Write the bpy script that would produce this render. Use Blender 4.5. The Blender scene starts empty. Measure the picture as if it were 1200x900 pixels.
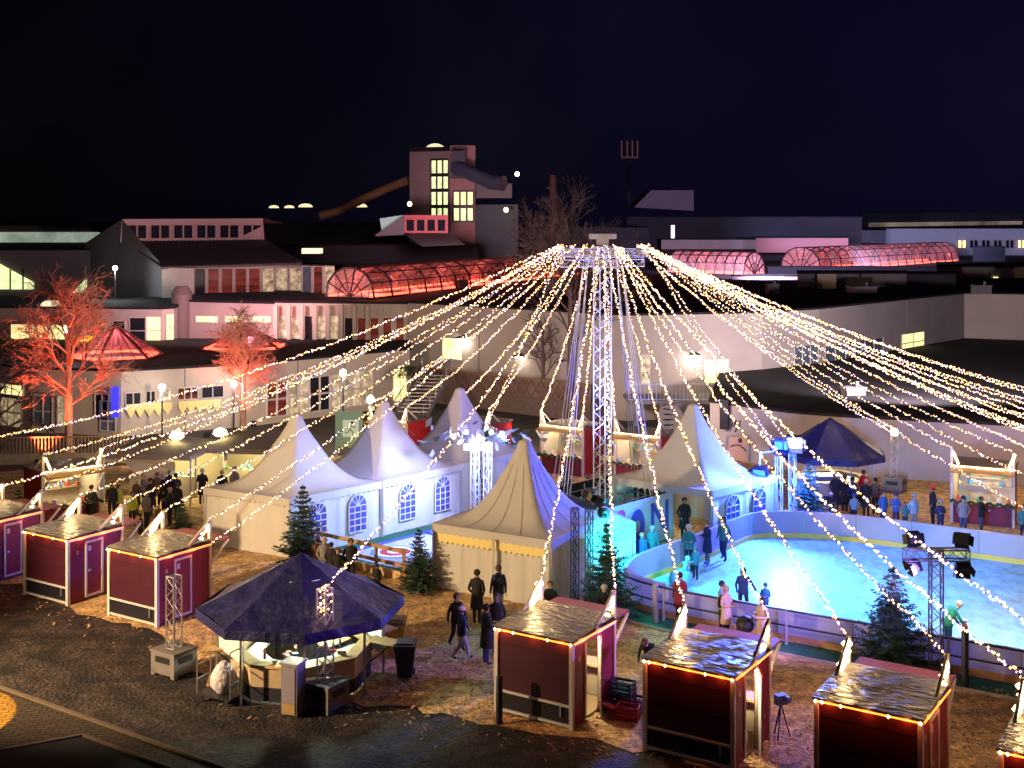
import bpy, math, random
from mathutils import Vector, Matrix
random.seed(7)
R = math.radians
scn = bpy.context.scene
COL = scn.collection
H, F, HY = 13.5, 1450.0, 262.0

def G(px, py, h=0.0):
    D = F*(H-h)/(py-HY)
    return Vector(((px-600)*D/F, D, h))
def P(px, py, D):
    return Vector(((px-600)*D/F, D, H-(py-HY)*D/F))
def GX(px, D, z=0.0):
    return Vector(((px-600)*D/F, D, z))

# ------------------------------------------------------------------ camera
cam = bpy.data.cameras.new('camera'); co = bpy.data.objects.new('camera', cam); COL.objects.link(co)
co.location = (0, 0, H); co.rotation_euler = (R(90), 0, 0)
cam.sensor_width = 36; cam.lens = 36*F/1200; cam.shift_y = -188/1200
cam.clip_start = 0.1; cam.clip_end = 3000
scn.camera = co
scn.view_settings.view_transform = 'Standard'; scn.view_settings.look = 'None'
scn.view_settings.exposure = 0.35; scn.view_settings.gamma = 1.0
scn.render.engine = 'CYCLES'
try:
    scn.cycles.use_light_tree = True
    scn.cycles.use_denoising = True
    scn.cycles.max_bounces = 5; scn.cycles.diffuse_bounces = 2; scn.cycles.glossy_bounces = 2
    scn.cycles.transparent_max_bounces = 12; scn.cycles.transmission_bounces = 4
    scn.cycles.sample_clamp_indirect = 1.5
    scn.cycles.caustics_reflective = False; scn.cycles.caustics_refractive = False
except Exception: pass

# ------------------------------------------------------------------ world: night sky
w = bpy.data.worlds.new('World'); scn.world = w; w.use_nodes = True
nt = w.node_tree; nt.nodes.clear()
out = nt.nodes.new('ShaderNodeOutputWorld'); bg = nt.nodes.new('ShaderNodeBackground')
sky = nt.nodes.new('ShaderNodeTexSky'); sky.sky_type = 'NISHITA'; sky.sun_disc = False
sky.sun_elevation = R(20); sky.sun_rotation = R(200)
geo = nt.nodes.new('ShaderNodeTexCoord'); sep = nt.nodes.new('ShaderNodeSeparateXYZ')
nt.links.new(geo.outputs['Generated'], sep.inputs[0])
mr = nt.nodes.new('ShaderNodeMapRange'); mr.inputs['From Min'].default_value = -0.35; mr.inputs['From Max'].default_value = 0.35
nt.links.new(sep.outputs['X'], mr.inputs['Value'])
cr = nt.nodes.new('ShaderNodeValToRGB')
cr.color_ramp.elements[0].color = (0.0003, 0.0002, 0.0012, 1); cr.color_ramp.elements[1].color = (0.0018, 0.0013, 0.0095, 1)
nt.links.new(mr.outputs[0], cr.inputs[0])
noi = nt.nodes.new('ShaderNodeTexNoise'); noi.inputs['Scale'].default_value = 5; noi.inputs['Detail'].default_value = 4
nt.links.new(geo.outputs['Generated'], noi.inputs['Vector'])
nr = nt.nodes.new('ShaderNodeMapRange'); nr.inputs['From Min'].default_value = .5; nr.inputs['From Max'].default_value = .85
nr.inputs['To Min'].default_value = 0.0; nr.inputs['To Max'].default_value = 0.003
nt.links.new(noi.outputs['Fac'], nr.inputs['Value'])
cl = nt.nodes.new('ShaderNodeMixRGB'); cl.blend_type = 'ADD'; cl.inputs[0].default_value = 1
mc = nt.nodes.new('ShaderNodeMixRGB'); mc.blend_type = 'MULTIPLY'; mc.inputs[0].default_value = 1; mc.inputs[2].default_value = (.7, .7, 1.2, 1)
nt.links.new(nr.outputs[0], mc.inputs[1]); nt.links.new(mc.outputs[0], cl.inputs[2]); nt.links.new(cr.outputs[0], cl.inputs[1])
sk = nt.nodes.new('ShaderNodeMixRGB'); sk.blend_type = 'MIX'; sk.inputs[0].default_value = 0.00015
nt.links.new(cl.outputs[0], sk.inputs[1]); nt.links.new(sky.outputs[0], sk.inputs[2])
nt.links.new(sk.outputs[0], bg.inputs[0]); bg.inputs[1].default_value = 1.0
nt.links.new(bg.outputs[0], out.inputs[0])

# ------------------------------------------------------------------ materials
MT = {}
def mat(name, col, rough=.7, metal=0.0, emit=None, es=0.0, noise=0.0, nscale=4.0, bump=0.0, bscale=20.0, bdist=.02, spec=.4, stretch=None, noise2=None, sample=True):
    if name in MT: return MT[name]
    m = bpy.data.materials.new(name); m.use_nodes = True; t = m.node_tree
    b = t.nodes['Principled BSDF']
    b.inputs['Base Color'].default_value = (*col, 1); b.inputs['Roughness'].default_value = rough
    b.inputs['Metallic'].default_value = metal; b.inputs['Specular IOR Level'].default_value = spec
    if emit: b.inputs['Emission Color'].default_value = (*emit, 1); b.inputs['Emission Strength'].default_value = es
    tc = t.nodes.new('ShaderNodeTexCoord'); src = tc.outputs['Object']
    if stretch:
        mp = t.nodes.new('ShaderNodeMapping'); mp.inputs['Scale'].default_value = stretch
        t.links.new(src, mp.inputs[0]); src = mp.outputs[0]
    if noise:
        n = t.nodes.new('ShaderNodeTexNoise'); n.inputs['Scale'].default_value = nscale; n.inputs['Detail'].default_value = 6; n.inputs['Roughness'].default_value = .65
        t.links.new(src, n.inputs['Vector'])
        r = t.nodes.new('ShaderNodeMapRange'); r.inputs['From Min'].default_value = .3; r.inputs['From Max'].default_value = .7
        r.inputs['To Min'].default_value = 1-noise; r.inputs['To Max'].default_value = 1+noise
        t.links.new(n.outputs['Fac'], r.inputs['Value'])
        mx = t.nodes.new('ShaderNodeMixRGB'); mx.blend_type = 'MULTIPLY'; mx.inputs[0].default_value = 1; mx.inputs[1].default_value = (*col, 1)
        if noise2:
            mx2 = t.nodes.new('ShaderNodeMixRGB'); mx2.inputs[1].default_value = (*col, 1); mx2.inputs[2].default_value = (*noise2, 1)
            n3 = t.nodes.new('ShaderNodeTexNoise'); n3.inputs['Scale'].default_value = nscale*.31; n3.inputs['Detail'].default_value = 5
            t.links.new(src, n3.inputs['Vector'])
            r3 = t.nodes.new('ShaderNodeMapRange'); r3.inputs['From Min'].default_value = .42; r3.inputs['From Max'].default_value = .6
            t.links.new(n3.outputs['Fac'], r3.inputs['Value']); t.links.new(r3.outputs[0], mx2.inputs[0]); t.links.new(mx2.outputs[0], mx.inputs[1])
        t.links.new(r.outputs[0], mx.inputs[2]); t.links.new(mx.outputs[0], b.inputs['Base Color'])
        if emit and es:
            me = t.nodes.new('ShaderNodeMixRGB'); me.blend_type = 'MULTIPLY'; me.inputs[0].default_value = 1; me.inputs[1].default_value = (*emit, 1)
            t.links.new(r.outputs[0], me.inputs[2]); t.links.new(me.outputs[0], b.inputs['Emission Color'])
    if bump:
        n2 = t.nodes.new('ShaderNodeTexNoise'); n2.inputs['Scale'].default_value = bscale; n2.inputs['Detail'].default_value = 5
        t.links.new(src, n2.inputs['Vector'])
        bp = t.nodes.new('ShaderNodeBump'); bp.inputs['Strength'].default_value = bump; bp.inputs['Distance'].default_value = bdist
        t.links.new(n2.outputs['Fac'], bp.inputs['Height']); t.links.new(bp.outputs[0], b.inputs['Normal'])
    if not sample:
        try: m.cycles.emission_sampling = 'NONE'
        except Exception: pass
    MT[name] = m
    return m
def glass(name, col, fac=.2, rough=.08):
    if name in MT: return MT[name]
    m = bpy.data.materials.new(name); m.use_nodes = True; t = m.node_tree
    b = t.nodes['Principled BSDF']; b.inputs['Base Color'].default_value = (*col, 1); b.inputs['Roughness'].default_value = rough
    tr = t.nodes.new('ShaderNodeBsdfTransparent'); mx = t.nodes.new('ShaderNodeMixShader'); mx.inputs[0].default_value = fac
    t.links.new(tr.outputs[0], mx.inputs[1]); t.links.new(b.outputs[0], mx.inputs[2])
    t.links.new(mx.outputs[0], t.nodes['Material Output'].inputs[0])
    MT[name] = m; return m

# ------------------------------------------------------------------ mesh collector
OFF = {}
class MB:
    def __init__(s): s.v = []; s.f = []; s.m = []; s.sm = []
    def add(s, vs, fs, mi=0, smooth=False):
        o = len(s.v); s.v += [Vector(a) for a in vs]
        for f in fs: s.f.append([i+o for i in f]); s.m.append(mi); s.sm.append(smooth)
        return s
    def box(s, c, size, rz=0.0, mi=0, M=None):
        hx, hy, hz = size[0]/2, size[1]/2, size[2]/2
        ca, sa = math.cos(rz), math.sin(rz); vs = []
        for z in (-hz, hz):
            for x, y in ((-hx, -hy), (hx, -hy), (hx, hy), (-hx, hy)):
                v = Vector((x*ca-y*sa, x*sa+y*ca, z)) if M is None else M @ Vector((x, y, z))
                vs.append(Vector(c)+v)
        return s.add(vs, [(3, 2, 1, 0), (4, 5, 6, 7), (0, 1, 5, 4), (1, 2, 6, 5), (2, 3, 7, 6), (3, 0, 4, 7)], mi)
    def b2(s, x0, x1, y0, y1, z0, z1, mi=0):
        return s.box(((x0+x1)/2, (y0+y1)/2, (z0+z1)/2), (abs(x1-x0), abs(y1-y0), abs(z1-z0)), 0, mi)
    def bar(s, p, q, wd, ht=None, mi=0):
        p = Vector(p); q = Vector(q); d = q-p; L = d.length
        if L < 1e-6: return s
        d.normalize(); up = Vector((0, 0, 1))
        if abs(d.z) > .98: up = Vector((0, 1, 0))
        x = d.cross(up).normalized(); z = x.cross(d)
        ht = ht or wd
        M = Matrix((x, d, z)).transposed()
        return s.box((p+q)/2, (wd, L, ht), 0, mi, M)
    def tube(s, p, q, r0, r1=None, n=6, mi=0, cap=True, smooth=True):
        p = Vector(p); q = Vector(q); d = q-p
        if d.length < 1e-6: return s
        d.normalize(); up = Vector((0, 0, 1)) if abs(d.z) < .9 else Vector((1, 0, 0))
        x = d.cross(up).normalized(); y = d.cross(x); r1 = r0 if r1 is None else r1
        vs = []
        for c, r in ((p, r0), (q, r1)):
            for i in range(n):
                a = 2*math.pi*i/n; vs.append(c+(x*math.cos(a)+y*math.sin(a))*r)
        s.add(vs, [(i, (i+1) % n, n+(i+1) % n, n+i) for i in range(n)], mi, smooth)
        if cap: s.add(vs, [tuple(range(n))[::-1], tuple(range(n, 2*n))], mi)
        return s
    def lathe(s, c, prof, n=12, mi=0, smooth=True, sx=1, sy=1):
        c = Vector(c); vs = []
        for r, z in prof:
            for i in range(n):
                a = 2*math.pi*(i+.5)/n; vs.append(c+Vector((r*math.cos(a)*sx, r*math.sin(a)*sy, z)))
        fs = []
        for k in range(len(prof)-1):
            for i in range(n): fs.append((k*n+i, k*n+(i+1) % n, (k+1)*n+(i+1) % n, (k+1)*n+i))
        s.add(vs, fs, mi, smooth)
        s.add(vs[:n], [tuple(range(n))[::-1]], mi); s.add(vs[-n:], [tuple(range(n))], mi)
        return s
    def sphere(s, c, r, n=8, mi=0, sx=1, sy=1, sz=1):
        prof = [(max(r*math.sin(math.pi*k/n), .002), -r*math.cos(math.pi*k/n)*sz) for k in range(n+1)]
        return s.lathe(c, prof, n+2, mi, True, sx, sy)
    def prism(s, poly, z0, z1, mi=0, mtop=None):
        n = len(poly); vs = [Vector((p[0], p[1], z0)) for p in poly]+[Vector((p[0], p[1], z1)) for p in poly]
        s.add(vs, [(i, (i+1) % n, n+(i+1) % n, n+i) for i in range(n)]+[tuple(range(n))[::-1]], mi)
        return s.add(vs[n:], [tuple(range(n))], mi if mtop is None else mtop)
    def quad(s, a, b, c, d, mi=0): return s.add([a, b, c, d], [(0, 1, 2, 3)], mi)
    def octa(s, c, r, mi=0):
        c = Vector(c)
        vs = [c+Vector(o)*r for o in ((1, 0, 0), (0, 1, 0), (-1, 0, 0), (0, -1, 0), (0, 0, 1), (0, 0, -1))]
        return s.add(vs, [(0, 1, 4), (1, 2, 4), (2, 3, 4), (3, 0, 4), (1, 0, 5), (2, 1, 5), (3, 2, 5), (0, 3, 5)], mi, True)
    def build(s, name, mats, parent=None, M=None):
        if not isinstance(mats, (list, tuple)): mats = [mats]
        me = bpy.data.meshes.new(name)
        off = OFF.get(parent.name, Vector()) if parent is not None else Vector()
        vs = [(M @ v if M is not None else v)-off for v in s.v]
        me.from_pydata(vs, [], s.f)
        for m_ in mats: me.materials.append(m_)
        me.polygons.foreach_set('material_index', s.m); me.polygons.foreach_set('use_smooth', s.sm)
        me.update()
        o = bpy.data.objects.new(name, me); COL.objects.link(o)
        if parent is not None:
            o.parent = parent; OFF[o.name] = off
        return o

def tag(o, label=None, cat=None, group=None, kind=None):
    if label: o['label'] = label
    if cat: o['category'] = cat
    if group: o['group'] = group
    if kind: o['kind'] = kind
    return o
def empty(name, loc, rz=0.0, label=None, cat=None, group=None):
    o = bpy.data.objects.new(name, None); COL.objects.link(o); o.location = loc; o.rotation_euler = (0, 0, rz)
    o.empty_display_size = .2
    return tag(o, label, cat, group)
def wempty(name, loc, label=None, cat=None, group=None):     # children are given in world coordinates
    o = empty(name, loc, 0, label, cat, group); OFF[o.name] = Vector(loc); return o
def copy_tree(o, parent=None):
    c = o.copy(); COL.objects.link(c)
    if parent is not None: c.parent = parent
    for ch in list(o.children): copy_tree(ch, c)
    return c
def struct(o, label=None): o['kind'] = 'structure'; return o

def lamp(kind, loc, col, power, size=.1, target=None, angle=60, blend=.5):
    l = bpy.data.lights.new('light', kind); l.color = col; l.energy = power
    if kind == 'POINT': l.shadow_soft_size = size
    if kind == 'SPOT': l.shadow_soft_size = size; l.spot_size = R(angle); l.spot_blend = blend
    o = bpy.data.objects.new('light', l); COL.objects.link(o); o.location = loc
    if target is not None:
        o.rotation_euler = (Vector(target)-Vector(loc)).to_track_quat('-Z', 'Y').to_euler()
    return o
def truss_mb(mb, p, q, wd, r=.025, step=None, mi=0, n=4, ref=None):
    p = Vector(p); q = Vector(q); d = (q-p); L = d.length; d.normalize()
    up = ref or (Vector((0, 0, 1)) if abs(d.z) < .9 else Vector((.839, -.545, 0)))
    x = d.cross(up).normalized(); y = d.cross(x).normalized(); x, y = y, x
    cs = [(x*a+y*b)*wd/2 for a, b in ((-1, -1), (1, -1), (1, 1), (-1, 1))]
    for c in cs: mb.tube(p+c, q+c, r, n=5, mi=mi)
    step = step or wd; k = max(1, round(L/step))
    for i in range(k):
        a = p+d*(L*i/k); b = p+d*(L*(i+1)/k); mid = (a+b)/2
        for j in range(4):
            c0, c1 = cs[j], cs[(j+1) % 4]
            if i % 2: c0, c1 = c1, c0
            mb.tube(a+c0, b+c1, r*.55, n=4, mi=mi, cap=False)
    for e in (p, q):
        for j in range(4): mb.tube(e+cs[j], e+cs[(j+1) % 4], r*.8, n=4, mi=mi, cap=False)

# common materials
WHITE = mat('white_paint', (.62, .6, .58), .45)
ALU = mat('aluminium', (.55, .56, .6), .35, .7)
DKMET = mat('dark_metal', (.05, .05, .06), .45, .6)
BLACK = mat('black_plastic', (.015, .015, .018), .5)
WOOD = mat('wood', (.42, .27, .12), .7, noise=.25, nscale=3, stretch=(1, 1, 8))
LWOOD = mat('light_wood', (.6, .42, .2), .6, noise=.2, nscale=6)
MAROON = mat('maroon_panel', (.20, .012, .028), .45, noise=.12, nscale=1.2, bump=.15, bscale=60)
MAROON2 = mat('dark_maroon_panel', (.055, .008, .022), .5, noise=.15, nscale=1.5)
RED = mat('red_panel', (.5, .02, .015), .5)
FOIL = mat('foil_tarp', (.17, .15, .13), .3, .7, noise=.4, nscale=3, bump=1.0, bscale=2.1, bdist=.42, stretch=(1.0, 4.2, 1))
WARM = mat('warm_lamp', (1, .8, .5), .5, emit=(1, .74, .38), es=9)
CANV = mat('white_canvas', (.56, .54, .50), .75, noise=.06, nscale=1.0, bump=.35, bscale=2.2, bdist=.09, stretch=(1.6, 1.6, .35))
CANR = mat('tent_roof_canvas', (.48, .46, .44), .7, noise=.06, nscale=.8, bump=.12, bscale=1.8, bdist=.06)
BLUEC = mat('navy_canvas', (.018, .018, .09), .48, bump=.9, bscale=1.6, bdist=.22, noise=.25, nscale=2)
B1 = mat('bulb_amber', (1, .6, .3), .5, emit=(1, .45, .12), es=4.4, sample=False)
B2 = mat('bulb_cream', (1, .85, .6), .5, emit=(1, .70, .36), es=4.0, sample=False)
B3 = mat('bulb_pink', (1, .7, .7), .5, emit=(1, .42, .42), es=3.6, sample=False)
B4 = mat('bulb_violet', (.8, .8, 1), .5, emit=(.65, .5, 1.0), es=3.0, sample=False)
U = Vector((math.cos(R(-33)), math.sin(R(-33)), 0)); V = Vector((-U.y, U.x, 0))
# ------------------------------------------------------------------ ground
def poly_sheet(name, pts, z, m, jitter=0.0, sub=0):
    if sub:
        q = []
        for i in range(len(pts)):
            a, b = Vector(pts[i]), Vector(pts[(i+1) % len(pts)])
            n = max(1, int((b-a).length/sub))
            for k in range(n):
                p = a.lerp(b, k/n)
                q.append(p+Vector((random.uniform(-1, 1), random.uniform(-1, 1)))*jitter)
        pts = q
    mb = MB(); mb.add([(p[0], p[1], z) for p in pts], [tuple(range(len(pts)))])
    o = mb.build(name, m); o['kind'] = 'structure'
    return o
DIRT = mat('dark_dirt', (.046, .034, .030), .75, noise=.95, nscale=3.4, bump=.9, bscale=8.5, bdist=.13, noise2=(.011, .009, .011), spec=.45)
CHIP = mat('wood_chips', (.74, .49, .22), .85, noise=.6, nscale=6, bump=1.0, bscale=11, bdist=.14, noise2=(.44, .27, .14))
PAVE = mat('dark_paving', (.06, .055, .052), .8, noise=.3, nscale=.6, bump=.3, bscale=8)
big = 2600
poly_sheet('ground', [(-big, -60), (big, -60), (big, big), (-big, big)], -.02, DIRT)
c2 = lambda px, py: tuple(G(px, py)[:2])
# wood chip area of the market
edge = [(-60, 665), (20, 686), (70, 706), (110, 722), (185, 742), (215, 776), (250, 806), (330, 818), (480, 832), (590, 850), (690, 868), (760, 882), (880, 912), (1000, 950), (1200, 1010), (1400, 1060)]
pts = [c2(*e) for e in edge]+[(34, 30), (48, 60), (40, 72), (-10, 72), (-34, 66), (-38, 56)]
chips = poly_sheet('wood_chip_ground', pts, 0.0, CHIP, .28, .5)
# paved zone behind the market
poly_sheet('paved_yard', [(-60, 60), (-40, 57), (-34, 66.1), (-10, 72.1), (40, 72.1), (60, 62), (60, 130), (-60, 130)], 0.002, PAVE)
# brick path and dark asphalt, bottom left
def brickmat():
    m = mat('paver_path', (.3, .22, .14), .7); t = m.node_tree; b = t.nodes['Principled BSDF']
    br = t.nodes.new('ShaderNodeTexBrick'); br.inputs['Scale'].default_value = 1; br.inputs['Color1'].default_value = (.07, .05, .032, 1)
    br.inputs['Color2'].default_value = (.045, .033, .024, 1); br.inputs['Mortar'].default_value = (.01, .008, .006, 1)
    br.inputs['Brick Width'].default_value = .34; br.inputs['Row Height'].default_value = .17; br.inputs['Mortar Size'].default_value = .022
    tc = t.nodes.new('ShaderNodeTexCoord'); mp = t.nodes.new('ShaderNodeMapping'); mp.inputs['Rotation'].default_value = (0, 0, R(-8))
    t.links.new(tc.outputs['Object'], mp.inputs[0]); t.links.new(mp.outputs[0], br.inputs['Vector'])
    t.links.new(br.outputs['Color'], b.inputs['Base Color'])
    bp = t.nodes.new('ShaderNodeBump'); bp.inputs['Strength'].default_value = .8; bp.inputs['Distance'].default_value = .03; bp.invert = True
    t.links.new(br.outputs['Fac'], bp.inputs['Height']); t.links.new(bp.outputs[0], b.inputs['Normal'])
    return m
a, b = G(-20, 800), G(262, 901); d = (b-a).normalized(); nrm = Vector((d.y, -d.x, 0))
a2 = a-d*8; b2_ = b+d*14
poly_sheet('brick_path', [a2[:2], b2_[:2], (b2_+nrm*9.0)[:2], (a2+nrm*9.0)[:2]], .03, brickmat())
k0_ = G(97, 864); k1_ = k0_+d*14; k2_ = G(-60, 893)
poly_sheet('asphalt_road', [k0_[:2], k1_[:2], (k1_+nrm*12)[:2], (-24, 22), k2_[:2]], .045, mat('asphalt', (.012, .012, .014), .95, noise=.3, nscale=3, bump=.3, bscale=30))
k = MB(); k.bar(a2+Vector((0, 0, .02)), b2_+Vector((0, 0, .02)), .12, .12); k.build('path_kerb', mat('kerb_stone', (.12, .09, .06), .8, noise=.2))['kind'] = 'structure'
k = MB(); k.bar(k0_+Vector((0, 0, .04)), k1_+Vector((0, 0, .04)), .1, .1); k.bar(k0_+Vector((0, 0, .04)), k2_+Vector((0, 0, .04)), .1, .1); k.build('road_kerb', MT['kerb_stone'])['kind'] = 'structure'
# loose woodchips catching the light (real little chips)
mb = MB()
for i in range(19000):
    px = random.uniform(-20, 1220); py = random.uniform(640, 905)
    lim = 690+(px/1200)*300 if px < 250 else 800+(px-250)*.14
    p = G(px, py)
    if py > lim+random.gauss(4, 16): continue
    a_ = random.uniform(0, 6.28); r_ = random.uniform(.03, .07); c_ = Vector((math.cos(a_), math.sin(a_), 0))*r_; s_ = Vector((-math.sin(a_), math.cos(a_), 0))*r_*.4
    if p.x > 3.2 and p.y > 36 and (p.x-6.5)*.5+(p.y-39.5)*.866 > -1.6: continue
    t_ = Vector((0, 0, random.uniform(.005, .05))); z_ = Vector((0, 0, .012))
    mb.add([p+z_-c_-s_, p+z_+c_-s_+t_, p+z_+c_+s_+t_, p+z_-c_+s_], [(0, 1, 2, 3)], random.choice((0, 0, 1)))
o = mb.build('scattered_wood_chips', [mat('chip_pale', (.5, .33, .16), .8), mat('chip_brown', (.2, .10, .045), .8)]); tag(o, 'loose pale wood chips scattered over the market ground', 'wood chips', kind='stuff')

# ------------------------------------------------------------------ buildings
CREAM = mat('facade_render', (.50, .43, .37), .8, noise=.08, nscale=.5, bump=.05)
MAUVE = mat('facade_mauve', (.46, .39, .37), .8, noise=.10, nscale=.35)
GREYP = mat('grey_cladding', (.20, .19, .23), .6, noise=.1, nscale=.5)
DROOF = mat('bitumen_roof', (.014, .012, .018), .9, noise=.3, nscale=.5)
SEAM = mat('panel_joint', (.2, .15, .15), .8)
WINDARK = mat('dark_window_glass', (.02, .02, .03), .12, spec=.6)
WINBLUE = mat('bluish_window_glass', (.12, .16, .22), .25, spec=.6, noise=.5, nscale=1.5)
WINLIT = mat('lit_window', (.8, .7, .3), .4, emit=(1, .84, .34), es=1.1, noise=.35, nscale=1.6)
WINLIT2 = mat('lit_green_window', (.8, .8, .5), .4, emit=(.78, .9, .42), es=.9, noise=.4, nscale=1.1)
WINDIM = mat('dim_window', (.4, .35, .3), .4, emit=(.55, .42, .22), es=.42, noise=.95, nscale=1.9)
WINRED = mat('painted_reflection_window', (.06, .02, .02), .2, emit=(.8, .1, .06), es=.10, noise=1.0, nscale=1.2, stretch=(.2, .2, 1.6))  # red reflections put into the pane as streaky colour and dim emission
FR = mat('window_frame_white', (.55, .5, .48), .5)
FRR = mat('clerestory_frame', (.6, .42, .44), .5)

def window(parent, A, B, s0, s1, z0, z1, nx=1, ny=1, pane=WINDARK, fr=FR, th=.07, proud=.06):
    """window on the wall from A to B (world), between distances s0..s1"""
    d = (B-A).normalized(); n = Vector((d.y, -d.x, 0))
    f = MB(); q = MB()
    p0 = A+d*s0; p1 = A+d*s1; L = s1-s0
    def barh(z): f.bar(Vector((p0.x, p0.y, z))+n*proud, Vector((p1.x, p1.y, z))+n*proud, th, th)
    def barv(s): f.bar(Vector((A.x+d.x*s, A.y+d.y*s, z0))+n*proud*1.15, Vector((A.x+d.x*s, A.y+d.y*s, z1))+n*proud*1.15, th, th)
    for i in range(ny+1): barh(z0+(z1-z0)*i/ny)
    for i in range(nx+1): barv(s0+L*i/nx)
    o = f.build('window', fr, parent)
    a, b = p0+n*.03, p1+n*.03
    q.quad(Vector((a.x, a.y, z0)), Vector((b.x, b.y, z0)), Vector((b.x, b.y, z1)), Vector((a.x, a.y, z1)))
    q.build('pane', pane, o)
    return o
def building(name, pts, z0, z1, wallm, label, cat='building', parapet=.0, roofm=DROOF, joints=0, cap=None):
    """pts: footprint (world xy), CCW or CW; first edges are those seen"""
    c = sum((Vector((p[0], p[1], 0)) for p in pts), Vector())/len(pts)
    root = wempty(name, (c.x, c.y, z0), label, cat)
    m = MB(); m.prism(pts, z0, z1); m.build('wall', wallm, root)
    r = MB(); n = len(pts)
    big_ = [(Vector((p[0], p[1], 0))-c) for p in pts]
    ip = [c+v*(1-.0) + v.normalized()*.12 for v in big_]
    r.prism([(p.x, p.y) for p in ip], z1+.002, z1+.16+parapet); r.build('roof', roofm, root)
    if joints:
        j = MB()
        for i in range(n):
            A, B = Vector((*pts[i][:2], 0)), Vector((*pts[(i+1) % n][:2], 0)); L = (B-A).length; d = (B-A)/max(L, .01)
            nn = Vector((d.y, -d.x, 0))
            if nn.dot(c-A) > 0: nn = -nn
            if nn.y > .3: continue
            for k_ in range(1, int(L/joints)):
                p = A+d*joints*k_+nn*.005
                j.bar(Vector((p.x, p.y, z0)), Vector((p.x, p.y, z1)), .05, .05)
        if j.v: j.build('panel_joint', SEAM, root)
    return root
def V2(px, D): p = GX(px, D); return (p.x, p.y)

# main low complex: dark flat roof plate at 7.2 m behind the white wall
mainpts = [V2(478, 98), V2(733, 84.6), V2(893, 87), V2(960, 91), V2(1130, 111), V2(1300, 108), (120, 150), (160, 300), (-20, 300), V2(560, 190), V2(480, 125)]
main = building('leisure_centre', mainpts, 0, 7.2, MAUVE, 'long pale building with a windowed upper wall and flat dark roof behind the mast', joints=7.5)
W1 = [Vector((*p, 0)) for p in mainpts]
def wpos(A, B, px):   # distance along wall A-B of the pixel column px
    lo, hi = 0.0, 1.0
    f_ = lambda t: 600+F*(A.lerp(B, t).x)/(A.lerp(B, t).y)
    for _ in range(40):
        mid = (lo+hi)/2
        if f_(mid) < px: lo = mid
        else: hi = mid
    return (B-A).length*(lo+hi)/2
def wz(A, B, px, py): # height on the wall at pixel
    t = wpos(A, B, px)/(B-A).length; D = A.lerp(B, t).y
    return H-(py-HY)*D/F
def pxwin(root, A, B, x0, x1, yt, yb, nx, ny, pane, fr=FR, th=.07):
    return window(root, A, B, wpos(A, B, x0), wpos(A, B, x1), wz(A, B, (x0+x1)/2, yb), wz(A, B, (x0+x1)/2, yt), nx, ny, pane, fr, th)
A, B = W1[0], W1[1]
pxwin(main, A, B, 519, 542, 396, 421, 2, 1, WINLIT2)
pxwin(main, W1[1], W1[2], 750, 762, 415, 450, 1, 1, WINDIM)
pxwin(main, W1[1], W1[2], 825, 854, 421, 449, 2, 1, WINLIT2)
pxwin(main, W1[2], W1[3], 930, 958, 404, 431, 3, 1, WINBLUE)
pxwin(main, W1[3], W1[4], 966, 1034, 400, 426, 6, 1, WINBLUE)
pxwin(main, W1[3], W1[4], 1056, 1082, 390, 412, 2, 2, WINLIT)
# brown lattice band and dark plinth at the foot of the wall
d = (B-A).normalized(); n_ = Vector((d.y, -d.x, 0))
m = MB(); a_ = A+d*4+n_*2.2; b_ = A+d*19.5+n_*2.2
m.prism([(a_.x, a_.y), (b_.x, b_.y), ((b_-n_*2.1).x, (b_-n_*2.1).y), ((a_-n_*2.1).x, (a_-n_*2.1).y)], 0, 1.3)
rt = wempty('planter_wall', ((a_+b_)/2), 'low brown lattice parapet along the foot of the long pale wall', 'wall'); m.build('base', mat('brown_render', (.16, .11, .1), .8, noise=.2), rt)
m = MB()
for i in range(18):
    p = a_+(b_-a_)*(i/18)+n_*.03; q = a_+(b_-a_)*((i+1)/18)+n_*.03
    m.bar(p+Vector((0, 0, 1.3)), q+Vector((0, 0, 2.5)), .09); m.bar(p+Vector((0, 0, 2.5))+n_*.06, q+Vector((0, 0, 1.3))+n_*.06, .09)
m.bar(a_+Vector((0, 0, 2.56)), b_+Vector((0, 0, 2.56)), .16); m.build('lattice', mat('lattice_brown', (.25, .15, .11), .7), rt)
m = MB(); m.quad(a_-n_*.1+Vector((0, 0, 1.3)), b_-n_*.1+Vector((0, 0, 1.3)), b_-n_*.1+Vector((0, 0, 2.5)), a_-n_*.1+Vector((0, 0, 2.5))); m.build('panel', mat('brown_sheet', (.2, .13, .12), .6, noise=.4, nscale=.8), rt)

# lower right wing (3.1 m) with dark roof
lw = [V2(832, 72), V2(925, 68), V2(987, 66.5), V2(1200, 63.4), V2(1330, 62), (60, 100), V2(1130, 110.5), V2(960, 90.6), V2(893, 86.8), V2(845, 85)]
low = building('lower_wing', lw, 0, 3.1, mat('wing_wall', (.42, .36, .38), .8, noise=.1, nscale=.5), 'low pale wing with wide dark roof behind the dark gazebo', joints=5)
L1 = [Vector((*p, 0)) for p in lw]
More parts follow.
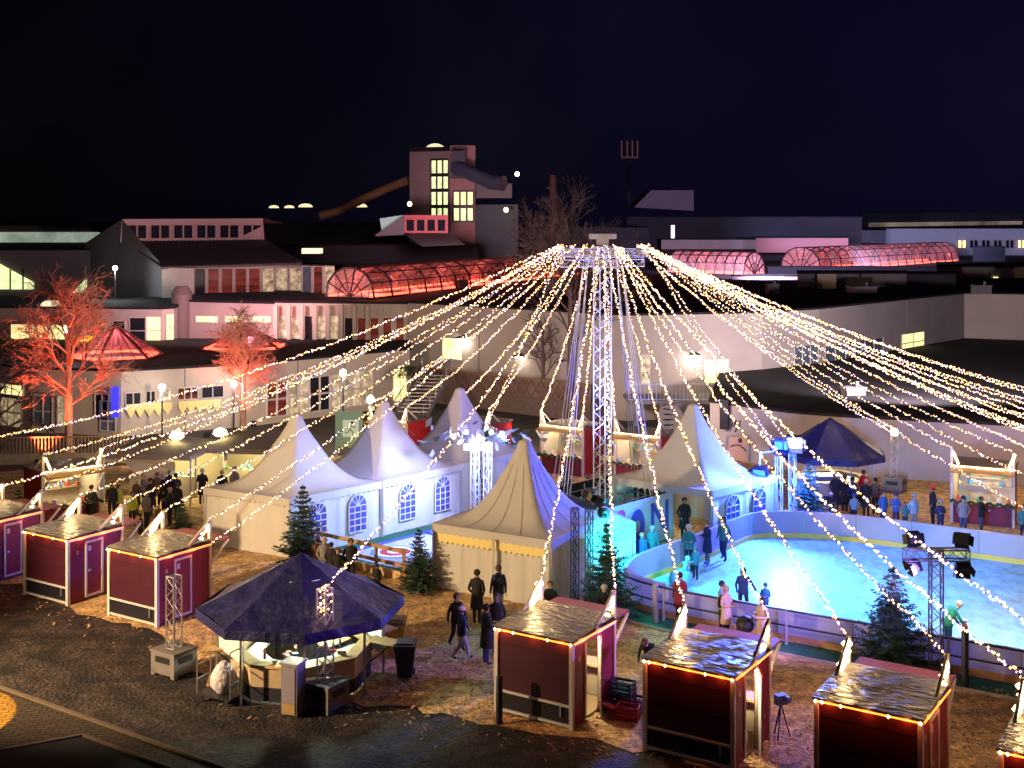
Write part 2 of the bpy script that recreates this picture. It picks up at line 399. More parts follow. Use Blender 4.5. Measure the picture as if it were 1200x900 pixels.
# marks on it: dark scribble, framed poster
m = MB(); A_, B_ = L1[0], L1[1]
dd = (B_-A_).normalized(); nn = Vector((dd.y, -dd.x, 0))
def onw(px, py, off=.03):
    s = wpos(A_, B_, px); p = A_+dd*s+nn*off; return Vector((p.x, p.y, wz(A_, B_, px, py)))
for st in [[(857, 494), (860, 491), (858, 499), (861, 500), (862, 493)], [(863, 492), (864, 500), (862, 506)], [(865, 495), (868, 493), (867, 499), (864, 503)]]:
    for i in range(len(st)-1): m.bar(onw(*st[i]), onw(*st[i+1]), .05, .04)
m.build('graffiti', BLACK, low)
pr = wempty('poster', onw(863, 530), 'pink poster with a dark curved figure behind the white tent roof', 'poster')
m = MB(); m.quad(onw(854, 549), onw(877, 548), onw(877, 512), onw(854, 511)); m.build('sheet', mat('poster_pink', (.6, .38, .36), .6), pr)
m = MB(); m.sphere(onw(868, 516, .06), .14, 6)
for i in range(8):
    t0, t1 = i/8, (i+1)/8
    m.bar(onw(857+t0*19, 523-math.sin(t0*3.1)*5+t0*6, .06), onw(857+t1*19, 523-math.sin(t1*3.1)*5+t1*6, .06), .2, .02)
m.build('motif', mat('poster_dark', (.12, .08, .1), .6), pr)
m = MB()
for a2_, b2__ in (((853, 550), (878, 549)), ((878, 549), (878, 511)), ((878, 511), (853, 510)), ((853, 510), (853, 550))): m.bar(onw(*a2_, .06), onw(*b2__, .06), .09)
m.build('frame', ALU, pr)
m = MB(); m.box(onw(851.5, 485, .2), (.5, .3, 1.7), R(-20)); tag(m.build('speaker_column', DKMET), 'dark tall loudspeaker column on the pale wing wall', 'speaker')

# balcony with railing and dark store below
A, B = W1[1], W1[2]
bal = wempty('balcony', GX(800, 81), 'grey steel balcony with railing under the lit doors', 'balcony')
m = MB(); m.box(GX(806, 82, 1.9), (8.2, 3.4, .22), R(2)); m.build('deck', GREYP, bal)
m = MB()
for i in range(30): m.bar(GX(737+i*4.6, 80.2, 2.0), GX(737+i*4.6, 80.2, 3.1), .035)
m.bar(GX(735, 80.2, 3.1), GX(872, 80.2, 3.1), .07); m.bar(GX(735, 80.2, 2.1), GX(872, 80.2, 2.1), .05); m.build('railing', ALU, bal)
for px in (745, 775, 805, 835, 868):
    m = MB(); m.bar(GX(px, 80.4, 0), GX(px, 80.4, 1.8), .22); m.build('post', mat('grey_post', (.22, .2, .22), .6), bal)
sp = GX(786, 79, 1.0)
m = MB(); m.tube(sp, sp+Vector((.8, 1.2, 0)), .95, n=20); o = m.build('round_vent', mat('vent_grey', (.25, .22, .22), .5), None); tag(o, 'big round grey tank end lying under the balcony', 'tank')
m = MB()
for i in range(5): m.bar(sp+Vector((-.5, -.06, -.7+i*.35)), sp+Vector((.5, -.06, -.6+i*.3)), .12, .05)
m.build('grille', BLACK, None).parent = o

# outer stair left
st = wempty('outdoor_staircase', GX(520, 86), 'straight outdoor stair with pale treads climbing to the lit landing', 'staircase')
p0, p1 = GX(500, 82, 0), GX(572, 95, 3.1)
p0, p1 = P(470, 486, 80), P(512, 436, 90); p0.z = 0.05
dv = p1-p0; sd = Vector((dv.y, -dv.x, 0)).normalized()*1.1
m = MB()
for i in range(16):
    c = p0+dv*(i/16); m.bar(c-sd, c+sd, .32, .07)
m.build('treads', mat('stair_tread', (.45, .42, .42), .6), st)
for s_ in (-1, 1):
    m = MB(); m.bar(p0+sd*s_, p1+sd*s_, .1, .28); m.build('stringer', GREYP, st)
    m = MB(); m.bar(p0+sd*s_+Vector((0, 0, 1)), p1+sd*s_+Vector((0, 0, 1)), .05)
    for i in range(7): c = p0+dv*(i/6)+sd*s_; m.bar(c, c+Vector((0, 0, 1)), .04)
    m.build('handrail', ALU, st)

# left front low wing (4 m) with window bands
lf = [V2(-40, 84), V2(36, 80), V2(142, 78.5), V2(290, 82.2), V2(480, 92), V2(478, 98.2), V2(320, 99.5), V2(205, 99.5), V2(-60, 99)]
fw = building('restaurant_wing', lf, 0, 4.1, CREAM, 'low cream front wing with window band and dark flat roof behind the red trees', joints=4)
LF = [Vector((*p, 0)) for p in lf]
pxwin(fw, LF[2], LF[3], 147, 165, 460, 474, 2, 1, WINDARK)
pxwin(fw, LF[2], LF[3], 171, 182, 458, 472, 2, 1, WINDARK)
pxwin(fw, LF[2], LF[3], 186, 201, 456, 470, 2, 1, WINDIM)
pxwin(fw, LF[2], LF[3], 208, 232, 454, 468, 3, 1, WINRED)
pxwin(fw, LF[2], LF[3], 236, 262, 452, 466, 2, 1, WINDARK)
for i in range(5): pxwin(fw, LF[3], LF[4], 312+i*25, 336+i*25, 447-i*3.2, 488-i*3.2, 2, 2, (WINRED, WINDIM, WINDARK, WINDIM, WINDIM)[i], th=.13)
pxwin(fw, LF[3], LF[4], 460, 476, 432, 470, 2, 1, WINLIT)
pxwin(fw, LF[1], LF[2], 40, 62, 464, 500, 2, 2, WINBLUE)
pxwin(fw, LF[1], LF[2], 68, 76, 464, 500, 1, 2, WINDIM)
pxwin(fw, LF[1], LF[2], 112, 128, 462, 488, 2, 1, WINDARK)
pxwin(fw, LF[1], LF[2], 118, 136, 470, 505, 2, 3, WINBLUE)
pxwin(fw, LF[0], LF[1], 2, 28, 450, 463, 2, 1, WINLIT)
pxwin(fw, LF[0], LF[1], 2, 26, 466, 500, 3, 2, WINDIM)
# bunting (zig-zag pale valance) along the window band
for (xa, xb, n) in ((147, 201, 5), (208, 258, 5)):
    m = MB(); s0, s1 = wpos(LF[2], LF[3], xa), wpos(LF[2], LF[3], xb); dd_ = (LF[3]-LF[2]).normalized(); nn_ = Vector((dd_.y, -dd_.x, 0))
    for i in range(n):
        a_ = LF[2]+dd_*(s0+(s1-s0)*i/n)+nn_*.25; b_ = LF[2]+dd_*(s0+(s1-s0)*(i+1)/n)+nn_*.25; mm = (a_+b_)/2
        m.add([a_+Vector((0, 0, 2.0)), b_+Vector((0, 0, 2.0)), b_+Vector((0, 0, 1.65)), mm+Vector((0, 0, 1.15)), a_+Vector((0, 0, 1.65))], [(0, 1, 2, 3, 4)])
    o = m.build('bunting', mat('bunting_cloth', (.8, .72, .3), .8)); tag(o, 'pale zigzag bunting under the window band '+('beside the street lamp' if xa == 147 else 'near the smaller red tree'), 'bunting')
m = MB(); p = P(135, 471, 77.6); m.box(p, (.45, .2, 1.9), 0); tag(m.build('blue_sign', mat('blue_sign', (.05, .05, .8), .4, emit=(.03, .03, .9), es=.8)), 'glowing blue vertical sign on the corner of the cream wing', 'sign')

# upper left storey (lit windows, rounded end)
ul = [V2(-60, 100), V2(190, 98), V2(204, 99), V2(208, 101), V2(208, 112), V2(-60, 114)]
up = building('upper_storey', ul, 3.9, 6.7, MAUVE, 'upper storey with bright yellow windows above the cream wing', joints=3)
UL = [Vector((*p, 0)) for p in ul]
pxwin(up, UL[0], UL[1], 13, 79, 380, 416, 3, 2, WINLIT)
pxwin(up, UL[0], UL[1], 112, 124, 377, 388, 1, 1, WINDARK)
pxwin(up, UL[0], UL[1], 133, 147, 376, 388, 1, 1, WINDARK)
pxwin(up, UL[0], UL[1], 152, 171, 372, 403, 1, 2, WINDARK)
pxwin(up, UL[0], UL[1], 172, 189, 371, 403, 1, 2, WINLIT)
pxwin(up, UL[1], UL[2], 194, 203, 368, 400, 2, 2, WINLIT)
m = MB(); m.tube(GX(213, 103, 3.9), GX(213, 103, 7.6), .85, n=18); m.tube(GX(213, 103, 7.6), GX(213, 103, 8.3), .95, .5, n=18); m.build('stair_drum', mat('drum_grey', (.2, .15, .15), .6), up)
ys = wempty('neon_sign', P(97, 402, 96.5), 'small yellow lit sign between the bright windows and the red pyramid', 'sign')
m = MB(); m.box(P(97, 402, 96.7), (1.5, .12, 1.15)); m.build('board', mat('sign_board', (.5, .3, .02), .5, emit=(1, .55, .02), es=.8), ys)
m = MB()
for r_ in range(3):
    for i in range(5): m.box(P(92+i*2.3, 398+r_*4.2, 96.58), (.1, .05, .16))
m.build('lettering', mat('sign_mark', (.9, .8, .3), .5, emit=(1, .9, .3), es=2), ys)

# second storey wall with slit windows and glazed gallery
sg = [V2(208, 103), V2(322, 100), V2(322, 118), V2(208, 118)]
s2 = building('slit_window_block', sg, 3.9, 7.0, MAUVE, 'mauve block with three slit windows behind the smaller red tree')
S = [Vector((*p, 0)) for p in sg]
for x0, x1 in ((230, 256), (264, 290), (295, 318)): pxwin(s2, S[0], S[1], x0, x1, 370, 378, 1, 1, WINLIT2, th=.1)
gl = [V2(322, 99.9), V2(400, 99), V2(478, 98.3), V2(478, 112), V2(322, 116)]
g2 = building('glazed_gallery', gl, 3.9, 7.1, CREAM, 'cream gallery of tall narrow windows beside the long pale wall')
S = [Vector((*p, 0)) for p in gl]
for i in range(5): pxwin(g2, S[0], S[1], 327+i*15, 337+i*15, 370, 407, 1, 1, (WINDIM, WINDIM, WINDARK, WINDIM, WINDIM)[i])
for i in range(5): pxwin(g2, S[1], S[2], 404+i*15, 414+i*15, 372, 400, 1, 1, WINRED if i > 0 else WINDARK)
m = MB()
for i in range(11):
    p = GX(323+i*15.4, 98.6-.02*i, 0); m.bar(Vector((p.x, p.y, 3.9)), Vector((p.x, p.y, 7.0)), .28, .3)
m.build('pilaster', CREAM, g2)

# hall with clerestory (left)
hl = wempty('clerestory_hall', GX(230, 118), 'dark hall with gable end, sloping seamed roof and long clerestory', 'building')
c0, c1, c2_, c3 = GX(192, 111), GX(352, 117), GX(308, 135), GX(100, 128)
m = MB()
e0 = H-(313-HY)*111/F; rz = 14.0
# gable wall: left side polygon from near corner back
gp = [Vector((c0.x, c0.y, 3.9)), Vector((c3.x, c3.y, 3.9)), Vector((c3.x, c3.y, 11.5)), Vector(GX(143, 119.5, 13.92)), Vector((c0.x, c0.y, e0))]
m.add(gp, [(0, 1, 2, 3, 4)]); m.build('gable_wall', mat('hall_grey', (.30, .27, .29), .8, noise=.12, nscale=.3), hl)
m = MB(); r0, r1 = GX(147, 119.6, H-(283-HY)*119.6/F), GX(310, 127, H-(281-HY)*127/F)
ea, eb = GX(188, 110.5, e0), GX(354, 116.5, H-(308-HY)*116.5/F)
m.quad(ea, eb, r1, r0); m.quad(ea-Vector((0, 0, .2)), eb-Vector((0, 0, .2)), eb, ea)
nS = 34
for i in range(nS+1):
    t = i/nS; m.bar(ea.lerp(eb, t)+Vector((0, 0, .04)), r0.lerp(r1, t)+Vector((0, 0, .04)), .07, .1)
m.build('roof', mat('seamed_roof', (.13, .11, .13), .6), hl)
t0, t1 = GX(143, 119.5, 13.92), GX(308, 127, 14.03)
m = MB(); m.quad(r0-Vector((.5, 0, .1)), r1, t1, t0); m.quad(t0, t1, t1+Vector((0, 12, -.5)), t0+Vector((0, 12, -.5))); m.build('clerestory_wall', FRR, hl)
for i in range(6):
    s0 = wpos(t0*1, t1*1, 149+i*27); s1 = wpos(t0, t1, 170+i*27)
    A_, B_ = Vector((t0.x, t0.y, 0)), Vector((t1.x, t1.y, 0))
    window(hl, A_, B_, wpos(A_, B_, 149+i*27), wpos(A_, B_, min(172+i*27, 307)), 12.0, 13.4, 2, 1, WINDARK, FRR, .14)
m = MB(); m.quad(GX(192, 111.2, 6.2), GX(353, 117, 6.4), GX(353, 117, eb.z-.2), GX(192, 111.2, e0-.1)); m.build('front_wall', MAUVE, hl)
A_, B_ = GX(192, 111.2), GX(353, 117)
for i in range(8): pxwin(hl, A_, B_, 227+i*16, 241+i*16, 314, 349, 1, 1, (WINDARK, WINRED, WINRED, WINRED, WINRED, WINDIM, WINDIM, WINDIM)[i], th=.12)
m = MB(); m.box(GX(209, 110.9, 8.0), (2.9, .2, 3.0)); m.build('blank_panel', CREAM, hl)
# glazed link between the hall and the vault
lk = wempty('glazed_link', GX(370, 112), 'low glazed link with white frames next to the red barrel vault', 'building')
A_, B_ = GX(353, 113), GX(392, 110)
m = MB(); m.prism([A_[:2], B_[:2], GX(392, 116)[:2], GX(353, 118)[:2]], 6.4, 9.6); m.build('wall', MAUVE, lk)
for i in range(3): pxwin(lk, A_, B_, 355+i*13, 366+i*13, 312, 344, 1, 1, (WINBLUE, WINRED, WINDIM)[i], th=.1)

# far left: dark roofs and bright strip windows
fl = [V2(-60, 150), V2(108, 150), V2(108, 175), V2(-60, 175)]
b = building('warehouse', fl, 5, 13.2, mat('warehouse_dark', (.10, .085, .09), .8), 'dark flat warehouse with a lit window strip on far left')
A_, B_ = Vector((*fl[0], 0)), Vector((*fl[1], 0))
m = MB(); m.quad(P(-60, 284, 149.8), P(117, 284, 149.8), P(117, 272, 149.8), P(-60, 272, 149.8)); m.build('window_strip', mat('strip_light', (.5, .6, .5), .5, emit=(.45, .55, .42), es=.45, noise=.6, nscale=.2), b)
gb = wempty('gable_greenhouse', GX(30, 125), 'dark pitched block with bright triangular gable windows at far left', 'building')
m = MB(); m.prism([V2(-70, 125), V2(106, 125), V2(106, 140), V2(-70, 140)], 4, 10.8); m.build('wall', mat('warehouse_dark', (.1, .085, .09)), gb)
m = MB(); m.add([P(-30, 339, 124.7), P(40, 339, 124.7), P(40, 331, 124.7), P(0, 309, 124.7), P(-30, 300, 124.7)], [(0, 1, 2, 3, 4)]); m.build('gable_window', WINLIT2, gb)
m = MB(); m.add([P(84, 343, 124.7), P(102, 343, 124.7), P(102, 326, 124.7)], [(0, 1, 2)]); m.build('gable_window', WINLIT2, gb)
m = MB()
for px in (12, 27): m.bar(P(px, 339, 124.6), P(px, 316, 124.6), .12)
m.build('mullion', DKMET, gb)

# big dark pitched roofs behind the vault
for (xl, xr, D, dep, z1, lab) in ((352, 620, 135, 25, 8.2, 'long low dark hall roof right behind the red barrel vault'), (-60, 480, 200, 60, 13.6, 'broad dark hall roof on the left horizon'), (560, 760, 190, 40, 12.8, 'dark hall roof behind the bare tree'), (735, 1010, 205, 30, 14.5, 'dark block behind the mast top'), (300, 560, 160, 30, 10.6, 'dark stepped hall roof in front of the slide tower')):
    building('dark_hall', [V2(xl, D), V2(xr, D), V2(xr, D+dep), V2(xl, D+dep)], 3, z1, mat('hall_night', (.022, .02, .03), .8, noise=.3, nscale=.2), lab)
for i, (px, py, wd_, D) in enumerate(((321, 243, 12, 200), (339, 243, 12, 200), (358, 242, 17, 200), (420, 242, 21, 200), (366, 294, 22, 120), (60, 357, 25, 100))):
    p = P(px, py, D); r_ = wd_*D/F/2
    m = MB(); m.lathe(p, [(r_, -.1), (r_*.9, .15*r_), (r_*.55, .35*r_), (.05, .42*r_)], 16)
    if i == 4: m = MB(); m.box(p, (r_*2, 1.5, .5)); 
    o = m.build('skylight_dome', mat('skylight_glow', (.9, .85, .6), .4, emit=(.95, .82, .5), es=.9)); tag(o, ('small lit skylight dome, leftmost on the left horizon roof', 'small lit skylight dome, second on the left horizon roof', 'lit skylight dome, third on the left horizon roof', 'widest lit skylight dome beside the brown slide tube', 'flat dim skylight above the start of the red vault', 'pale skylight dome above the bright yellow windows')[i], 'skylight', 'lit roof skylights')

# slide tower
tw = wempty('slide_tower', GX(520, 170), 'tall tower with lit glazing and water slide tubes on the horizon', 'tower')
PK = mat('tower_pink', (.42, .23, .26), .7, noise=.1, nscale=.3)
PKG = mat('tower_grey', (.30, .22, .25), .7, noise=.1, nscale=.3)
m = MB(); m.prism([V2(480, 170), V2(528, 168), V2(528, 178), V2(482, 180)], 7, P(0, 178, 170).z); m.build('grey_shaft', PKG, tw)
m = MB(); m.prism([V2(527.5, 167), V2(557, 167), V2(557, 177), V2(527.5, 177)], 7, P(0, 171, 168).z); m.build('red_shaft', PK, tw)
m = MB(); m.prism([V2(479, 169.6), V2(527.5, 167.6), V2(527.5, 179), V2(479, 181)], P(0, 178, 170).z, P(0, 173, 170).z); m.build('roof', DROOF, tw)
m = MB(); m.lathe(P(510, 173, 172), [(1.3, 0), (1.1, .25), (.6, .5), (.05, .6)], 16); m.build('roof_dome', MT['skylight_glow'], tw)
A_, B_ = Vector((*V2(480, 170), 0)), Vector((*V2(528, 168), 0))
for (ya, yb) in ((187, 204), (206, 222), (224, 241), (243, 262)): pxwin(tw, A_, B_, 505, 526, ya, yb, 3, 1, WINLIT2, DKMET, .25)
A_, B_ = Vector((*V2(527.5, 167), 0)), Vector((*V2(557, 167), 0))
for (ya, yb) in ((224, 241), (243, 259.5)): pxwin(tw, A_, B_, 531, 555, ya, yb, 3, 1, WINLIT if ya < 230 else WINLIT2, DKMET, .25)
def tube_path(name, pts, r, m_, parent):
    mb = MB()
    for i in range(len(pts)-1):
        mb.tube(pts[i], pts[i+1], r, n=12); 
        if i: mb.sphere(pts[i], r, 8)
    return mb.build(name, m_, parent)
tube_path('slide_tube', [P(375, 253, 175), P(400, 246, 175), P(430, 231, 173), P(455, 220, 172), P(478, 211, 171)], .62, mat('slide_brown', (.20, .11, .06), .5, noise=.2, nscale=.3), tw)
m = MB()
pts_ = [P(530+i*1, 180, 164) for i in range(2)]
sl = [P(533, 196, 165), P(545, 200, 164), P(560, 207, 163), P(575, 213, 162), P(590, 215, 161)]
tube_path('slide_tube', sl, 1.0, mat('slide_blue', (.07, .075, .14), .45, noise=.2, nscale=.3), tw)
m = MB(); m.box(P(537, 193, 165.4), (2.0, 2, 3.6)); m.build('slide_mouth', mat('slide_box', (.08, .07, .13), .6), tw)
m = MB(); m.prism([V2(557.3, 167.5), V2(607, 165), V2(607, 178), V2(557.3, 178)], 7, P(0, 240, 168).z); m.build('side_hall', mat('teal_grey', (.12, .15, .19), .7), tw)
m = MB(); m.prism([V2(558, 168), V2(600, 168), V2(600, 175), V2(558, 175)], P(0, 232, 168).z, P(0, 215, 168).z); m.build('catwalk', GREYP, tw)
for i, (px, py) in enumerate(((606, 204), (480, 239), (593, 246))):
    p = P(px, py, 162); m = MB(); m.sphere(p, .32, 6); tag(m.build('roof_lamp', WARM), ('small white lamp right of the blue slide tube', 'small white lamp left of the slide tower', 'small white lamp by the teal grey hall')[i], 'lamp', 'lamps on the tower')
# red clerestory pavilion in front of tower
pv = wempty('roof_pavilion', GX(500, 150), 'small pink framed clerestory pavilion in front of the slide tower', 'pavilion')
A_, B_ = GX(474, 150), GX(525, 149)
zt, zb = P(0, 252, 150).z, P(0, 273, 150).z
m = MB(); m.prism([A_[:2], B_[:2], GX(525, 153)[:2], GX(474, 153)[:2]], zb, zt); m.build('wall', mat('pavilion_pink', (.55, .13, .16), .6), pv)
for i in range(4): pxwin(pv, A_, B_, 476+i*12.2, 486+i*12.2, 257, 271, 1, 1, WINDARK, MT['pavilion_pink'], .12)
m = MB(); m.quad(P(474, 275, 149), P(530, 275, 148), P(545, 287, 140), P(495, 289, 140)); m.quad(P(474, 252, 150), P(474, 275, 150), P(440, 277, 150), P(440, 275, 150)); m.build('roof', mat('seamed_roof', (.13, .11, .13)), pv)
m = MB(); m.quad(P(445, 256, 151), P(473, 252, 151), P(473, 262, 151), P(447, 270, 151)); m.build('side_window', mat('teal_light', (.3, .4, .4), .5, emit=(.25, .4, .38), es=.35), pv)

# far lit frame (signal box) high behind mast, chimney
fb = wempty('lit_mast_frame', P(737, 186, 260), 'small reddish lit frame high on the dark horizon above the mast', 'tower')
m = MB(); m.bar(P(737, 245, 260), P(737, 186, 260), .7); m.build('shaft', mat('hall_night', (.02, .02, .03)), fb)
m = MB()
for a_, b_ in (((728.5, 165), (728.5, 184)), ((735, 165), (735, 184)), ((741, 165), (741, 184)), ((747, 165), (747, 184)), ((728, 184.5), (748, 184.5))): m.bar(P(*a_, 258), P(*b_, 258), .22)
m.build('frame', mat('frame_red', (.3, .1, .08), .6, emit=(.35, .10, .08), es=.12), fb)
m = MB(); m.tube(P(648, 310, 120), P(648, 205, 120), .32, n=8); tag(m.build('chimney_pipe', mat('chimney_brown', (.16, .06, .06), .7)), 'thin brown chimney pipe rising behind the bare tree', 'chimney')

# slanted grey gable + right far buildings
sb = wempty('slanted_block', GX(780, 150), 'dim block with one slanted end above the mast shoulder', 'building')
m = MB(); D_ = 185
poly = [P(743, 243, D_), P(813, 247, D_), P(813, 223, D_), P(763, 223, D_)]
m.add(poly+[p+Vector((0, 10, 0)) for p in poly], [(0, 1, 2, 3), (3, 2, 6, 7), (1, 5, 6, 2), (0, 3, 7, 4)]); m.build('wall', mat('dim_mauve', (.08, .065, .085), .8), sb)
def slab(name, lab, xl, xr, yt, yb, D, dep, m_, joints=0, D2=None):
    D2 = D2 or D
    return building(name, [V2(xl, D), V2(xr, D2), V2(xr, D2+dep), V2(xl, D+dep)], H-(yb-HY)*D/F, H-(yt-HY)*D/F, m_, lab, joints=joints)
slab('office_block', 'long mauve parapet wall right of mast top', 775, 886, 281, 292, 200, 8, MAUVE)
slab('office_block', 'pink red lit wall at the start of the far vault', 886, 994, 279, 296, 195, 10, mat('pink_wall', (.5, .22, .22), .8))
wb = slab('office_block', 'white building with blue lit windows at right edge', 1038, 1290, 268, 300, 240, 20, mat('white_wall_blue', (.55, .55, .62), .7), 14)
A_, B_ = GX(1038, 239.8), GX(1290, 239.8)
for i in range(9): pxwin(wb, A_, B_, 1122+i*14, 1132+i*14, 281, 291, 2, 1, WINLIT if i in (0, 5, 7) else WINDARK, FR, .2)
slab('office_block', 'grey low wall beside the far white building', 960, 1038, 270, 285, 236, 12, GREYP)
b = slab('factory_hall', 'dark factory hall with a faint window strip at far right', 1010, 1290, 249, 270, 300, 30, mat('hall_night2', (.04, .04, .06), .8))
m = MB(); m.quad(P(1018, 266, 299), P(1198, 263, 299), P(1198, 259, 299), P(1018, 261, 299)); m.build('window_strip', mat('strip_dim', (.3, .25, .18), .5, emit=(.30, .24, .17), es=.35, noise=.7, nscale=.15), b)
slab('plant_room', 'grey louvred plant room on the flat roof', 935, 1062, 321, 346, 120, 5, GREYP, 1.2)
slab('plant_room', 'narrow white plant cabinet beside the louvred plant room', 958, 980, 321, 344, 117, 1.5, CREAM)
slab('plant_room', 'dark low plant room right of the louvres', 1063, 1120, 322, 342, 122, 5, mat('hall_dim', (.05, .045, .07), .7))
slab('roof_parapet', 'pale low roof wall left of plant room', 858, 935, 324, 338, 135, 2, MAUVE)
b = slab('roof_storey', 'mauve roof storey with two small lit windows at right', 1098, 1290, 313, 343, 140, 15, MAUVE, 6)
A_, B_ = GX(1098, 139.9), GX(1290, 139.9)
pxwin(b, A_, B_, 1151, 1157, 326, 334, 1, 1, mat('green_pane', (.1, .4, .3), .4, emit=(.05, .3, .2), es=.5)); pxwin(b, A_, B_, 1163, 1170, 324, 332, 1, 1, WINLIT)
slab('roof_storey', 'black roof block above the small lit windows', 1140, 1178, 291, 308, 175, 8, DROOF)
slab('dark_band', 'long black parapet under the far red vaults', 900, 1185, 314, 322, 150, 3, mat('band_black', (.015, .013, .02), .8))
m = MB(); m.bar(P(788.5, 279, 120), P(788.5, 264, 120), .3); tag(m.build('tube_lamp', mat('tube_white', (1, 1, 1), emit=(.9, .9, 1), es=2)), 'thin white vertical tube lamp on the dark roof', 'lamp')

# ------------------------------------------------------------------ red lit barrel vault skylights
REDG = mat('red_neon', (1, .1, .05), emit=(1, .10, .05), es=5.0)
VFR = mat('vault_rib', (.03, .008, .01), .5, .1); VTR = mat('vault_truss', (.85, .6, .58), .5)
VGL = glass('vault_glass', (.85, .50, .48), .27, .2)
def vault(A, B, wd, ht, nseg, label, seg=7, z=7.36, half=.0):
    root = wempty('barrel_vault', (A+B)/2, label, 'skylight', 'red lit glass barrel vaults')
    d = (B-A); L = d.length; d.normalize(); n = Vector((d.y, -d.x, 0))
    def pt(s, k):
        a = math.pi*k/seg; return A+d*s+n*(math.cos(a)*wd/2)+Vector((0, 0, z-A.z+math.sin(a)**.85*ht))
    g, r, t = MB(), MB(), MB()
    for i in range(nseg):
        s0, s1 = L*i/nseg, L*(i+1)/nseg
        for k in range(seg): g.quad(pt(s0, k), pt(s1, k), pt(s1, k+1), pt(s0, k+1))
        for k in range(seg): r.bar(pt(s0, k), pt(s0, k+1), .16)
        for k in range(1, seg): r.bar(pt(s0, k), pt(s1, k), .09)
        for k in (1, 2): # inner lattice
            sh = lambda p: A.lerp(p, 1)-Vector((0, 0, .25))
            t.bar(pt(s0, 0).lerp(pt(s0, seg), .12)+Vector((0, 0, .1)), pt((s0+s1)/2, 2)-Vector((0, 0, .2))+(-n)*.3, .09)
            t.bar(pt(s1, 0).lerp(pt(s1, seg), .12)+Vector((0, 0, .1)), pt((s0+s1)/2, 2)-Vector((0, 0, .2))+(-n)*.3, .09)
    for k in range(seg): r.bar(pt(L, k), pt(L, k+1), .16)
    g.add([pt(0, k) for k in range(seg+1)], [tuple(range(seg+1))]); g.add([pt(L, k) for k in range(seg+1)], [tuple(range(seg+1))])
    cA = A+Vector((0, 0, z-A.z))
    for k in range(1, seg): r.bar(cA, pt(0, k)-d*.05, .1)
    for f_ in (.5,):
        for k in range(seg): r.bar(cA.lerp(pt(0, k), f_), cA.lerp(pt(0, k+1), f_), .08)
    g.build('glazing', VGL, root); r.build('rib', VFR, root); t.build('lattice', VTR, root)
    m = MB()
    for s_ in (-1, 1): m.bar(cA+n*s_*(wd/2-.35)+Vector((0, 0, .12)), cA+d*L+n*s_*(wd/2-.35)+Vector((0, 0, .12)), .14)
    m.build('red_tube_light', REDG, root)
    m = MB(); m.quad(cA+n*wd/2+Vector((0, 0, .02)), cA+d*L+n*wd/2+Vector((0, 0, .02)), cA+d*L-n*wd/2+Vector((0, 0, .02)), cA-n*wd/2+Vector((0, 0, .02))); m.build('floor_panel', mat('vault_floor', (.55, .42, .42), .7), root)
    nl_ = max(2, int(L/8))
    for i in range(nl_):
        p = cA+d*(L*(i+.5)/nl_)+Vector((0, 0, 1.0)); lamp('POINT', p, (1, .22, .18), 520, .3)
    return root
vault(GX(410, 103, 7.36), GX(660, 151, 7.36), 4.6, 2.5, 16, 'longest red glowing glass barrel vault, from the hall to the mast')
vault(GX(884, 150, 7.36), GX(795, 158, 7.36), 4.6, 2.7, 8, 'short red glowing glass vault just right of the mast top')
vault(GX(938, 160, 7.36), GX(1104, 205, 7.36), 5.6, 3.1, 16, 'far right red glowing glass vault behind the louvred plant room')
# red glass pyramids on the cream wing
def pyramid(px, py, D, r, h, label, segs=6):
    c = GX(px, D, 4.27); root = wempty('glass_pyramid', c, label, 'skylight', 'red lit glass pyramids')
    g, f_ = MB(), MB(); top = c+Vector((0, 0, h))
    ps = [c+Vector((math.cos(2*math.pi*i/segs+.5)*r, math.sin(2*math.pi*i/segs+.5)*r, 0)) for i in range(segs)]
    for i in range(segs):
        a, b = ps[i], ps[(i+1) % segs]; g.add([a, b, top], [(0, 1, 2)]); f_.bar(a, top, .16); f_.bar(a, b, .1)
        for t in (.25, .5, .75): f_.bar(a.lerp(b, t), top.lerp(a.lerp(b, t), .35), .045)
        f_.bar(a.lerp(top, .3), b.lerp(top, .3), .06)
    g.build('glazing', glass('pyramid_glass', (.85, .42, .46), .42, .15), root); f_.build('frame', mat('pyramid_frame', (.14, .02, .03), .5), root)
    m = MB()
    for i in range(segs): m.bar(ps[i].lerp(c, .12)+Vector((0, 0, .1)), ps[(i+1) % segs].lerp(c, .12)+Vector((0, 0, .1)), .16)
    m.build('red_tube_light', REDG, root)
    lamp('POINT', c+Vector((0, 0, .6)), (1, .22, .24), 520, .3)
pyramid(135, 0, 86, 3.3, 2.2, 'tall red glass pyramid skylight beside the large red tree')
pyramid(287, 0, 92, 3.4, 1.6, 'flatter red glass pyramid skylight behind the smaller red tree')
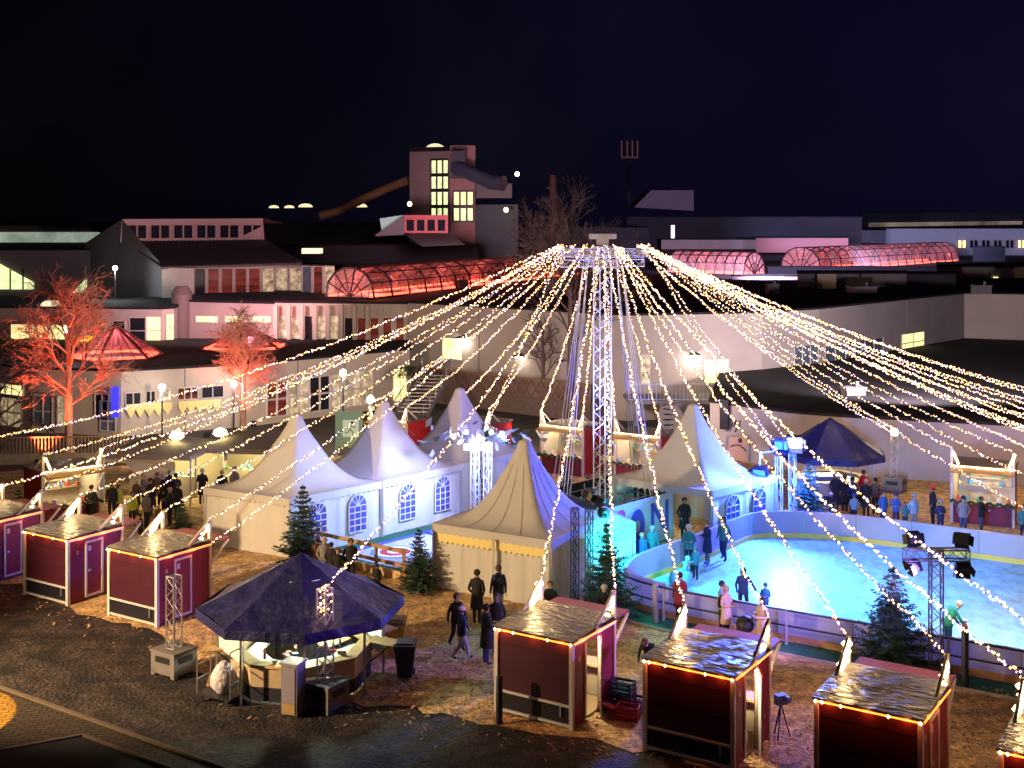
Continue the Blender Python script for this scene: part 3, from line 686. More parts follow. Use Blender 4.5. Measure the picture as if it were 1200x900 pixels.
# ------------------------------------------------------------------ ice rink
ctrl = [(34, 40.2), (26, 45.2), (20.2, 48.8), (14.5, 52.3), (10.9, 53.0), (9.0, 51.2), (7.4, 49.1), (5.2, 46.7), (4.25, 44.9), (4.4, 43.6), (5.3, 42.5), (6.5, 41.6), (8.35, 40.4), (9.8, 39.5), (14.9, 36.25), (24, 30.4), (30, 26.6)]
def catmull(ps, n=8):
    o = []
    for i in range(len(ps)-1):
        p0, p1, p2, p3 = [Vector(ps[max(0, min(len(ps)-1, j))]) for j in (i-1, i, i+1, i+2)]
        for k in range(n):
            t = k/n; o.append(.5*((2*p1)+(p2-p0)*t+(2*p0-5*p1+4*p2-p3)*t*t+(3*p1-p0-3*p2+p3)*t**3))
    o.append(Vector(ps[-1])); return o
RK = catmull(ctrl)
def offset(ps, d):
    o = []
    for i, p in enumerate(ps):
        a, b = ps[max(0, i-1)], ps[min(len(ps)-1, i+1)]; t = (b-a).normalized(); o.append(p+Vector((t.y, -t.x))*-d)
    return o
# interior is on the ... side: check orientation
sgn = 1 if (offset(RK, 1)[60]-Vector((18, 42))).length > (RK[60]-Vector((18, 42))).length else -1
outw = lambda d: offset(RK, d*sgn)
def icemat():
    m = mat('ice', (.33, .60, .80), .42, spec=.22, noise=.34, nscale=2.2, bump=.35, bscale=7, bdist=.05, stretch=(1, .6, 1)); t = m.node_tree; b = t.nodes['Principled BSDF']
    # wet puddle patches
    tc = t.nodes.new('ShaderNodeTexCoord'); mp = t.nodes.new('ShaderNodeMapping'); mp.inputs['Scale'].default_value = (.35, .9, 1); t.links.new(tc.outputs['Object'], mp.inputs[0])
    n = t.nodes.new('ShaderNodeTexNoise'); n.inputs['Scale'].default_value = .9; n.inputs['Detail'].default_value = 5; t.links.new(mp.outputs[0], n.inputs['Vector'])
    r = t.nodes.new('ShaderNodeMapRange'); r.inputs['From Min'].default_value = .62; r.inputs['From Max'].default_value = .66; t.links.new(n.outputs['Fac'], r.inputs['Value'])
    old = b.inputs['Base Color'].links[0].from_socket; mx = t.nodes.new('ShaderNodeMixRGB'); mx.inputs[2].default_value = (.22, .45, .5, 1)
    t.links.new(r.outputs[0], mx.inputs[0]); t.links.new(old, mx.inputs[1]); t.links.new(mx.outputs[0], b.inputs['Base Color'])
    return m
poly_sheet('rink_ice', [tuple(p) for p in RK], .03, icemat())
poly_sheet('green_carpet', [tuple(p) for p in outw(1.35)], .012, mat('green_carpet', (.02, .12, .07), .9, noise=.15, nscale=3))
poly_sheet('rink_base', [tuple(p) for p in outw(.2)], .018, mat('rink_base', (.08, .08, .1), .8))
BOARD = mat('rink_board', (.66, .68, .74), .35, noise=.05)
tb = BOARD.node_tree; tl_ = tb.nodes.new('ShaderNodeBsdfTranslucent'); tl_.inputs[0].default_value = (.82, .70, .98, 1); mxs = tb.nodes.new('ShaderNodeMixShader'); mxs.inputs[0].default_value = .6  # violet light put into the boards' translucent tint
tb.links.new(tb.nodes['Principled BSDF'].outputs[0], mxs.inputs[1]); tb.links.new(tl_.outputs[0], mxs.inputs[2]); tb.links.new(mxs.outputs[0], tb.nodes['Material Output'].inputs[0]); BAND = mat('yellow_kick_band', (.62, .40, .05), .5); BORD = mat('orange_band', (.42, .22, .12), .5)
# boards, one panel each ~2 m
def arclen(ps):
    s = [0]
    for i in range(1, len(ps)): s.append(s[-1]+(ps[i]-ps[i-1]).length)
    return s
inn, mid, outp = outw(.02), outw(.08), outw(.16)
rb = wempty('rink_barrier', (10, 45, 0), 'white rounded rink barrier with yellow kick band and top rail', 'barrier')
def ribbon(ps_a, ps_b, z0, z1, mb, i0, i1):
    for i in range(i0, i1):
        a, b, c, d = ps_a[i], ps_a[i+1], ps_b[i+1], ps_b[i]
        A0, B0, C0, D0 = [Vector((p.x, p.y, z0)) for p in (a, b, c, d)]; A1, B1, C1, D1 = [Vector((p.x, p.y, z1)) for p in (a, b, c, d)]
        mb.add([A0, B0, B1, A1], [(0, 1, 2, 3)], 0, False); mb.add([D0, C0, C1, D1], [(3, 2, 1, 0)]); mb.add([A1, B1, C1, D1], [(0, 1, 2, 3)])
sl_ = arclen(RK); last = 0; N = len(RK)
near0 = next(i for i, p in enumerate(RK) if i > 60 and p.x > 4.9 and p.y < 43)   # where outer rail fence begins
while last < N-1:
    nx = last
    while nx < N-1 and sl_[nx]-sl_[last] < 2.0: nx += 1
    hgt = 1.15 if last < near0 else 1.05
    m = MB(); ribbon(inn, outp, .03, hgt, m, last, nx); m.build('board_panel', BOARD, rb)
    m = MB(); p = outp[nx]; q = inn[nx]; m.bar(Vector((*q, hgt*.5)).lerp(Vector((*p, hgt*.5)), .5)-Vector((0, 0, hgt*.48)), Vector((*((p+q)/2), hgt+.01)), .035, .19); m.build('panel_joint', ALU, rb)
    last = nx
m = MB(); ribbon(outw(-.02), inn, .035, .24, m, 0, N-1); m.build('kick_band', BAND, rb)
m = MB(); ribbon(outp, outw(.19), .05, .26, m, near0-6, N-1); m.build('orange_band', BORD, rb)
# outer rail fence
rf = wempty('rail_fence', (9, 39, 0), 'grey metal rail fence along the near side of the rink', 'fence')
ro = outw(.42); m = MB()
for i in range(near0-8, N-1):
    m.bar(Vector((*ro[i], 1.12)), Vector((*ro[i+1], 1.12)), .06); m.bar(Vector((*ro[i], .62)), Vector((*ro[i+1], .62)), .045)
m.build('rail', DKMET, rf); last = near0-8
while last < N-1:
    m = MB(); m.bar(Vector((*ro[last], 0)), Vector((*ro[last], 1.12)), .08); m.build('post', ALU, rf); s_ = sl_[last]
    while last < N-1 and sl_[last]-s_ < 2.05: last += 1
# edge board between carpet and chips
cb = outw(1.38); m = MB()
for i in range(near0-10, N-1): m.bar(Vector((*cb[i], .04)), Vector((*cb[i+1], .04)), .05, .09)
tag(m.build('carpet_edging', mat('edge_board', (.4, .36, .3), .7)), 'pale edging board around the green carpet by the rink', 'edging')

# ------------------------------------------------------------------ curling lane with wooden fence
w_ = Vector((.68, .73, 0)); wp = Vector((.73, -.68, 0))
cA = Vector((-8.2, 50.6, 0)); cB = Vector((-4.3, 47.6, 0)); L_ = 13
poly_sheet('curling_lane_carpet', [cA[:2], cB[:2], (cB+w_*L_)[:2], (cA+w_*L_)[:2]], .015, mat('lane_green', (.02, .11, .06), .8))
u_ = (cB-cA).normalized(); Wc = (cB-cA).length
m = MB(); q = lambda s, t, z=.03: cA+u_*s+w_*t+Vector((0, 0, z))
m.quad(q(.9, .5), q(Wc-.7, .5), q(Wc-.7, L_-.5), q(.9, L_-.5)); o = m.build('curling_lane', mat('lane_ice', (.5, .52, .58), .4)); o['kind'] = 'structure'
m = MB(); m.quad(q(.75, 1.2, .02), q(.9, 1.2, .034), q(.9, L_, .034), q(.75, L_, .02)); m.quad(q(.95, 5.2, .036), q(Wc-.75, 5.2, .036), q(Wc-.75, 5.5, .036), q(.95, 5.5, .036)); m.quad(q(.95, 1.0, .036), q(1.12, 1.0, .036), q(1.12, L_-1, .036), q(.95, L_-1, .036))
o = m.build('lane_blue_marking', mat('lane_blue', (.03, .05, .5), .5)); o['kind'] = 'structure'
tc_ = q(2.4, 2.2, .04)
for r_, c_, nm in ((1.0, (.1, .25, .5), 'outer'), (.86, (.75, .78, .85), 'white'), (.62, (.55, .03, .05), 'red'), (.32, (.75, .7, .75), 'centre')):
    m = MB(); tc_ = tc_+Vector((0, 0, .004)); m.add([tc_+Vector((math.cos(2*math.pi*i/32)*r_, math.sin(2*math.pi*i/32)*r_, 0)) for i in range(32)], [tuple(range(32))]); m.build('target_ring', mat('ring_'+nm, c_, .5))['kind'] = 'structure'
fz = wempty('wooden_fence', (cA+cB)/2, 'light wooden post and rail fence at the end of the curling lane', 'fence')
f0, f1 = G(368, 645), G(503, 690); f0, f1 = cA-w_*.4-u_*.3, cB-w_*.4+u_*.6
for i in range(5):
    p = f0.lerp(f1, i/4); m = MB(); m.bar(p, p+Vector((0, 0, 1.15)), .13); m.build('post', WOOD, fz)
for z_ in (1.08, .55): m = MB(); m.bar(f0+Vector((0, 0, z_))-w_*.1, f1+Vector((0, 0, z_))-w_*.1, .05, .14); m.build('rail', WOOD, fz)
m = MB(); m.bar(f0+Vector((0, 0, .16))-w_*.12, f1+Vector((0, 0, .16))-w_*.12, .05, .3); m.build('kick_board', LWOOD, fz)

# ------------------------------------------------------------------ market huts
HW, HL, HH = 2.4, 2.35, 2.3
EAVE_GLOW = mat('eave_rope_light', (1, .35, .1), emit=(1, .11, .012), es=7)
STRIPW = mat('eave_white_light', (1, .8, .6), emit=(1, .68, .30), es=2.6)
def make_hut(kind):
    """local: x along the width, y from the back (0) to the counter (HL); origin under the back right corner"""
    root = empty('market_hut', (0, 0, 0))
    op = kind == 'open'
    t = .05
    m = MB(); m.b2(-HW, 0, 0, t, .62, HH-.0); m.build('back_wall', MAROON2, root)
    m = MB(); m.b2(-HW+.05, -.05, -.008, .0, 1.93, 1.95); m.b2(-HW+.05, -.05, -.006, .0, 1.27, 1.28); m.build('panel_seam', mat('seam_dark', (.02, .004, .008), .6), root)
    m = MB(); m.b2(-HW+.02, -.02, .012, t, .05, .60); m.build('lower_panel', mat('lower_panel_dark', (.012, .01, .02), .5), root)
    m = MB(); m.b2(-HW, -HW+t, t, HL, 0.05, HH); m.build('side_wall', MAROON, root)
    m = MB()
    if op: m.b2(-t, 0, t, .72, .05, HH); m.b2(-t, 0, 1.5, HL, .05, HH); m.b2(-t, 0, .72, 1.5, 2.1, HH)
    else: m.b2(-t, 0, t, HL, .05, HH)
    m.build('side_wall', MAROON, root)
    m = MB(); m.b2(-HW+t, -t, HL-t, HL, .05, 1.0); m.build('counter_wall', MAROON, root)
    if op: m = MB(); m.b2(-HW+t+.003, -t-.003, HL-t-.012, HL-t-.003, .1, .98); m.b2(-HW+t+.003, -HW+t+.012, t+.02, HL-t-.02, .1, HH-.02); m.build('inner_lining', mat('hut_lining', (.6, .5, .32), .7), root)
    m = MB(); m.b2(-HW+.02, -.02, HL-.35, HL+.25, 1.0, 1.06); m.build('counter', LWOOD, root)
    m = MB(); m.b2(-HW+t, -t, t, HL-t, .03, .08); m.build('floor', mat('hut_floor', (.45, .33, .18), .7), root)
    if op:
        m = MB(); m.b2(-HW+.08, -.5, t+.02, .35, 1.1, 1.14); m.b2(-HW+.08, -.5, t+.02, .35, 1.6, 1.64); m.build('shelf', LWOOD, root)
        m = MB(); m.b2(-HW+t+.003, -t-.003, t+.003, t+.012, .65, HH-.02); m.build('lining', mat('hut_lining', (.6, .5, .32), .7), root)
    # aluminium corner posts and rails
    for x, y in ((-HW, 0), (0, 0)):
        m = MB(); m.b2(x-.055, x+.055, y-.055, y+.055, 0, HH+.02); m.build('corner_post', WHITE, root)
    for x in (-HW, 0):
        m = MB(); m.b2(x-.05, x+.05, HL-.05, HL+.05, 0, HH+.85)
        m.bar((x, HL-1.05, HH+.06), (x, HL, HH+.82), .07, .08, 0); m.build('front_post', mat('post_cream', (.6, .5, .36), .5), root)
    for z in (.1, .62): m = MB(); m.b2(-HW+.05, -.05, -.045, .02, z-.03, z+.03); m.build('rail', WHITE, root)
    m = MB(); m.b2(-.35, -.31, -.05, .0, .3, .6); m.build('bolt', ALU, root)
    # door
    if not op:
        m = MB(); x = .03
        for a in ((.72, .80, .12, 2.12), (1.42, 1.50, .12, 2.12), (.80, 1.42, 2.04, 2.12), (.80, 1.42, .12, .2)): m.b2(.0, x+.01, *a)
        fr = m.build('door_frame', WHITE, root)
        m = MB(); m.b2(.0, .018, .80, 1.42, .2, 2.04); d_ = m.build('door', mat('door_maroon', (.24, .02, .045), .45), root)
        m = MB(); m.b2(.018, .07, .84, .93, 1.02, 1.1); m.build('handle', ALU, d_)
        m = MB(); m.b2(.018, .022, .86, .98, 1.75, 1.93); m.build('notice', WHITE, d_)
    else:
        m = MB()
        for a in ((.66, .74, .1, 2.14), (1.48, 1.56, .1, 2.14)): m.b2(-.02, .04, *a)
        m.build('door_frame', mat('jamb_cream', (.6, .5, .36)), root)
        m = MB(); m.box((.20, 1.27, 1.1), (.60, .04, 2.0), R(-60)); d_ = m.build('door', WHITE, root)
        m = MB(); m.box((.36, 1.08, 1.1), (.08, .06, .1)); m.build('handle', ALU, d_)
        lampm = MB(); lampm.sphere((-HW*.45, 1.2, 2.1), .09, 6); lampm.build('inside_lamp', WARM, root)
    m = MB(); m.b2(.0, .012, .35, .45, 1.72, 1.86); m.build('price_notice', mat('notice_pink', (.55, .3, .3), .6), root)
    # foil covered roof, slightly higher at the front and crinkled
    m = MB(); nx, ny = 14, 14; rnd = random.Random(3)
    hz = lambda i, j: HH+.09+.10*j/ny+ (rnd.uniform(-.02, .02) if 0 < i < nx and 0 < j < ny else 0)
    vs = [Vector((-HW-.09+(HW+.18)*i/nx, -.09+(HL+.1)*j/ny, hz(i, j))) for j in range(ny+1) for i in range(nx+1)]
    m.add(vs, [(j*(nx+1)+i, j*(nx+1)+i+1, (j+1)*(nx+1)+i+1, (j+1)*(nx+1)+i) for j in range(ny) for i in range(nx)], 0, True)
    m.build('roof_tarp', FOIL, root)
    m = MB(); m.b2(-HW-.08, .08, -.08, HL, HH+.02, HH+.075); m.build('roof_board', DKMET, root)
    m = MB(); m.b2(.03, .07, .0, HL, HH-.07, HH+.02); m.build('fascia', WHITE, root)
    # awning flap over the counter with struts
    m = MB(); m.add([(-HW, HL+.06, HH-.02), (0, HL+.06, HH-.02), (0, HL+.95, HH+.0), (-HW, HL+.95, HH+.0), (-HW, HL+.06, HH+.03), (0, HL+.06, HH+.03), (0, HL+.95, HH+.05), (-HW, HL+.95, HH+.05)], [(3, 2, 1, 0), (4, 5, 6, 7), (0, 1, 5, 4), (1, 2, 6, 5), (2, 3, 7, 6), (3, 0, 4, 7)]); m.build('awning_flap', mat('flap_maroon', (.22, .05, .05), .5), root)
    for x in (-HW+.03, -.03): m = MB(); m.bar((x, HL+.06, 1.55), (x, HL+.9, HH-.03), .07); m.build('strut', mat('post_cream', (.6, .5, .36)), root)
    # lights: orange rope along the back eave, bright bulb clusters at both front posts
    m = MB(); m.bar((-HW, -.075, HH+.0), (0, -.075, HH+.0), .028); m.build('rope_light', EAVE_GLOW, root)
    m = MB(); m.bar((.085, 0, HH-.0), (.085, HL, HH-.0), .022); m.build('rope_light', EAVE_GLOW, root)
    for (x, y, z) in ((-HW+.15, -.1, HH), (-HW+.6, -.1, HH), (-.7, -.1, HH), (0.02, -.1, HH), (-HW, -.1, HH)):
        m = MB(); m.octa((x, y, z), .05); m.build('bulb', B2, root)
    for x in (-HW, 0):
        m = MB(); rr = random.Random(x)
        for i in range(20 if x else 11):
            t_ = rr.random(); m.octa((x+rr.uniform(-.07, .07), HL-.5*(1-t_)-.06+rr.uniform(-.04, .04), HH+.1+.66*t_), .085 if x else .055)
        m.build('bulb_cluster', WARM, root)['kind'] = 'stuff'
    return root
def hut_lights(root, op=False):
    M = Matrix.Translation(root.location) @ Matrix.Rotation(root.rotation_euler.z, 4, 'Z')
    lamp('POINT', M @ Vector((-HW+.05, HL-.32, HH+.55)), (1, .66, .28), 75, .12)
    lamp('POINT', M @ Vector((-.05, HL-.25, HH+.6)), (1, .66, .3), 22, .1)
    lamp('POINT', M @ Vector((-HW*.5, HL+.7, HH-.25)), (1, .62, .3), 30, .1)
    if op: lamp('POINT', M @ Vector((-.45, 1.2, 1.95)), (1, .82, .5), 130, .09)
    for x_ in (-2.1, -1.2, -.3): lamp('POINT', M @ Vector((x_, -.14, HH-.02)), (1, .16, .03), 5.5, .03)
    for y_ in (.5, 1.5): lamp('POINT', M @ Vector((.16, y_, HH-.02)), (1, .2, .05), 3.5, .03)
hutc, huto = make_hut('closed'), make_hut('open')
grp = 'maroon market huts seen from behind'
backhuts = [  # corner foot px, kind, label
    ((184, 735.6), hutc, 'closed maroon hut with its back to us, right beside the truss and dark gazebo'),
    ((79.5, 709.9), None, 'closed maroon hut with its back to us, second from the left edge'),
    ((-16, 686), None, 'closed maroon hut cut off by the left edge of the picture'),
    ((670, 856), huto, 'maroon hut with open door and red crates beside it, nearest the middle'),
    ((859, 905), 'o', 'maroon hut with open door showing a red cloth and white bag inside'),
    ((1079, 966), None, 'maroon hut with closed door in the lower right, beside the spruce and lamp truss'),
    ((1320, 1046), None, 'maroon hut just entering the picture at the lower right corner')]
HUTS = []
for (c, kd, lab) in backhuts:
    o = hutc if kd is hutc else huto if kd is huto else copy_tree(huto if kd == 'o' else hutc)
    o.location = G(*c); o.rotation_euler = (0, 0, R(-33)); tag(o, lab, 'market hut', grp); HUTS.append(o)
    hut_lights(o, kd is huto or kd == 'o')
# lit counter huts across the market (seen from their open front): same build, turned
def make_front_hut():
    root = empty('market_stall_hut', (0, 0, 0))   # local: front toward -y, origin at the front left foot
    W, L, HT = 2.6, 2.2, 2.5
    m = MB(); m.b2(0, .06, .06, L, 0, HT); m.build('side_wall', RED, root)
    m = MB(); m.b2(W-.06, W, .06, L, 0, HT); m.build('side_wall', RED, root)
    for x in (.063, W-.083): m = MB(); m.b2(x, x+.02, .08, L-.07, .05, HT-.02); m.build('side_lining', mat('hut_lining', (.6, .5, .32), .7), root)
    m = MB(); m.b2(.06, W-.06, L-.06, L, 0, HT); m.build('back_wall', mat('hut_lining', (.6, .5, .32), .7), root)
    m = MB(); m.b2(.06, W-.06, 0, .06, 0, .95); m.build('counter_wall', MAROON, root)
    m = MB(); m.b2(.0, W, -.3, .35, .95, 1.0); m.build('counter', LWOOD, root)
    for z in (1.35, 1.75): m = MB(); m.b2(.1, W-.1, L-.4, L-.08, z, z+.04); m.build('shelf', LWOOD, root)
    for x in (0, W): m = MB(); m.b2(x-.06, x+.06, -.07, .05, 0, HT+.85); m.bar((x, .95, HT+.1), (x, 0, HT+.8), .07); m.build('front_post', mat('post_cream', (.6, .5, .36)), root)
    m = MB(); m.b2(-.08, W+.08, -.05, L+.05, HT, HT+.1); m.build('roof', FOIL, root)
    m = MB(); m.add([(0, -.08, HT-.05), (W, -.08, HT-.05), (W, -.62, HT-.16), (0, -.62, HT-.16), (0, -.08, HT), (W, -.08, HT), (W, -.62, HT-.10), (0, -.62, HT-.10)], [(0, 1, 2, 3), (7, 6, 5, 4), (0, 4, 5, 1), (1, 5, 6, 2), (2, 6, 7, 3), (3, 7, 4, 0)]); m.build('awning_flap', mat('flap_wood', (.42, .24, .07), .6), root)
    for x in (.04, W-.04): m = MB(); m.bar((x, -.05, 1.8), (x, -.6, HT-.16), .07); m.build('strut', WHITE, root)
    m = MB(); m.bar((0, -.12, HT+.08), (W, -.12, HT+.08), .05); m.build('rope_light', STRIPW, root)
    m = MB()
    for i in range(20): m.octa((W*i/19, -.14, HT+.05+random.uniform(-.03, .03)), .045)
    m.build('bulb_chain', B2, root)['kind'] = 'stuff'
    for x in (0, W):
        m = MB()
        for i in range(14): t_ = random.random(); m.octa((x+.06+.25*(1-t_)*(1 if x == 0 else -1), -.12, HT+.15+.6*t_), .06)
        m.build('bulb_cluster', WARM, root)['kind'] = 'stuff'
    m = MB()
    for i in range(26):
        x = W*i/25; m.octa((x, -.32, 1.02+.05*math.sin(i*1.7)), .09)
    m.build('fir_garland', mat('fir_garland', (.03, .06, .03), .8), root)
    return root
fh = make_front_hut()
GC = [mat('goods_%d' % i, c, .5) for i, c in enumerate([(.7, .1, .08), (.1, .35, .5), (.8, .65, .3), (.75, .75, .7), (.1, .4, .2), (.5, .3, .6), (.6, .35, .15), (.3, .5, .6)])]
fhuts = [((1.6, 67.3), -33, 'lit counter hut left of the mast with shoppers at its counter', 1), ((5.4, 64.8), -33, 'lit counter hut right of the mast with a golden awning', 1),
         ((-3.4, 68.6), -33, 'mostly hidden lit hut directly behind the rear tent peak', 0), ((-8.0, 69.6), -33, 'mostly hidden lit hut between the two rear tent peaks', 0),
         ((-20.6, 54.3), 42, 'lit counter hut at the far left with ornaments and a customer', 1), ((19.9, 56.0), -26, 'lit counter hut at the right edge with a nativity like display', 1)]
for i, ((x, y), rz, lab, goods) in enumerate(fhuts):
    o = fh if i == 0 else copy_tree(fh)
    o.location = (x, y, 0); o.rotation_euler = (0, 0, R(rz)); tag(o, lab, 'market stall', 'lit market stalls facing the rink')
    M = Matrix.Translation(o.location) @ Matrix.Rotation(R(rz), 4, 'Z')
    lamp('POINT', M @ Vector((1.3, 1.0, 2.25)), (1, .86, .62), 90, .15); lamp('POINT', M @ Vector((1.3, -.6, 2.2)), (1, .75, .45), 45, .15)
    if not goods: continue
    for k_ in range(17):
        x_ = .2+2.2*(k_ % 6)/5+random.uniform(-.08, .08); z_ = (1.0, 1.39, 1.79)[k_ // 6]; y_ = .1 if k_ < 6 else 1.95
        mb = MB(); s_ = random.uniform(.12, .22); kind = k_ % 3
        if kind == 0: mb.lathe((0, 0, 0), [(s_*.35, 0), (s_*.5, s_*.5), (s_*.3, s_*1.1), (.02, s_*1.4)], 8)
        elif kind == 1: mb.box((0, 0, s_*.6), (s_, s_*.7, s_*1.2)); mb.box((0, 0, s_*1.25), (s_*.6, s_*.5, s_*.12))
        else: mb.sphere((0, 0, s_*.5), s_*.5, 6); mb.tube((0, 0, s_), (0, 0, s_*1.3), .02)
        g = mb.build('gift_item', random.choice(GC)); g.location = M @ Vector((x_, y_, z_))
        tag(g, 'small colourful gift item on display in the '+('hut left of the mast', 'hut right of the mast', '', '', 'far left hut', 'right edge hut')[i], 'gift', 'gift items in the '+('hut left of the mast', 'hut right of the mast', '', '', 'far left hut', 'right edge hut')[i])
# crates by the open hut
def crate(p, rz, col, label, tilt=0):
    r_ = empty('crate', p, rz, label, 'crate', 'plastic crates beside the open hut'); r_.rotation_euler = (tilt, 0, rz)
    m = MB(); m.b2(-.3, .3, -.2, .2, 0, .03)
    for z in (.05, .17, .29): 
        for y in (-.2, .2): m.b2(-.3, .3, y-.015, y+.015, z, z+.07)
        for x in (-.3, .3): m.b2(x-.015, x+.015, -.2, .2, z, z+.07)
    m.build('slats', col, r_)
    for x in (-.29, .29):
        for y in (-.19, .19): m = MB(); m.b2(x-.025, x+.025, y-.025, y+.025, 0, .37); m.build('corner', col, r_)
RC, BC, PC = mat('crate_red', (.4, .03, .03), .5), mat('crate_black', (.02, .02, .025), .5), mat('crate_purple', (.12, .05, .25), .5)
crate(G(719, 836), R(-60), RC, 'red slatted crate tilted on its side by the open hut door', R(75))
crate(G(730, 829), R(-33), BC, 'black crate at the foot of the small stack by the open hut')
crate(G(730, 829)+Vector((0, 0, .38)), R(-28), BC, 'black crate on top of the small stack by the open hut')
crate(G(744, 832), R(-33), PC, 'purple lit crate right of the black stack')
crate(G(736, 842), R(-20), RC, 'low red crate lying flat in front of the purple crate', R(0))
# things in the open hut D
M = Matrix.Translation(HUTS[4].location) @ Matrix.Rotation(R(-33), 4, 'Z')
m = MB(); m.lathe(M @ Vector((-.35, 1.2, .09)), [(.2, 0), (.24, .25), (.2, .45), (.05, .5)], 10); tag(m.build('bag', mat('bag_white', (.65, .6, .5), .7)), 'white bag standing inside the open door of hut', 'bag')
m = MB(); m.lathe(M @ Vector((-.4, 1.35, 1.0)), [(.12, 0), (.2, .2), (.17, .5), (.06, .62)], 8); tag(m.build('hanging_coat', mat('coat_red', (.4, .02, .03), .8)), 'red cloth hanging inside the open hut door', 'coat')

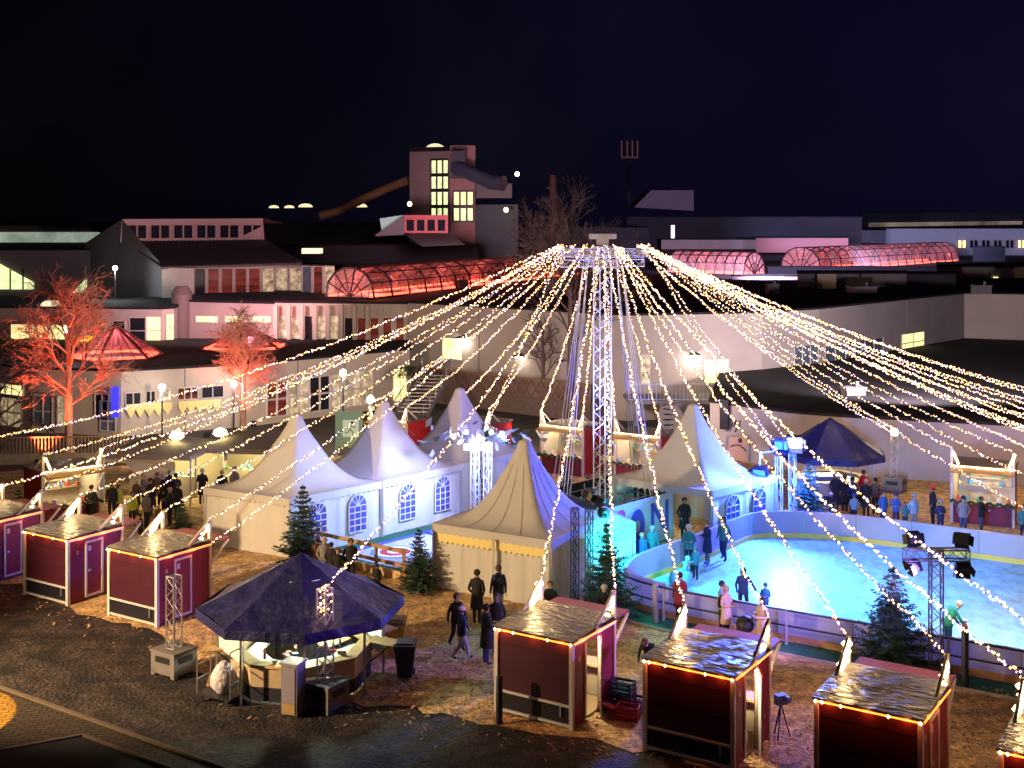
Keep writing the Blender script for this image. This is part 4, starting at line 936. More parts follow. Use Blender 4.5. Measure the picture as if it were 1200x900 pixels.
# ------------------------------------------------------------------ pagoda tents
TWIN = mat('tent_window_film', (.07, .09, .30), .2, spec=.5, noise=.4, nscale=2)
def arch_pts(w, h, n=10):
    pts = [(-w/2, 0), (w/2, 0), (w/2, h-w/2)]
    for i in range(1, n): a = math.pi*i/n; pts.append((math.cos(a)*w/2, h-w/2+math.sin(a)*w/2))
    return pts+[(-w/2, h-w/2)]
def tent(corners, zp, label, walls=('r', 'l', 'b', 'f'), wins=(), ex=2.45, he=2.4, folds=0, open_front=False, film=TWIN, wmat=None, seams=False):
    """corners: near, right, far, left in world"""
    n_, r_, f_, l_ = [Vector((*c, 0)) for c in corners]; c = (n_+r_+f_+l_)/4
    root = wempty('pagoda_tent', c, label, 'tent', 'white pagoda tents')
    m = MB(); rings = 14; per = []
    cs = [n_, r_, f_, l_]; S = 8
    for k in range(4):
        for j in range(S): per.append(cs[k].lerp(cs[(k+1) % 4], j/S))
    P_ = len(per); vs = []
    for i in range(rings+1):
        t = i/rings; r = 1-t**.9*.925; z = he+(zp-he)*(((1-r)/.925)**ex)
        for p in per:
            q = c+(p-c)*r
            if i == 0: q = c+(p-c)*1.015
            if r < .25:  # round off toward the tip
                a = (p-c).normalized()*((per[S//2]-c).length*1.1)*r; q = c+(p-c)*r*(r/.25)+a*(1-r/.25)
            vs.append(Vector((q.x, q.y, z)))
    for i in range(rings):
        for j in range(P_): m.add([vs[i*P_+j], vs[i*P_+(j+1) % P_], vs[(i+1)*P_+(j+1) % P_], vs[(i+1)*P_+j]], [(0, 1, 2, 3)], 0, False)
    # weld by merging
    me = MB(); me.add(vs, [(i*P_+j, i*P_+(j+1) % P_, (i+1)*P_+(j+1) % P_, (i+1)*P_+j) for i in range(rings) for j in range(P_)], 0, True)
    top = vs[-P_:]; me.add([v+Vector((0, 0, .0)) for v in top]+[c+Vector((0, 0, zp+.11))], [(j, (j+1) % P_, P_) for j in range(P_)], 0, True)
    rf_ = me.build('roof', CANR, root)
    if seams:
        sm = MB()
        for k in range(4):
            for t_ in (.25, .5, .75):
                e = cs[k].lerp(cs[(k+1) % 4], t_); pr = None
                for i in range(rings-1):
                    t = i/rings; r = 1-t**.9*.925; z = he+(zp-he)*(((1-r)/.925)**ex); q = c+(e-c)*r*1.004+Vector((0, 0, z+.012))
                    if pr is not None: sm.bar(pr, q, .02, .008)
                    pr = q
        sm.build('seam', mat('seam_grey', (.30, .28, .25), .7), rf_)
    # valance with scallops
    v = MB()
    for k in range(4):
        a, b = c+(cs[k]-c)*1.02, c+(cs[(k+1) % 4]-c)*1.02; ns = 18
        for i in range(ns):
            p, q = a.lerp(b, i/ns), a.lerp(b, (i+1)/ns); mid_ = (p+q)/2
            Z = lambda v_, z: Vector((v_.x, v_.y, z))
            v.add([Z(p, he+.02), Z(q, he+.02), Z(q, he-.26), Z(p.lerp(q, .75), he-.31), Z(mid_, he-.33), Z(p.lerp(q, .25), he-.31), Z(p, he-.26)], [(0, 1, 2, 3, 4, 5, 6)])
    v.build('valance', CANR, rf_)
    for k in range(4): p = cs[k]; m = MB(); m.bar(Vector((p.x, p.y, 0)), Vector((p.x, p.y, he)), .1); m.build('pole', ALU, root)
    ed = {'r': (n_, r_), 'l': (l_, n_), 'b': (f_, l_), 'f': (r_, f_)}
    for wk in walls:
        a, b = ed[wk]; m = MB(); K = 40; d = (b-a); nn = Vector((d.y, -d.x, 0)).normalized(); vv = []
        for i in range(K+1):
            t = i/K; amp = .035*math.sin(t*37)+.02*math.sin(t*83+1)
            for z, s_ in ((.02, .6), (1.2, 1), (he-.02, .3)): vv.append(a+d*t+nn*(amp*s_-.04)+Vector((0, 0, z)))
        m.add(vv, [(3*i+j, 3*(i+1)+j, 3*(i+1)+j+1, 3*i+j+1) for i in range(K) for j in range(2)], 0, True)
        wl = m.build('side_wall', wmat or CANV, root)
        if wk == 'r':
            for t in wins:
                wd, hh, z0 = .95, 1.55, .5; o_ = a+d*t+nn*.045; dn = d.normalized()
                pts = arch_pts(wd, hh); q = MB(); q.add([o_+dn*x+Vector((0, 0, z0+z)) for x, z in pts], [tuple(range(len(pts)))])
                wo = q.build('window', film, root)
                g = MB()
                for i in range(len(pts)): x0, z0_ = pts[i]; x1, z1_ = pts[(i+1) % len(pts)]; g.bar(o_+nn*.012+dn*x0+Vector((0, 0, z0+z0_)), o_+nn*.012+dn*x1+Vector((0, 0, z0+z1_)), .04, .04)
                for x in (-wd/6, wd/6): g.bar(o_+nn*.01+dn*x+Vector((0, 0, z0)), o_+nn*.01+dn*x+Vector((0, 0, z0+hh-wd/2)), .035)
                for z in (.27, .54, .81, 1.08): g.bar(o_+nn*.01-dn*wd/2+Vector((0, 0, z0+z)), o_+nn*.01+dn*wd/2+Vector((0, 0, z0+z)), .035)
                for a_ in (45, 75, 105, 135): g.bar(o_+nn*.01+Vector((0, 0, z0+hh-wd/2)), o_+nn*.01+dn*math.cos(R(a_))*wd/2+Vector((0, 0, z0+hh-wd/2+math.sin(R(a_))*wd/2)), .03)
                g.build('muntin', WHITE, wo)
    return root
tent([(-8.93, 49.8), (-5.62, 53.25), (-9.3, 55.7), (-12.9, 52.0)], 5.35, 'white peaked tent nearest the left with a warm lit plain wall', wins=(.28, .72))
tent([(-5.6, 53.35), (-2.32, 57.05), (-6.1, 59.6), (-9.35, 55.85)], 5.35, 'white peaked tent in the middle of the blue lit row with two arched windows', wins=(.3, .74))
tent([(-2.3, 57.15), (1.0, 60.8), (-2.8, 63.3), (-6.05, 59.7)], 5.45, 'rearmost white peaked tent of the row, behind the lit truss', wins=(.27, .7))
T4 = tent([(1.34, 43.3), (3.85, 47.5), (-.4, 50.0), (-2.9, 45.8)], 5.3, 'large beige lit tent standing alone in the centre with scalloped valance', wins=(), seams=True)
T5 = tent([(8.3, 51.3), (11.6, 54.5), (7.6, 57.4), (4.3, 54.3)], 5.5, 'white peaked tent beside the rink entrance, blue lit on the right', walls=('r', 'f', 'b'), wins=(.3, .72))
# front tent: divider pole, yellow light on the scallops put into a strip's colour
m = MB(); pmid = Vector((-2.9, 45.8, 0)).lerp(Vector((1.34, 43.3, 0)), .55)+Vector((-.1, -.17, 0)); m.bar(pmid, pmid+Vector((0, 0, 2.2)), .1); m.build('front_pole', WHITE, T4)
m = MB(); a_, b_ = Vector((-2.9, 45.8, 0)), Vector((1.34, 43.3, 0)); d = b_-a_; nn = Vector((d.y, -d.x, 0)).normalized()
for i in range(20):
    p, q = a_.lerp(b_, .04+i*.046)+nn*.03, a_.lerp(b_, .04+(i+1)*.046)+nn*.03
    m.add([p+Vector((0, 0, 2.16)), q+Vector((0, 0, 2.16)), q+Vector((0, 0, 1.82)), p.lerp(q, .5)+Vector((0, 0, 1.72)), p+Vector((0, 0, 1.82))], [(0, 1, 2, 3, 4)])
m.build('valance_light_strip', mat('valance_light_strip', (.80, .66, .25), .7), T4)
# entrance drape parts of the rink tent
for t in (.0, .93):
    m = MB()
    a_ = Vector((4.3, 54.3, 0)).lerp(Vector((8.3, 51.3, 0)), t); b_ = Vector((4.3, 54.3, 0)).lerp(Vector((8.3, 51.3, 0)), t+.07)
    for k_ in range(4): p, q = a_.lerp(b_, k_/4), a_.lerp(b_, (k_+1)/4); m.add([p+Vector((0, 0, .05)), q+Vector((0, -.08, .05)), q+Vector((0, -.08, 2.3)), p+Vector((0, 0, 2.3))], [(0, 1, 2, 3)])
    m.build('drape', CANV, T5)
m = MB(); a_ = Vector((5.6, 55.3, 0)); m.box(a_+Vector((.4, 0, .5)), (2.2, .6, 1.0), R(-35)); m.box(a_+Vector((.6, .5, 1.3)), (2.0, .2, .8), R(-35)); tag(m.build('rental_counter', LWOOD), 'wooden counter inside the open rink tent', 'counter')
lamp('POINT', (7.2, 54.0, 2.2), (1, .78, .5), 110, .15)
# low flat-roofed canvas annex beside the beige tent
an = wempty('canvas_annex', (3.2, 46, 0), 'low turquoise lit canvas annex beside the large beige tent', 'tent')
q1, q2, q3, q4 = Vector((2.5, 43.9, 0)), Vector((4.65, 46.6, 0)), Vector((3.3, 49.6, 0)), Vector((1.9, 46.0, 0))
q1 = Vector((2.95, 44.9, 0)); q2 = Vector((4.7, 47.0, 0)); q3 = Vector((3.4, 49.8, 0))
for a_, b_ in ((Vector((1.75, 44.0, 0)), q1), (q1, q2), (q2, q3)):
    m = MB(); K = 20; d = b_-a_; nn = Vector((d.y, -d.x, 0)).normalized(); vv = []
    for i in range(K+1):
        t = i/K
        for z in (.02, 1.1, 2.15): vv.append(a_+d*t+nn*(.05*math.sin(t*31)+.02*math.sin(t*77))*(.3 if z > 2 else 1)+Vector((0, 0, z)))
    m.add(vv, [(3*i+j, 3*(i+1)+j, 3*(i+1)+j+1, 3*i+j+1) for i in range(K) for j in range(2)], 0, True); m.build('canvas_wall', CANV, an)
m = MB(); m.add([Vector((1.75, 44.0, 2.16)), q1+Vector((0, 0, 2.16)), q2+Vector((0, 0, 2.16)), q3+Vector((0, 0, 2.3)), Vector((3.7, 47.4, 2.45))], [(0, 1, 2, 3, 4)]); m.build('canvas_roof', CANR, an)

# ------------------------------------------------------------------ stage enclosure with banner around the mast
en = wempty('mast_enclosure', (4.3, 53, 0), 'dark open topped enclosure with scaffolding around the mast foot', 'enclosure')
e1, e2, e3, e4 = Vector((3.74, 49.8, 0)), Vector((6.9, 53.1, 0)), Vector((4.6, 56.6, 0)), Vector((1.6, 53.6, 0))
for a_, b_, mm in ((e1, e2, BLACK), (e2, e3, BLACK), (e3, e4, BLACK), (e4, e1, BLACK)):
    m = MB(); m.bar(a_+Vector((0, 0, 1)), b_+Vector((0, 0, 1)), .06, 2.0); m.build('hoarding', mm, en)
sc = MB()
for i in range(5):
    for j in range(5):
        p = e1.lerp(e2, i/4).lerp(e4.lerp(e3, i/4), j/4)
        p = p.lerp(Vector((4.2, 53.2, 0)), .1)
        sc.tube(p, p+Vector((0, 0, 1.95)), .03)
        if i < 4:
            q = e1.lerp(e2, (i+1)/4).lerp(e4.lerp(e3, (i+1)/4), j/4).lerp(Vector((4.2, 53.2, 0)), .1)
            sc.tube(p+Vector((0, 0, 1.7)), q+Vector((0, 0, 1.7)), .025); sc.tube(p+Vector((0, 0, .3)), q+Vector((0, 0, 1.7)), .02)
        if j < 4:
            q = e1.lerp(e2, i/4).lerp(e4.lerp(e3, i/4), (j+1)/4).lerp(Vector((4.2, 53.2, 0)), .1)
            sc.tube(p+Vector((0, 0, 1.6)), q+Vector((0, 0, 1.6)), .025)
sc.build('scaffolding', mat('scaffold_steel', (.35, .35, .4), .4, .6), en)
bn = wempty('banner', (e1+e2)/2, 'white banner with red dot and large purple letters ON', 'banner')
d = (e2-e1); nn = Vector((d.y, -d.x, 0)).normalized(); Lb = d.length; dn = d.normalized()
bp_ = lambda s, z, o=.05: e1+dn*s+nn*o+Vector((0, 0, z))
m = MB(); m.quad(bp_(0, .05), bp_(Lb, .05), bp_(Lb, 2.03), bp_(0, 2.03)); m.build('cloth', mat('banner_cloth', (.62, .50, .55), .7, noise=.06), bn)
PUR = mat('banner_purple', (.10, .07, .42), .6)
m = MB(); K = 32; cx, cz, rx, rz_ = 2.05, .95, .50, .72
for i in range(K):
    a0, a1 = 2*math.pi*i/K, 2*math.pi*(i+1)/K
    m.quad(bp_(cx+rx*math.cos(a0), cz+rz_*math.sin(a0), .056), bp_(cx+rx*math.cos(a1), cz+rz_*math.sin(a1), .056), bp_(cx+rx*.35*math.cos(a1), cz+rz_*.35*math.sin(a1), .056), bp_(cx+rx*.35*math.cos(a0), cz+rz_*.35*math.sin(a0), .056))
m.build('letter_o', PUR, bn)
m = MB()
for x0, x1, x2, x3 in ((2.95, 3.2, 2.95, 3.2), (3.95, 4.2, 3.95, 4.2), (3.95, 4.2, 2.95, 3.2)): m.quad(bp_(x0, .3, .057), bp_(x1, .3, .057), bp_(x3, 1.75, .057), bp_(x2, 1.75, .057))
m.build('letter_n', PUR, bn)
m = MB(); m.add([bp_(.95+.3*math.cos(2*math.pi*i/20), 1.62+.2*math.sin(2*math.pi*i/20), .056) for i in range(20)], [tuple(range(20))]); m.build('red_dot', mat('banner_red', (.6, .05, .1), .6), bn)

# ------------------------------------------------------------------ mast with ring
MX, MY = 3.9, 53.3
ms = wempty('light_mast', (MX, MY, 0), 'tall slim truss mast carrying the ring of fairy light strings', 'mast')
LB = mat('mast_aluminium', (.60, .61, .68), .4, .05)
m = MB(); truss_mb(m, (MX, MY, 0), (MX, MY, 12.5), .56, .03, .42); m.build('tower_truss', LB, ms)
RGZ, RR = 12.5, 1.85
m = MB(); rpts = [Vector((MX+RR*math.cos(2*math.pi*i/12+.26), MY+RR*math.sin(2*math.pi*i/12+.26), 0)) for i in range(12)]
for i in range(12): truss_mb(m, rpts[i]+Vector((0, 0, RGZ-.25)), rpts[(i+1) % 12]+Vector((0, 0, RGZ-.25)), .3, .02, .4)
for i in range(0, 12, 3): truss_mb(m, Vector((MX, MY, RGZ-.7)), rpts[i]+Vector((0, 0, RGZ-.7)), .3, .02, .35); m.bar(rpts[i]+Vector((0, 0, RGZ-.7)), rpts[i]+Vector((0, 0, RGZ-.2)), .05)
m.build('ring_truss', LB, ms)
m = MB(); m.box((MX, MY, 12.95), (1.15, .7, .22)); m.box((MX, MY, 12.72), (.5, .4, .3)); m.build('top_box', mat('top_box', (.5, .48, .42), .5), ms)
for dx, dy in ((-1.9, 1.0), (-1.6, -1.2), (2.0, -.3), (1.6, 1.5)):
    for k_ in range(3):
        m = MB(); m.tube((MX+dx*.4, MY+dy*.4, 12), (MX+dx*(1+.12*k_), MY+dy*(1+.2*k_), 0), .018, n=4); m.build('guy_wire', ALU, ms)

# ------------------------------------------------------------------ strings of fairy lights
RB = [B2]*6+[B1]*4+[B3]*2+[B4]*1
ends = [ # pixel x, y, distance, where it ends
 (-70, 522, 60, 'beyond the left edge, lowest of the far ones'), (57, 539, 55.4, 'left post of the far left lit hut'), (118, 534, 57, 'right post of the far left lit hut'),
 (-30, 578, 50, 'beyond the left edge above the cut off hut'), (42, 581, 46.2, 'front post of the hut cut off at left'), (79, 590, 45.8, 'left post of the second hut from left'),
 (139, 597, 44.9, 'right post of the second hut from left'), (180, 606, 43.4, 'left post of the third hut from left'), (243, 617, 42.4, 'right post of the third hut from left'),
 (228, 676, 41.0, 'side of the third hut, beside the gazebo'), (380, 718, 36.2, 'truss post in front of the dark gazebo'),
 (483, 487, 67.6, 'hut between the rear tent peaks'), (431, 487, 69, 'hut hidden behind middle tent peak'), (585, 487, 67.6, 'hut right of the rear tent peak'), (537, 488, 68, 'hut hidden behind the rear tent peak'),
 (635, 488, 67.3, 'left post of hut left of mast'), (686, 494, 65.9, 'right post of hut left of mast'), (723, 493, 64.8, 'left post of hut right of mast'), (780, 505, 63.4, 'right post of hut right of mast'),
 (628, 700, 36.4, 'left post of the open hut with crates'), (724, 705, 34.7, 'right post of the open hut with crates'), (797, 729, 33.3, 'left post of the hut with red cloth'), (908, 742, 32.2, 'right post of the hut with red cloth'),
 (996, 760, 31.0, 'left post of the lower right hut'), (1127, 782, 30.0, 'right post of the lower right hut'), (1240, 812, 28.6, 'left post of the corner hut'), (1350, 830, 27.6, 'right post of the corner hut'),
 (917, 508, 58, 'blue truss beside the rink, lower one'), (926, 500, 58.5, 'blue truss beside the rink, upper one'), (560, 520, 55.8, 'flower like lit truss beside the tents'),
 (1046, 510, 58.7, 'short truss by the rear gazebo, lower one'), (1050, 507, 58.9, 'short truss by the rear gazebo, upper one'), (1118, 530, 56.2, 'left post of the right edge hut'), (1195, 537, 55.0, 'right post of the right edge hut'),
 (1290, 600, 48, 'beyond the right edge above the rink end'), (1300, 650, 44, 'beyond the right edge over the ice'), (1310, 565, 53, 'beyond the right edge beside the hut')]
right_bundle = [(1330, 484, 66), (1330, 493, 65), (1330, 500, 64), (1330, 508, 63.5), (1330, 516, 63), (1330, 525, 62), (1330, 534, 61.5), (1330, 543, 61), (1330, 552, 60), (1330, 548, 59), (1330, 575, 57)]
ordn = ['topmost', 'second', 'third', 'fourth', 'fifth', 'sixth', 'seventh', 'eighth', 'ninth', 'tenth', 'lowest']
for i, (x, y, D) in enumerate(right_bundle): ends.append((x, y, D, '#'+ordn[i]))
left_bundle = [(-120, 500, 72), (-110, 540, 62)]
def hpost(i, right): o = HUTS[i]; return (Matrix.Translation(o.location) @ Matrix.Rotation(R(-33), 4, 'Z')) @ Vector((0 if right else -HW, HL, HH+.85))
def fpost(i, right): (x_, y_), rz_, _, _ = fhuts[i]; return (Matrix.Translation((x_, y_, 0)) @ Matrix.Rotation(R(rz_), 4, 'Z')) @ Vector((2.6 if right else 0, -.03, 3.35))
FIX = {'left post of the far left lit hut': fpost(4, 0), 'right post of the far left lit hut': fpost(4, 1), 'front post of the hut cut off at left': hpost(2, 1), 'left post of the second hut from left': hpost(1, 0), 'right post of the second hut from left': hpost(1, 1),
 'left post of the third hut from left': hpost(0, 0), 'right post of the third hut from left': hpost(0, 1), 'side of the third hut, beside the gazebo': hpost(0, 1)-Vector((0, 0, .9)), 'truss post in front of the dark gazebo': G(381, 828)+Vector((0, 0, 3.3)),
 'hut between the rear tent peaks': fpost(3, 1), 'hut hidden behind middle tent peak': fpost(3, 0), 'hut right of the rear tent peak': fpost(2, 1), 'hut hidden behind the rear tent peak': fpost(2, 0),
 'left post of hut left of mast': fpost(0, 0), 'right post of hut left of mast': fpost(0, 1), 'left post of hut right of mast': fpost(1, 0), 'right post of hut right of mast': fpost(1, 1),
 'left post of the open hut with crates': hpost(3, 0), 'right post of the open hut with crates': hpost(3, 1), 'left post of the hut with red cloth': hpost(4, 0), 'right post of the hut with red cloth': hpost(4, 1),
 'left post of the lower right hut': hpost(5, 0), 'right post of the lower right hut': hpost(5, 1), 'left post of the corner hut': hpost(6, 0), 'right post of the corner hut': hpost(6, 1),
 'left post of the right edge hut': fpost(5, 0), 'right post of the right edge hut': fpost(5, 1), 'short truss by the rear gazebo, lower one': G(1048, 576)+Vector((-.1, 0, 3.0)), 'short truss by the rear gazebo, upper one': G(1048, 576)+Vector((.15, 0, 3.1)),
 'blue truss beside the rink, lower one': Vector((12.0, 54.7, 3.3)), 'blue truss beside the rink, upper one': Vector((12.4, 54.7, 3.7))}
CABLE = mat('cable', (.05, .05, .05), .6)
slights = []
for si, (x, y, D, lab) in enumerate(ends):
    e = FIX.get(lab) or P(x, y, D); hd = Vector((e.x-MX, e.y-MY, 0)).normalized()
    a = Vector((MX, MY, RGZ))+hd*RR+Vector((random.uniform(-.12, .12), random.uniform(-.12, .12), random.uniform(-.02, .08)))
    L = (e-a).length; far = lab.startswith('#'); sag = (.044 if L > 24 else .03)*L*(random.uniform(.85, 1.15)) * (0.55 if far else 1)
    pt = lambda t: a.lerp(e, t)-Vector((0, 0, 4*sag*t*(1-t)))
    text = ('fairy light string leaving at the right edge, %s of the dense bundle' % lab[1:]) if far else 'fairy light string from mast to '+lab
    words_ = text.split()
    if len(words_) > 16: text = ' '.join(words_[:16])
    c = MB(); K = 26
    for k_ in range(K): c.tube(pt(k_/K), pt((k_+1)/K), .012, n=3, cap=False)
    o = c.build('light_string', CABLE); tag(o, text, 'light string', 'fairy light strings radiating from the mast')
    b = MB(); n = int(L/.085); ph = random.uniform(0, 6)
    for k_ in range(n):
        t = (k_+random.uniform(-.3, .3))/n; s_ = k_*.085
        wob = Vector((math.sin(s_*1.9+ph), math.cos(s_*2.3+ph), math.sin(s_*2.9+ph*2)))*.018
        p = pt(max(0, min(1, t)))+wob+Vector((random.uniform(-.045, .045), random.uniform(-.045, .045), random.uniform(-.045, .045)))
        b.octa(p, random.uniform(.026, .041)*(.85 if L < 26 else 1.08), random.choice((0, 0, 0, 0, 1, 1, 1, 2, 2, 3)))
    q = b.build('bulb_chain', [B2, B1, B3, B4], o); q['kind'] = 'stuff'
    for t in (.12, .45, .75, .95):
        slights.append((pt(t), L))
for p, L in slights:
    lamp('POINT', p, (1, .70, .46), 24*L/25, .05)

# ------------------------------------------------------------------ trusses with lamps
def base_block(root, p, s=1.0):
    m = MB(); M = Matrix.Rotation(R(-33), 3, 'Z')
    m.box(p+Vector((0, 0, .38)), (1.0*s, .9*s, .62), R(-33)); m.box(p+Vector((0, 0, .72)), (1.06*s, .96*s, .07), R(-33))
    for a_ in (-1, 1):
        for b_ in (-1, 1): m.box(p+M @ Vector((a_*.42*s, b_*.37*s, .08)), (.16, .16, .16), R(-33))
    m.build('ballast_block', mat('ballast_concrete', (.17, .15, .15), .8, noise=.2, nscale=2), root)
    m = MB(); m.box(p+M @ Vector((0, -.455*s, .50)), (.6*s, .02, .18), R(-33)); m.box(p+M @ Vector((.505*s, 0, .50)), (.02, .55*s, .18), R(-33)); m.build('label_plate', BLACK, root)
def tpost(name, p, h, label, wd=.32, col=None, block=True, grp='truss posts'):
    r_ = wempty(name, p, label, 'truss', grp); m = MB(); truss_mb(m, p+Vector((0, 0, .75 if block else 0)), p+Vector((0, 0, h)), wd, .024, .3); m.build('truss', col or ALU, r_)
    if block: base_block(r_, p)
    return r_
t1 = tpost('truss_post', G(204, 788), 2.9, 'short truss post on a concrete block left of the dark gazebo')
t2 = tpost('truss_post', G(381, 828), 3.3, 'short truss post on a concrete block in front of the dark gazebo')
t3 = tpost('truss_post', G(1048, 576), 3.0, 'short truss post on a block beside the rear gazebo')
for tp, px in ((t1, 0), (t2, 0), (t3, 0)):
    pass
m = MB(); c = G(381, 828)
for i in range(26): m.octa(c+Vector((random.uniform(-.2, .2), random.uniform(-.2, .2), random.uniform(2.5, 3.35))), .035, i % 2)
m.build('bulb_cluster', [B3, B1], t2)['kind'] = 'stuff'
m = MB(); c = G(1048, 576); m.sphere(c+Vector((0, 0, 3.0)), .2, 8); m.build('lamp_globe', WARM, t3); lamp('POINT', c+Vector((0, -.3, 3.2)), (1, .85, .6), 60, .15)
def flood(root, p, target, glow=None, size=.42, name='floodlight'):
    d = (Vector(target)-Vector(p)).normalized(); up = Vector((0, 0, 1)); x = d.cross(up).normalized(); z = x.cross(d)
    M = Matrix((x, d, z)).transposed(); m = MB()
    m.box(p, (size, size*.55, size*.7), 0, 0, M)
    for s_ in (-1, 1):
        m.box(Vector(p)+M @ Vector((s_*size*.62, size*.42, 0)), (.03, size*.4, size*.7), 0, 0, M @ Matrix.Rotation(R(-25*s_), 3, 'Z')); m.box(Vector(p)+M @ Vector((0, size*.42, s_*size*.45)), (size, size*.4, .03), 0, 0, M @ Matrix.Rotation(R(25*s_), 3, 'X'))
    m.bar(Vector(p), Vector(p)-Vector((0, 0, size*.7)), .04)
    o = m.build(name, BLACK, root)
    q = MB(); q.box(Vector(p)+M @ Vector((0, size*.285, 0)), (size*.88, .02, size*.6), 0, 0, M)
    q.build('lens', glow or mat('lens_dark', (.05, .05, .08), .1), o)
    return o
GB = mat('lens_blue', (.01, .03, .4), emit=(.02, .10, 1), es=6); GW = mat('lens_white', (1, 1, 1), emit=(.85, .92, 1), es=14); GCy = mat('lens_cyan', (.3, 1, 1), emit=(.1, .85, 1), es=14); GV = mat('lens_violet', (.6, .4, 1), emit=(.35, .2, 1), es=8)
# T truss at the right by the spruce
c = G(1097, 792); r_ = wempty('lighting_truss', c, 'T shaped lighting truss with four floodlights beside the near spruce', 'truss', 'lighting trusses')
m = MB(); truss_mb(m, c, c+Vector((0, 0, 3.75)), .34, .026, .3); m.build('truss', mat('truss_dark', (.25, .23, .32), .4, .6), r_)
m = MB(); truss_mb(m, c+Vector((-.95, 0, 3.62)), c+Vector((.95, 0, 3.62)), .32, .024, .28, ref=Vector((0, 0, 1))); m.build('cross_arm', MT['truss_dark'], r_)
for dx, dz, tg in ((-.6, 4.1, (10, 50, 0)), (.75, 4.1, (18, 44, 0)), (-.62, 3.3, (3, 36, 0)), (.8, 3.25, (13, 33, 0))):
    flood(r_, c+Vector((dx, 0, dz)), tg, size=.42)
# cyan truss beside beige tent
c = Vector((2.55, 43.1, 0)); c = G(682, 712); r_ = wempty('lighting_truss', c, 'slim lighting truss with cyan lamps beside the large beige tent', 'truss', 'lighting trusses')
for dx in (-.25, .25):
    m = MB(); truss_mb(m, c+Vector((dx, 0, 0)), c+Vector((dx, 0, 3.5)), .2, .022, .24); m.build('truss', DKMET, r_)
flood(r_, c+Vector((.5, .2, 3.75)), (9, 47, 0), GCy, .38); flood(r_, c+Vector((.15, .1, 4.0)), (12, 42, 0), None, .4); flood(r_, c+Vector((.75, .15, 3.35)), (4, 47, 1), GCy, .3)
# blue truss at the far rink side
c = Vector((12.3, 54.7, 0)); r_ = wempty('lighting_truss', c, 'lighting truss with glaring white and blue lamps beside the blue lit spruce', 'truss', 'lighting trusses')
for dx in (-.5, 0.1): m = MB(); truss_mb(m, c+Vector((dx, 0, 0)), c+Vector((dx, 0, 3.7 if dx > 0 else 3.2)), .24, .022, .26); m.build('truss', LB, r_)
flood(r_, c+Vector((.15, -.2, 3.9)), (8, 38, 0), GW, .7); flood(r_, c+Vector((-.4, -.2, 3.8)), (6, 45, 0), GB, .62); flood(r_, c+Vector((-1.35, -.2, 2.55)), (7, 48, 0), GB, .62)
m = MB(); m.bar(c+Vector((-1.4, 0, 3.35)), c+Vector((.3, 0, 3.6)), .07); m.bar(c+Vector((-1.35, 0, 0)), c+Vector((-1.35, 0, 3.3)), .07); m.build('arm', LB, r_)
# flower-like lit truss beside marquee row
c = Vector((-1.35, 54.3, 0)); r_ = wempty('lighting_truss', c, 'white lit truss crowned with foil leaves beside the marquee windows', 'truss', 'lighting trusses')
for dx in (-.28, .28): m = MB(); truss_mb(m, c+Vector((dx, 0, 0)), c+Vector((dx, 0, 3.9)), .26, .03, .28); m.build('truss', LB, r_)
m = MB(); m.box(c+Vector((-.2, -.3, 3.75)), (1.1, .2, .22)); m.build('light_bar', GW, r_)
m = MB()
for i in range(90):
    p = c+Vector((random.gauss(0, 1.15), random.gauss(0, .3), 4.25+random.gauss(0, .27))); a_ = Vector((random.uniform(-1, 1), random.uniform(-1, 1), random.uniform(-1, 1))).normalized()*.28; b_ = a_.cross(Vector((random.uniform(-1, 1), .3, random.uniform(-1, 1)))).normalized()*.14
    m.add([p-a_, p+b_, p+a_+Vector((0, 0, .06)), p-b_], [(0, 1, 2, 3)], i % 3 == 0)
m.build('foil_crown', [mat('foil_silver', (.6, .62, .75), .25, .6), mat('foil_dark', (.04, .06, .06), .5)], r_)
for i in range(5): p = c+Vector((-1.2+i*.55, -.3, 4.2+.2*(i % 2))); m = MB(); m.sphere(p, .1, 6); m.build('lamp_globe', GW, r_)

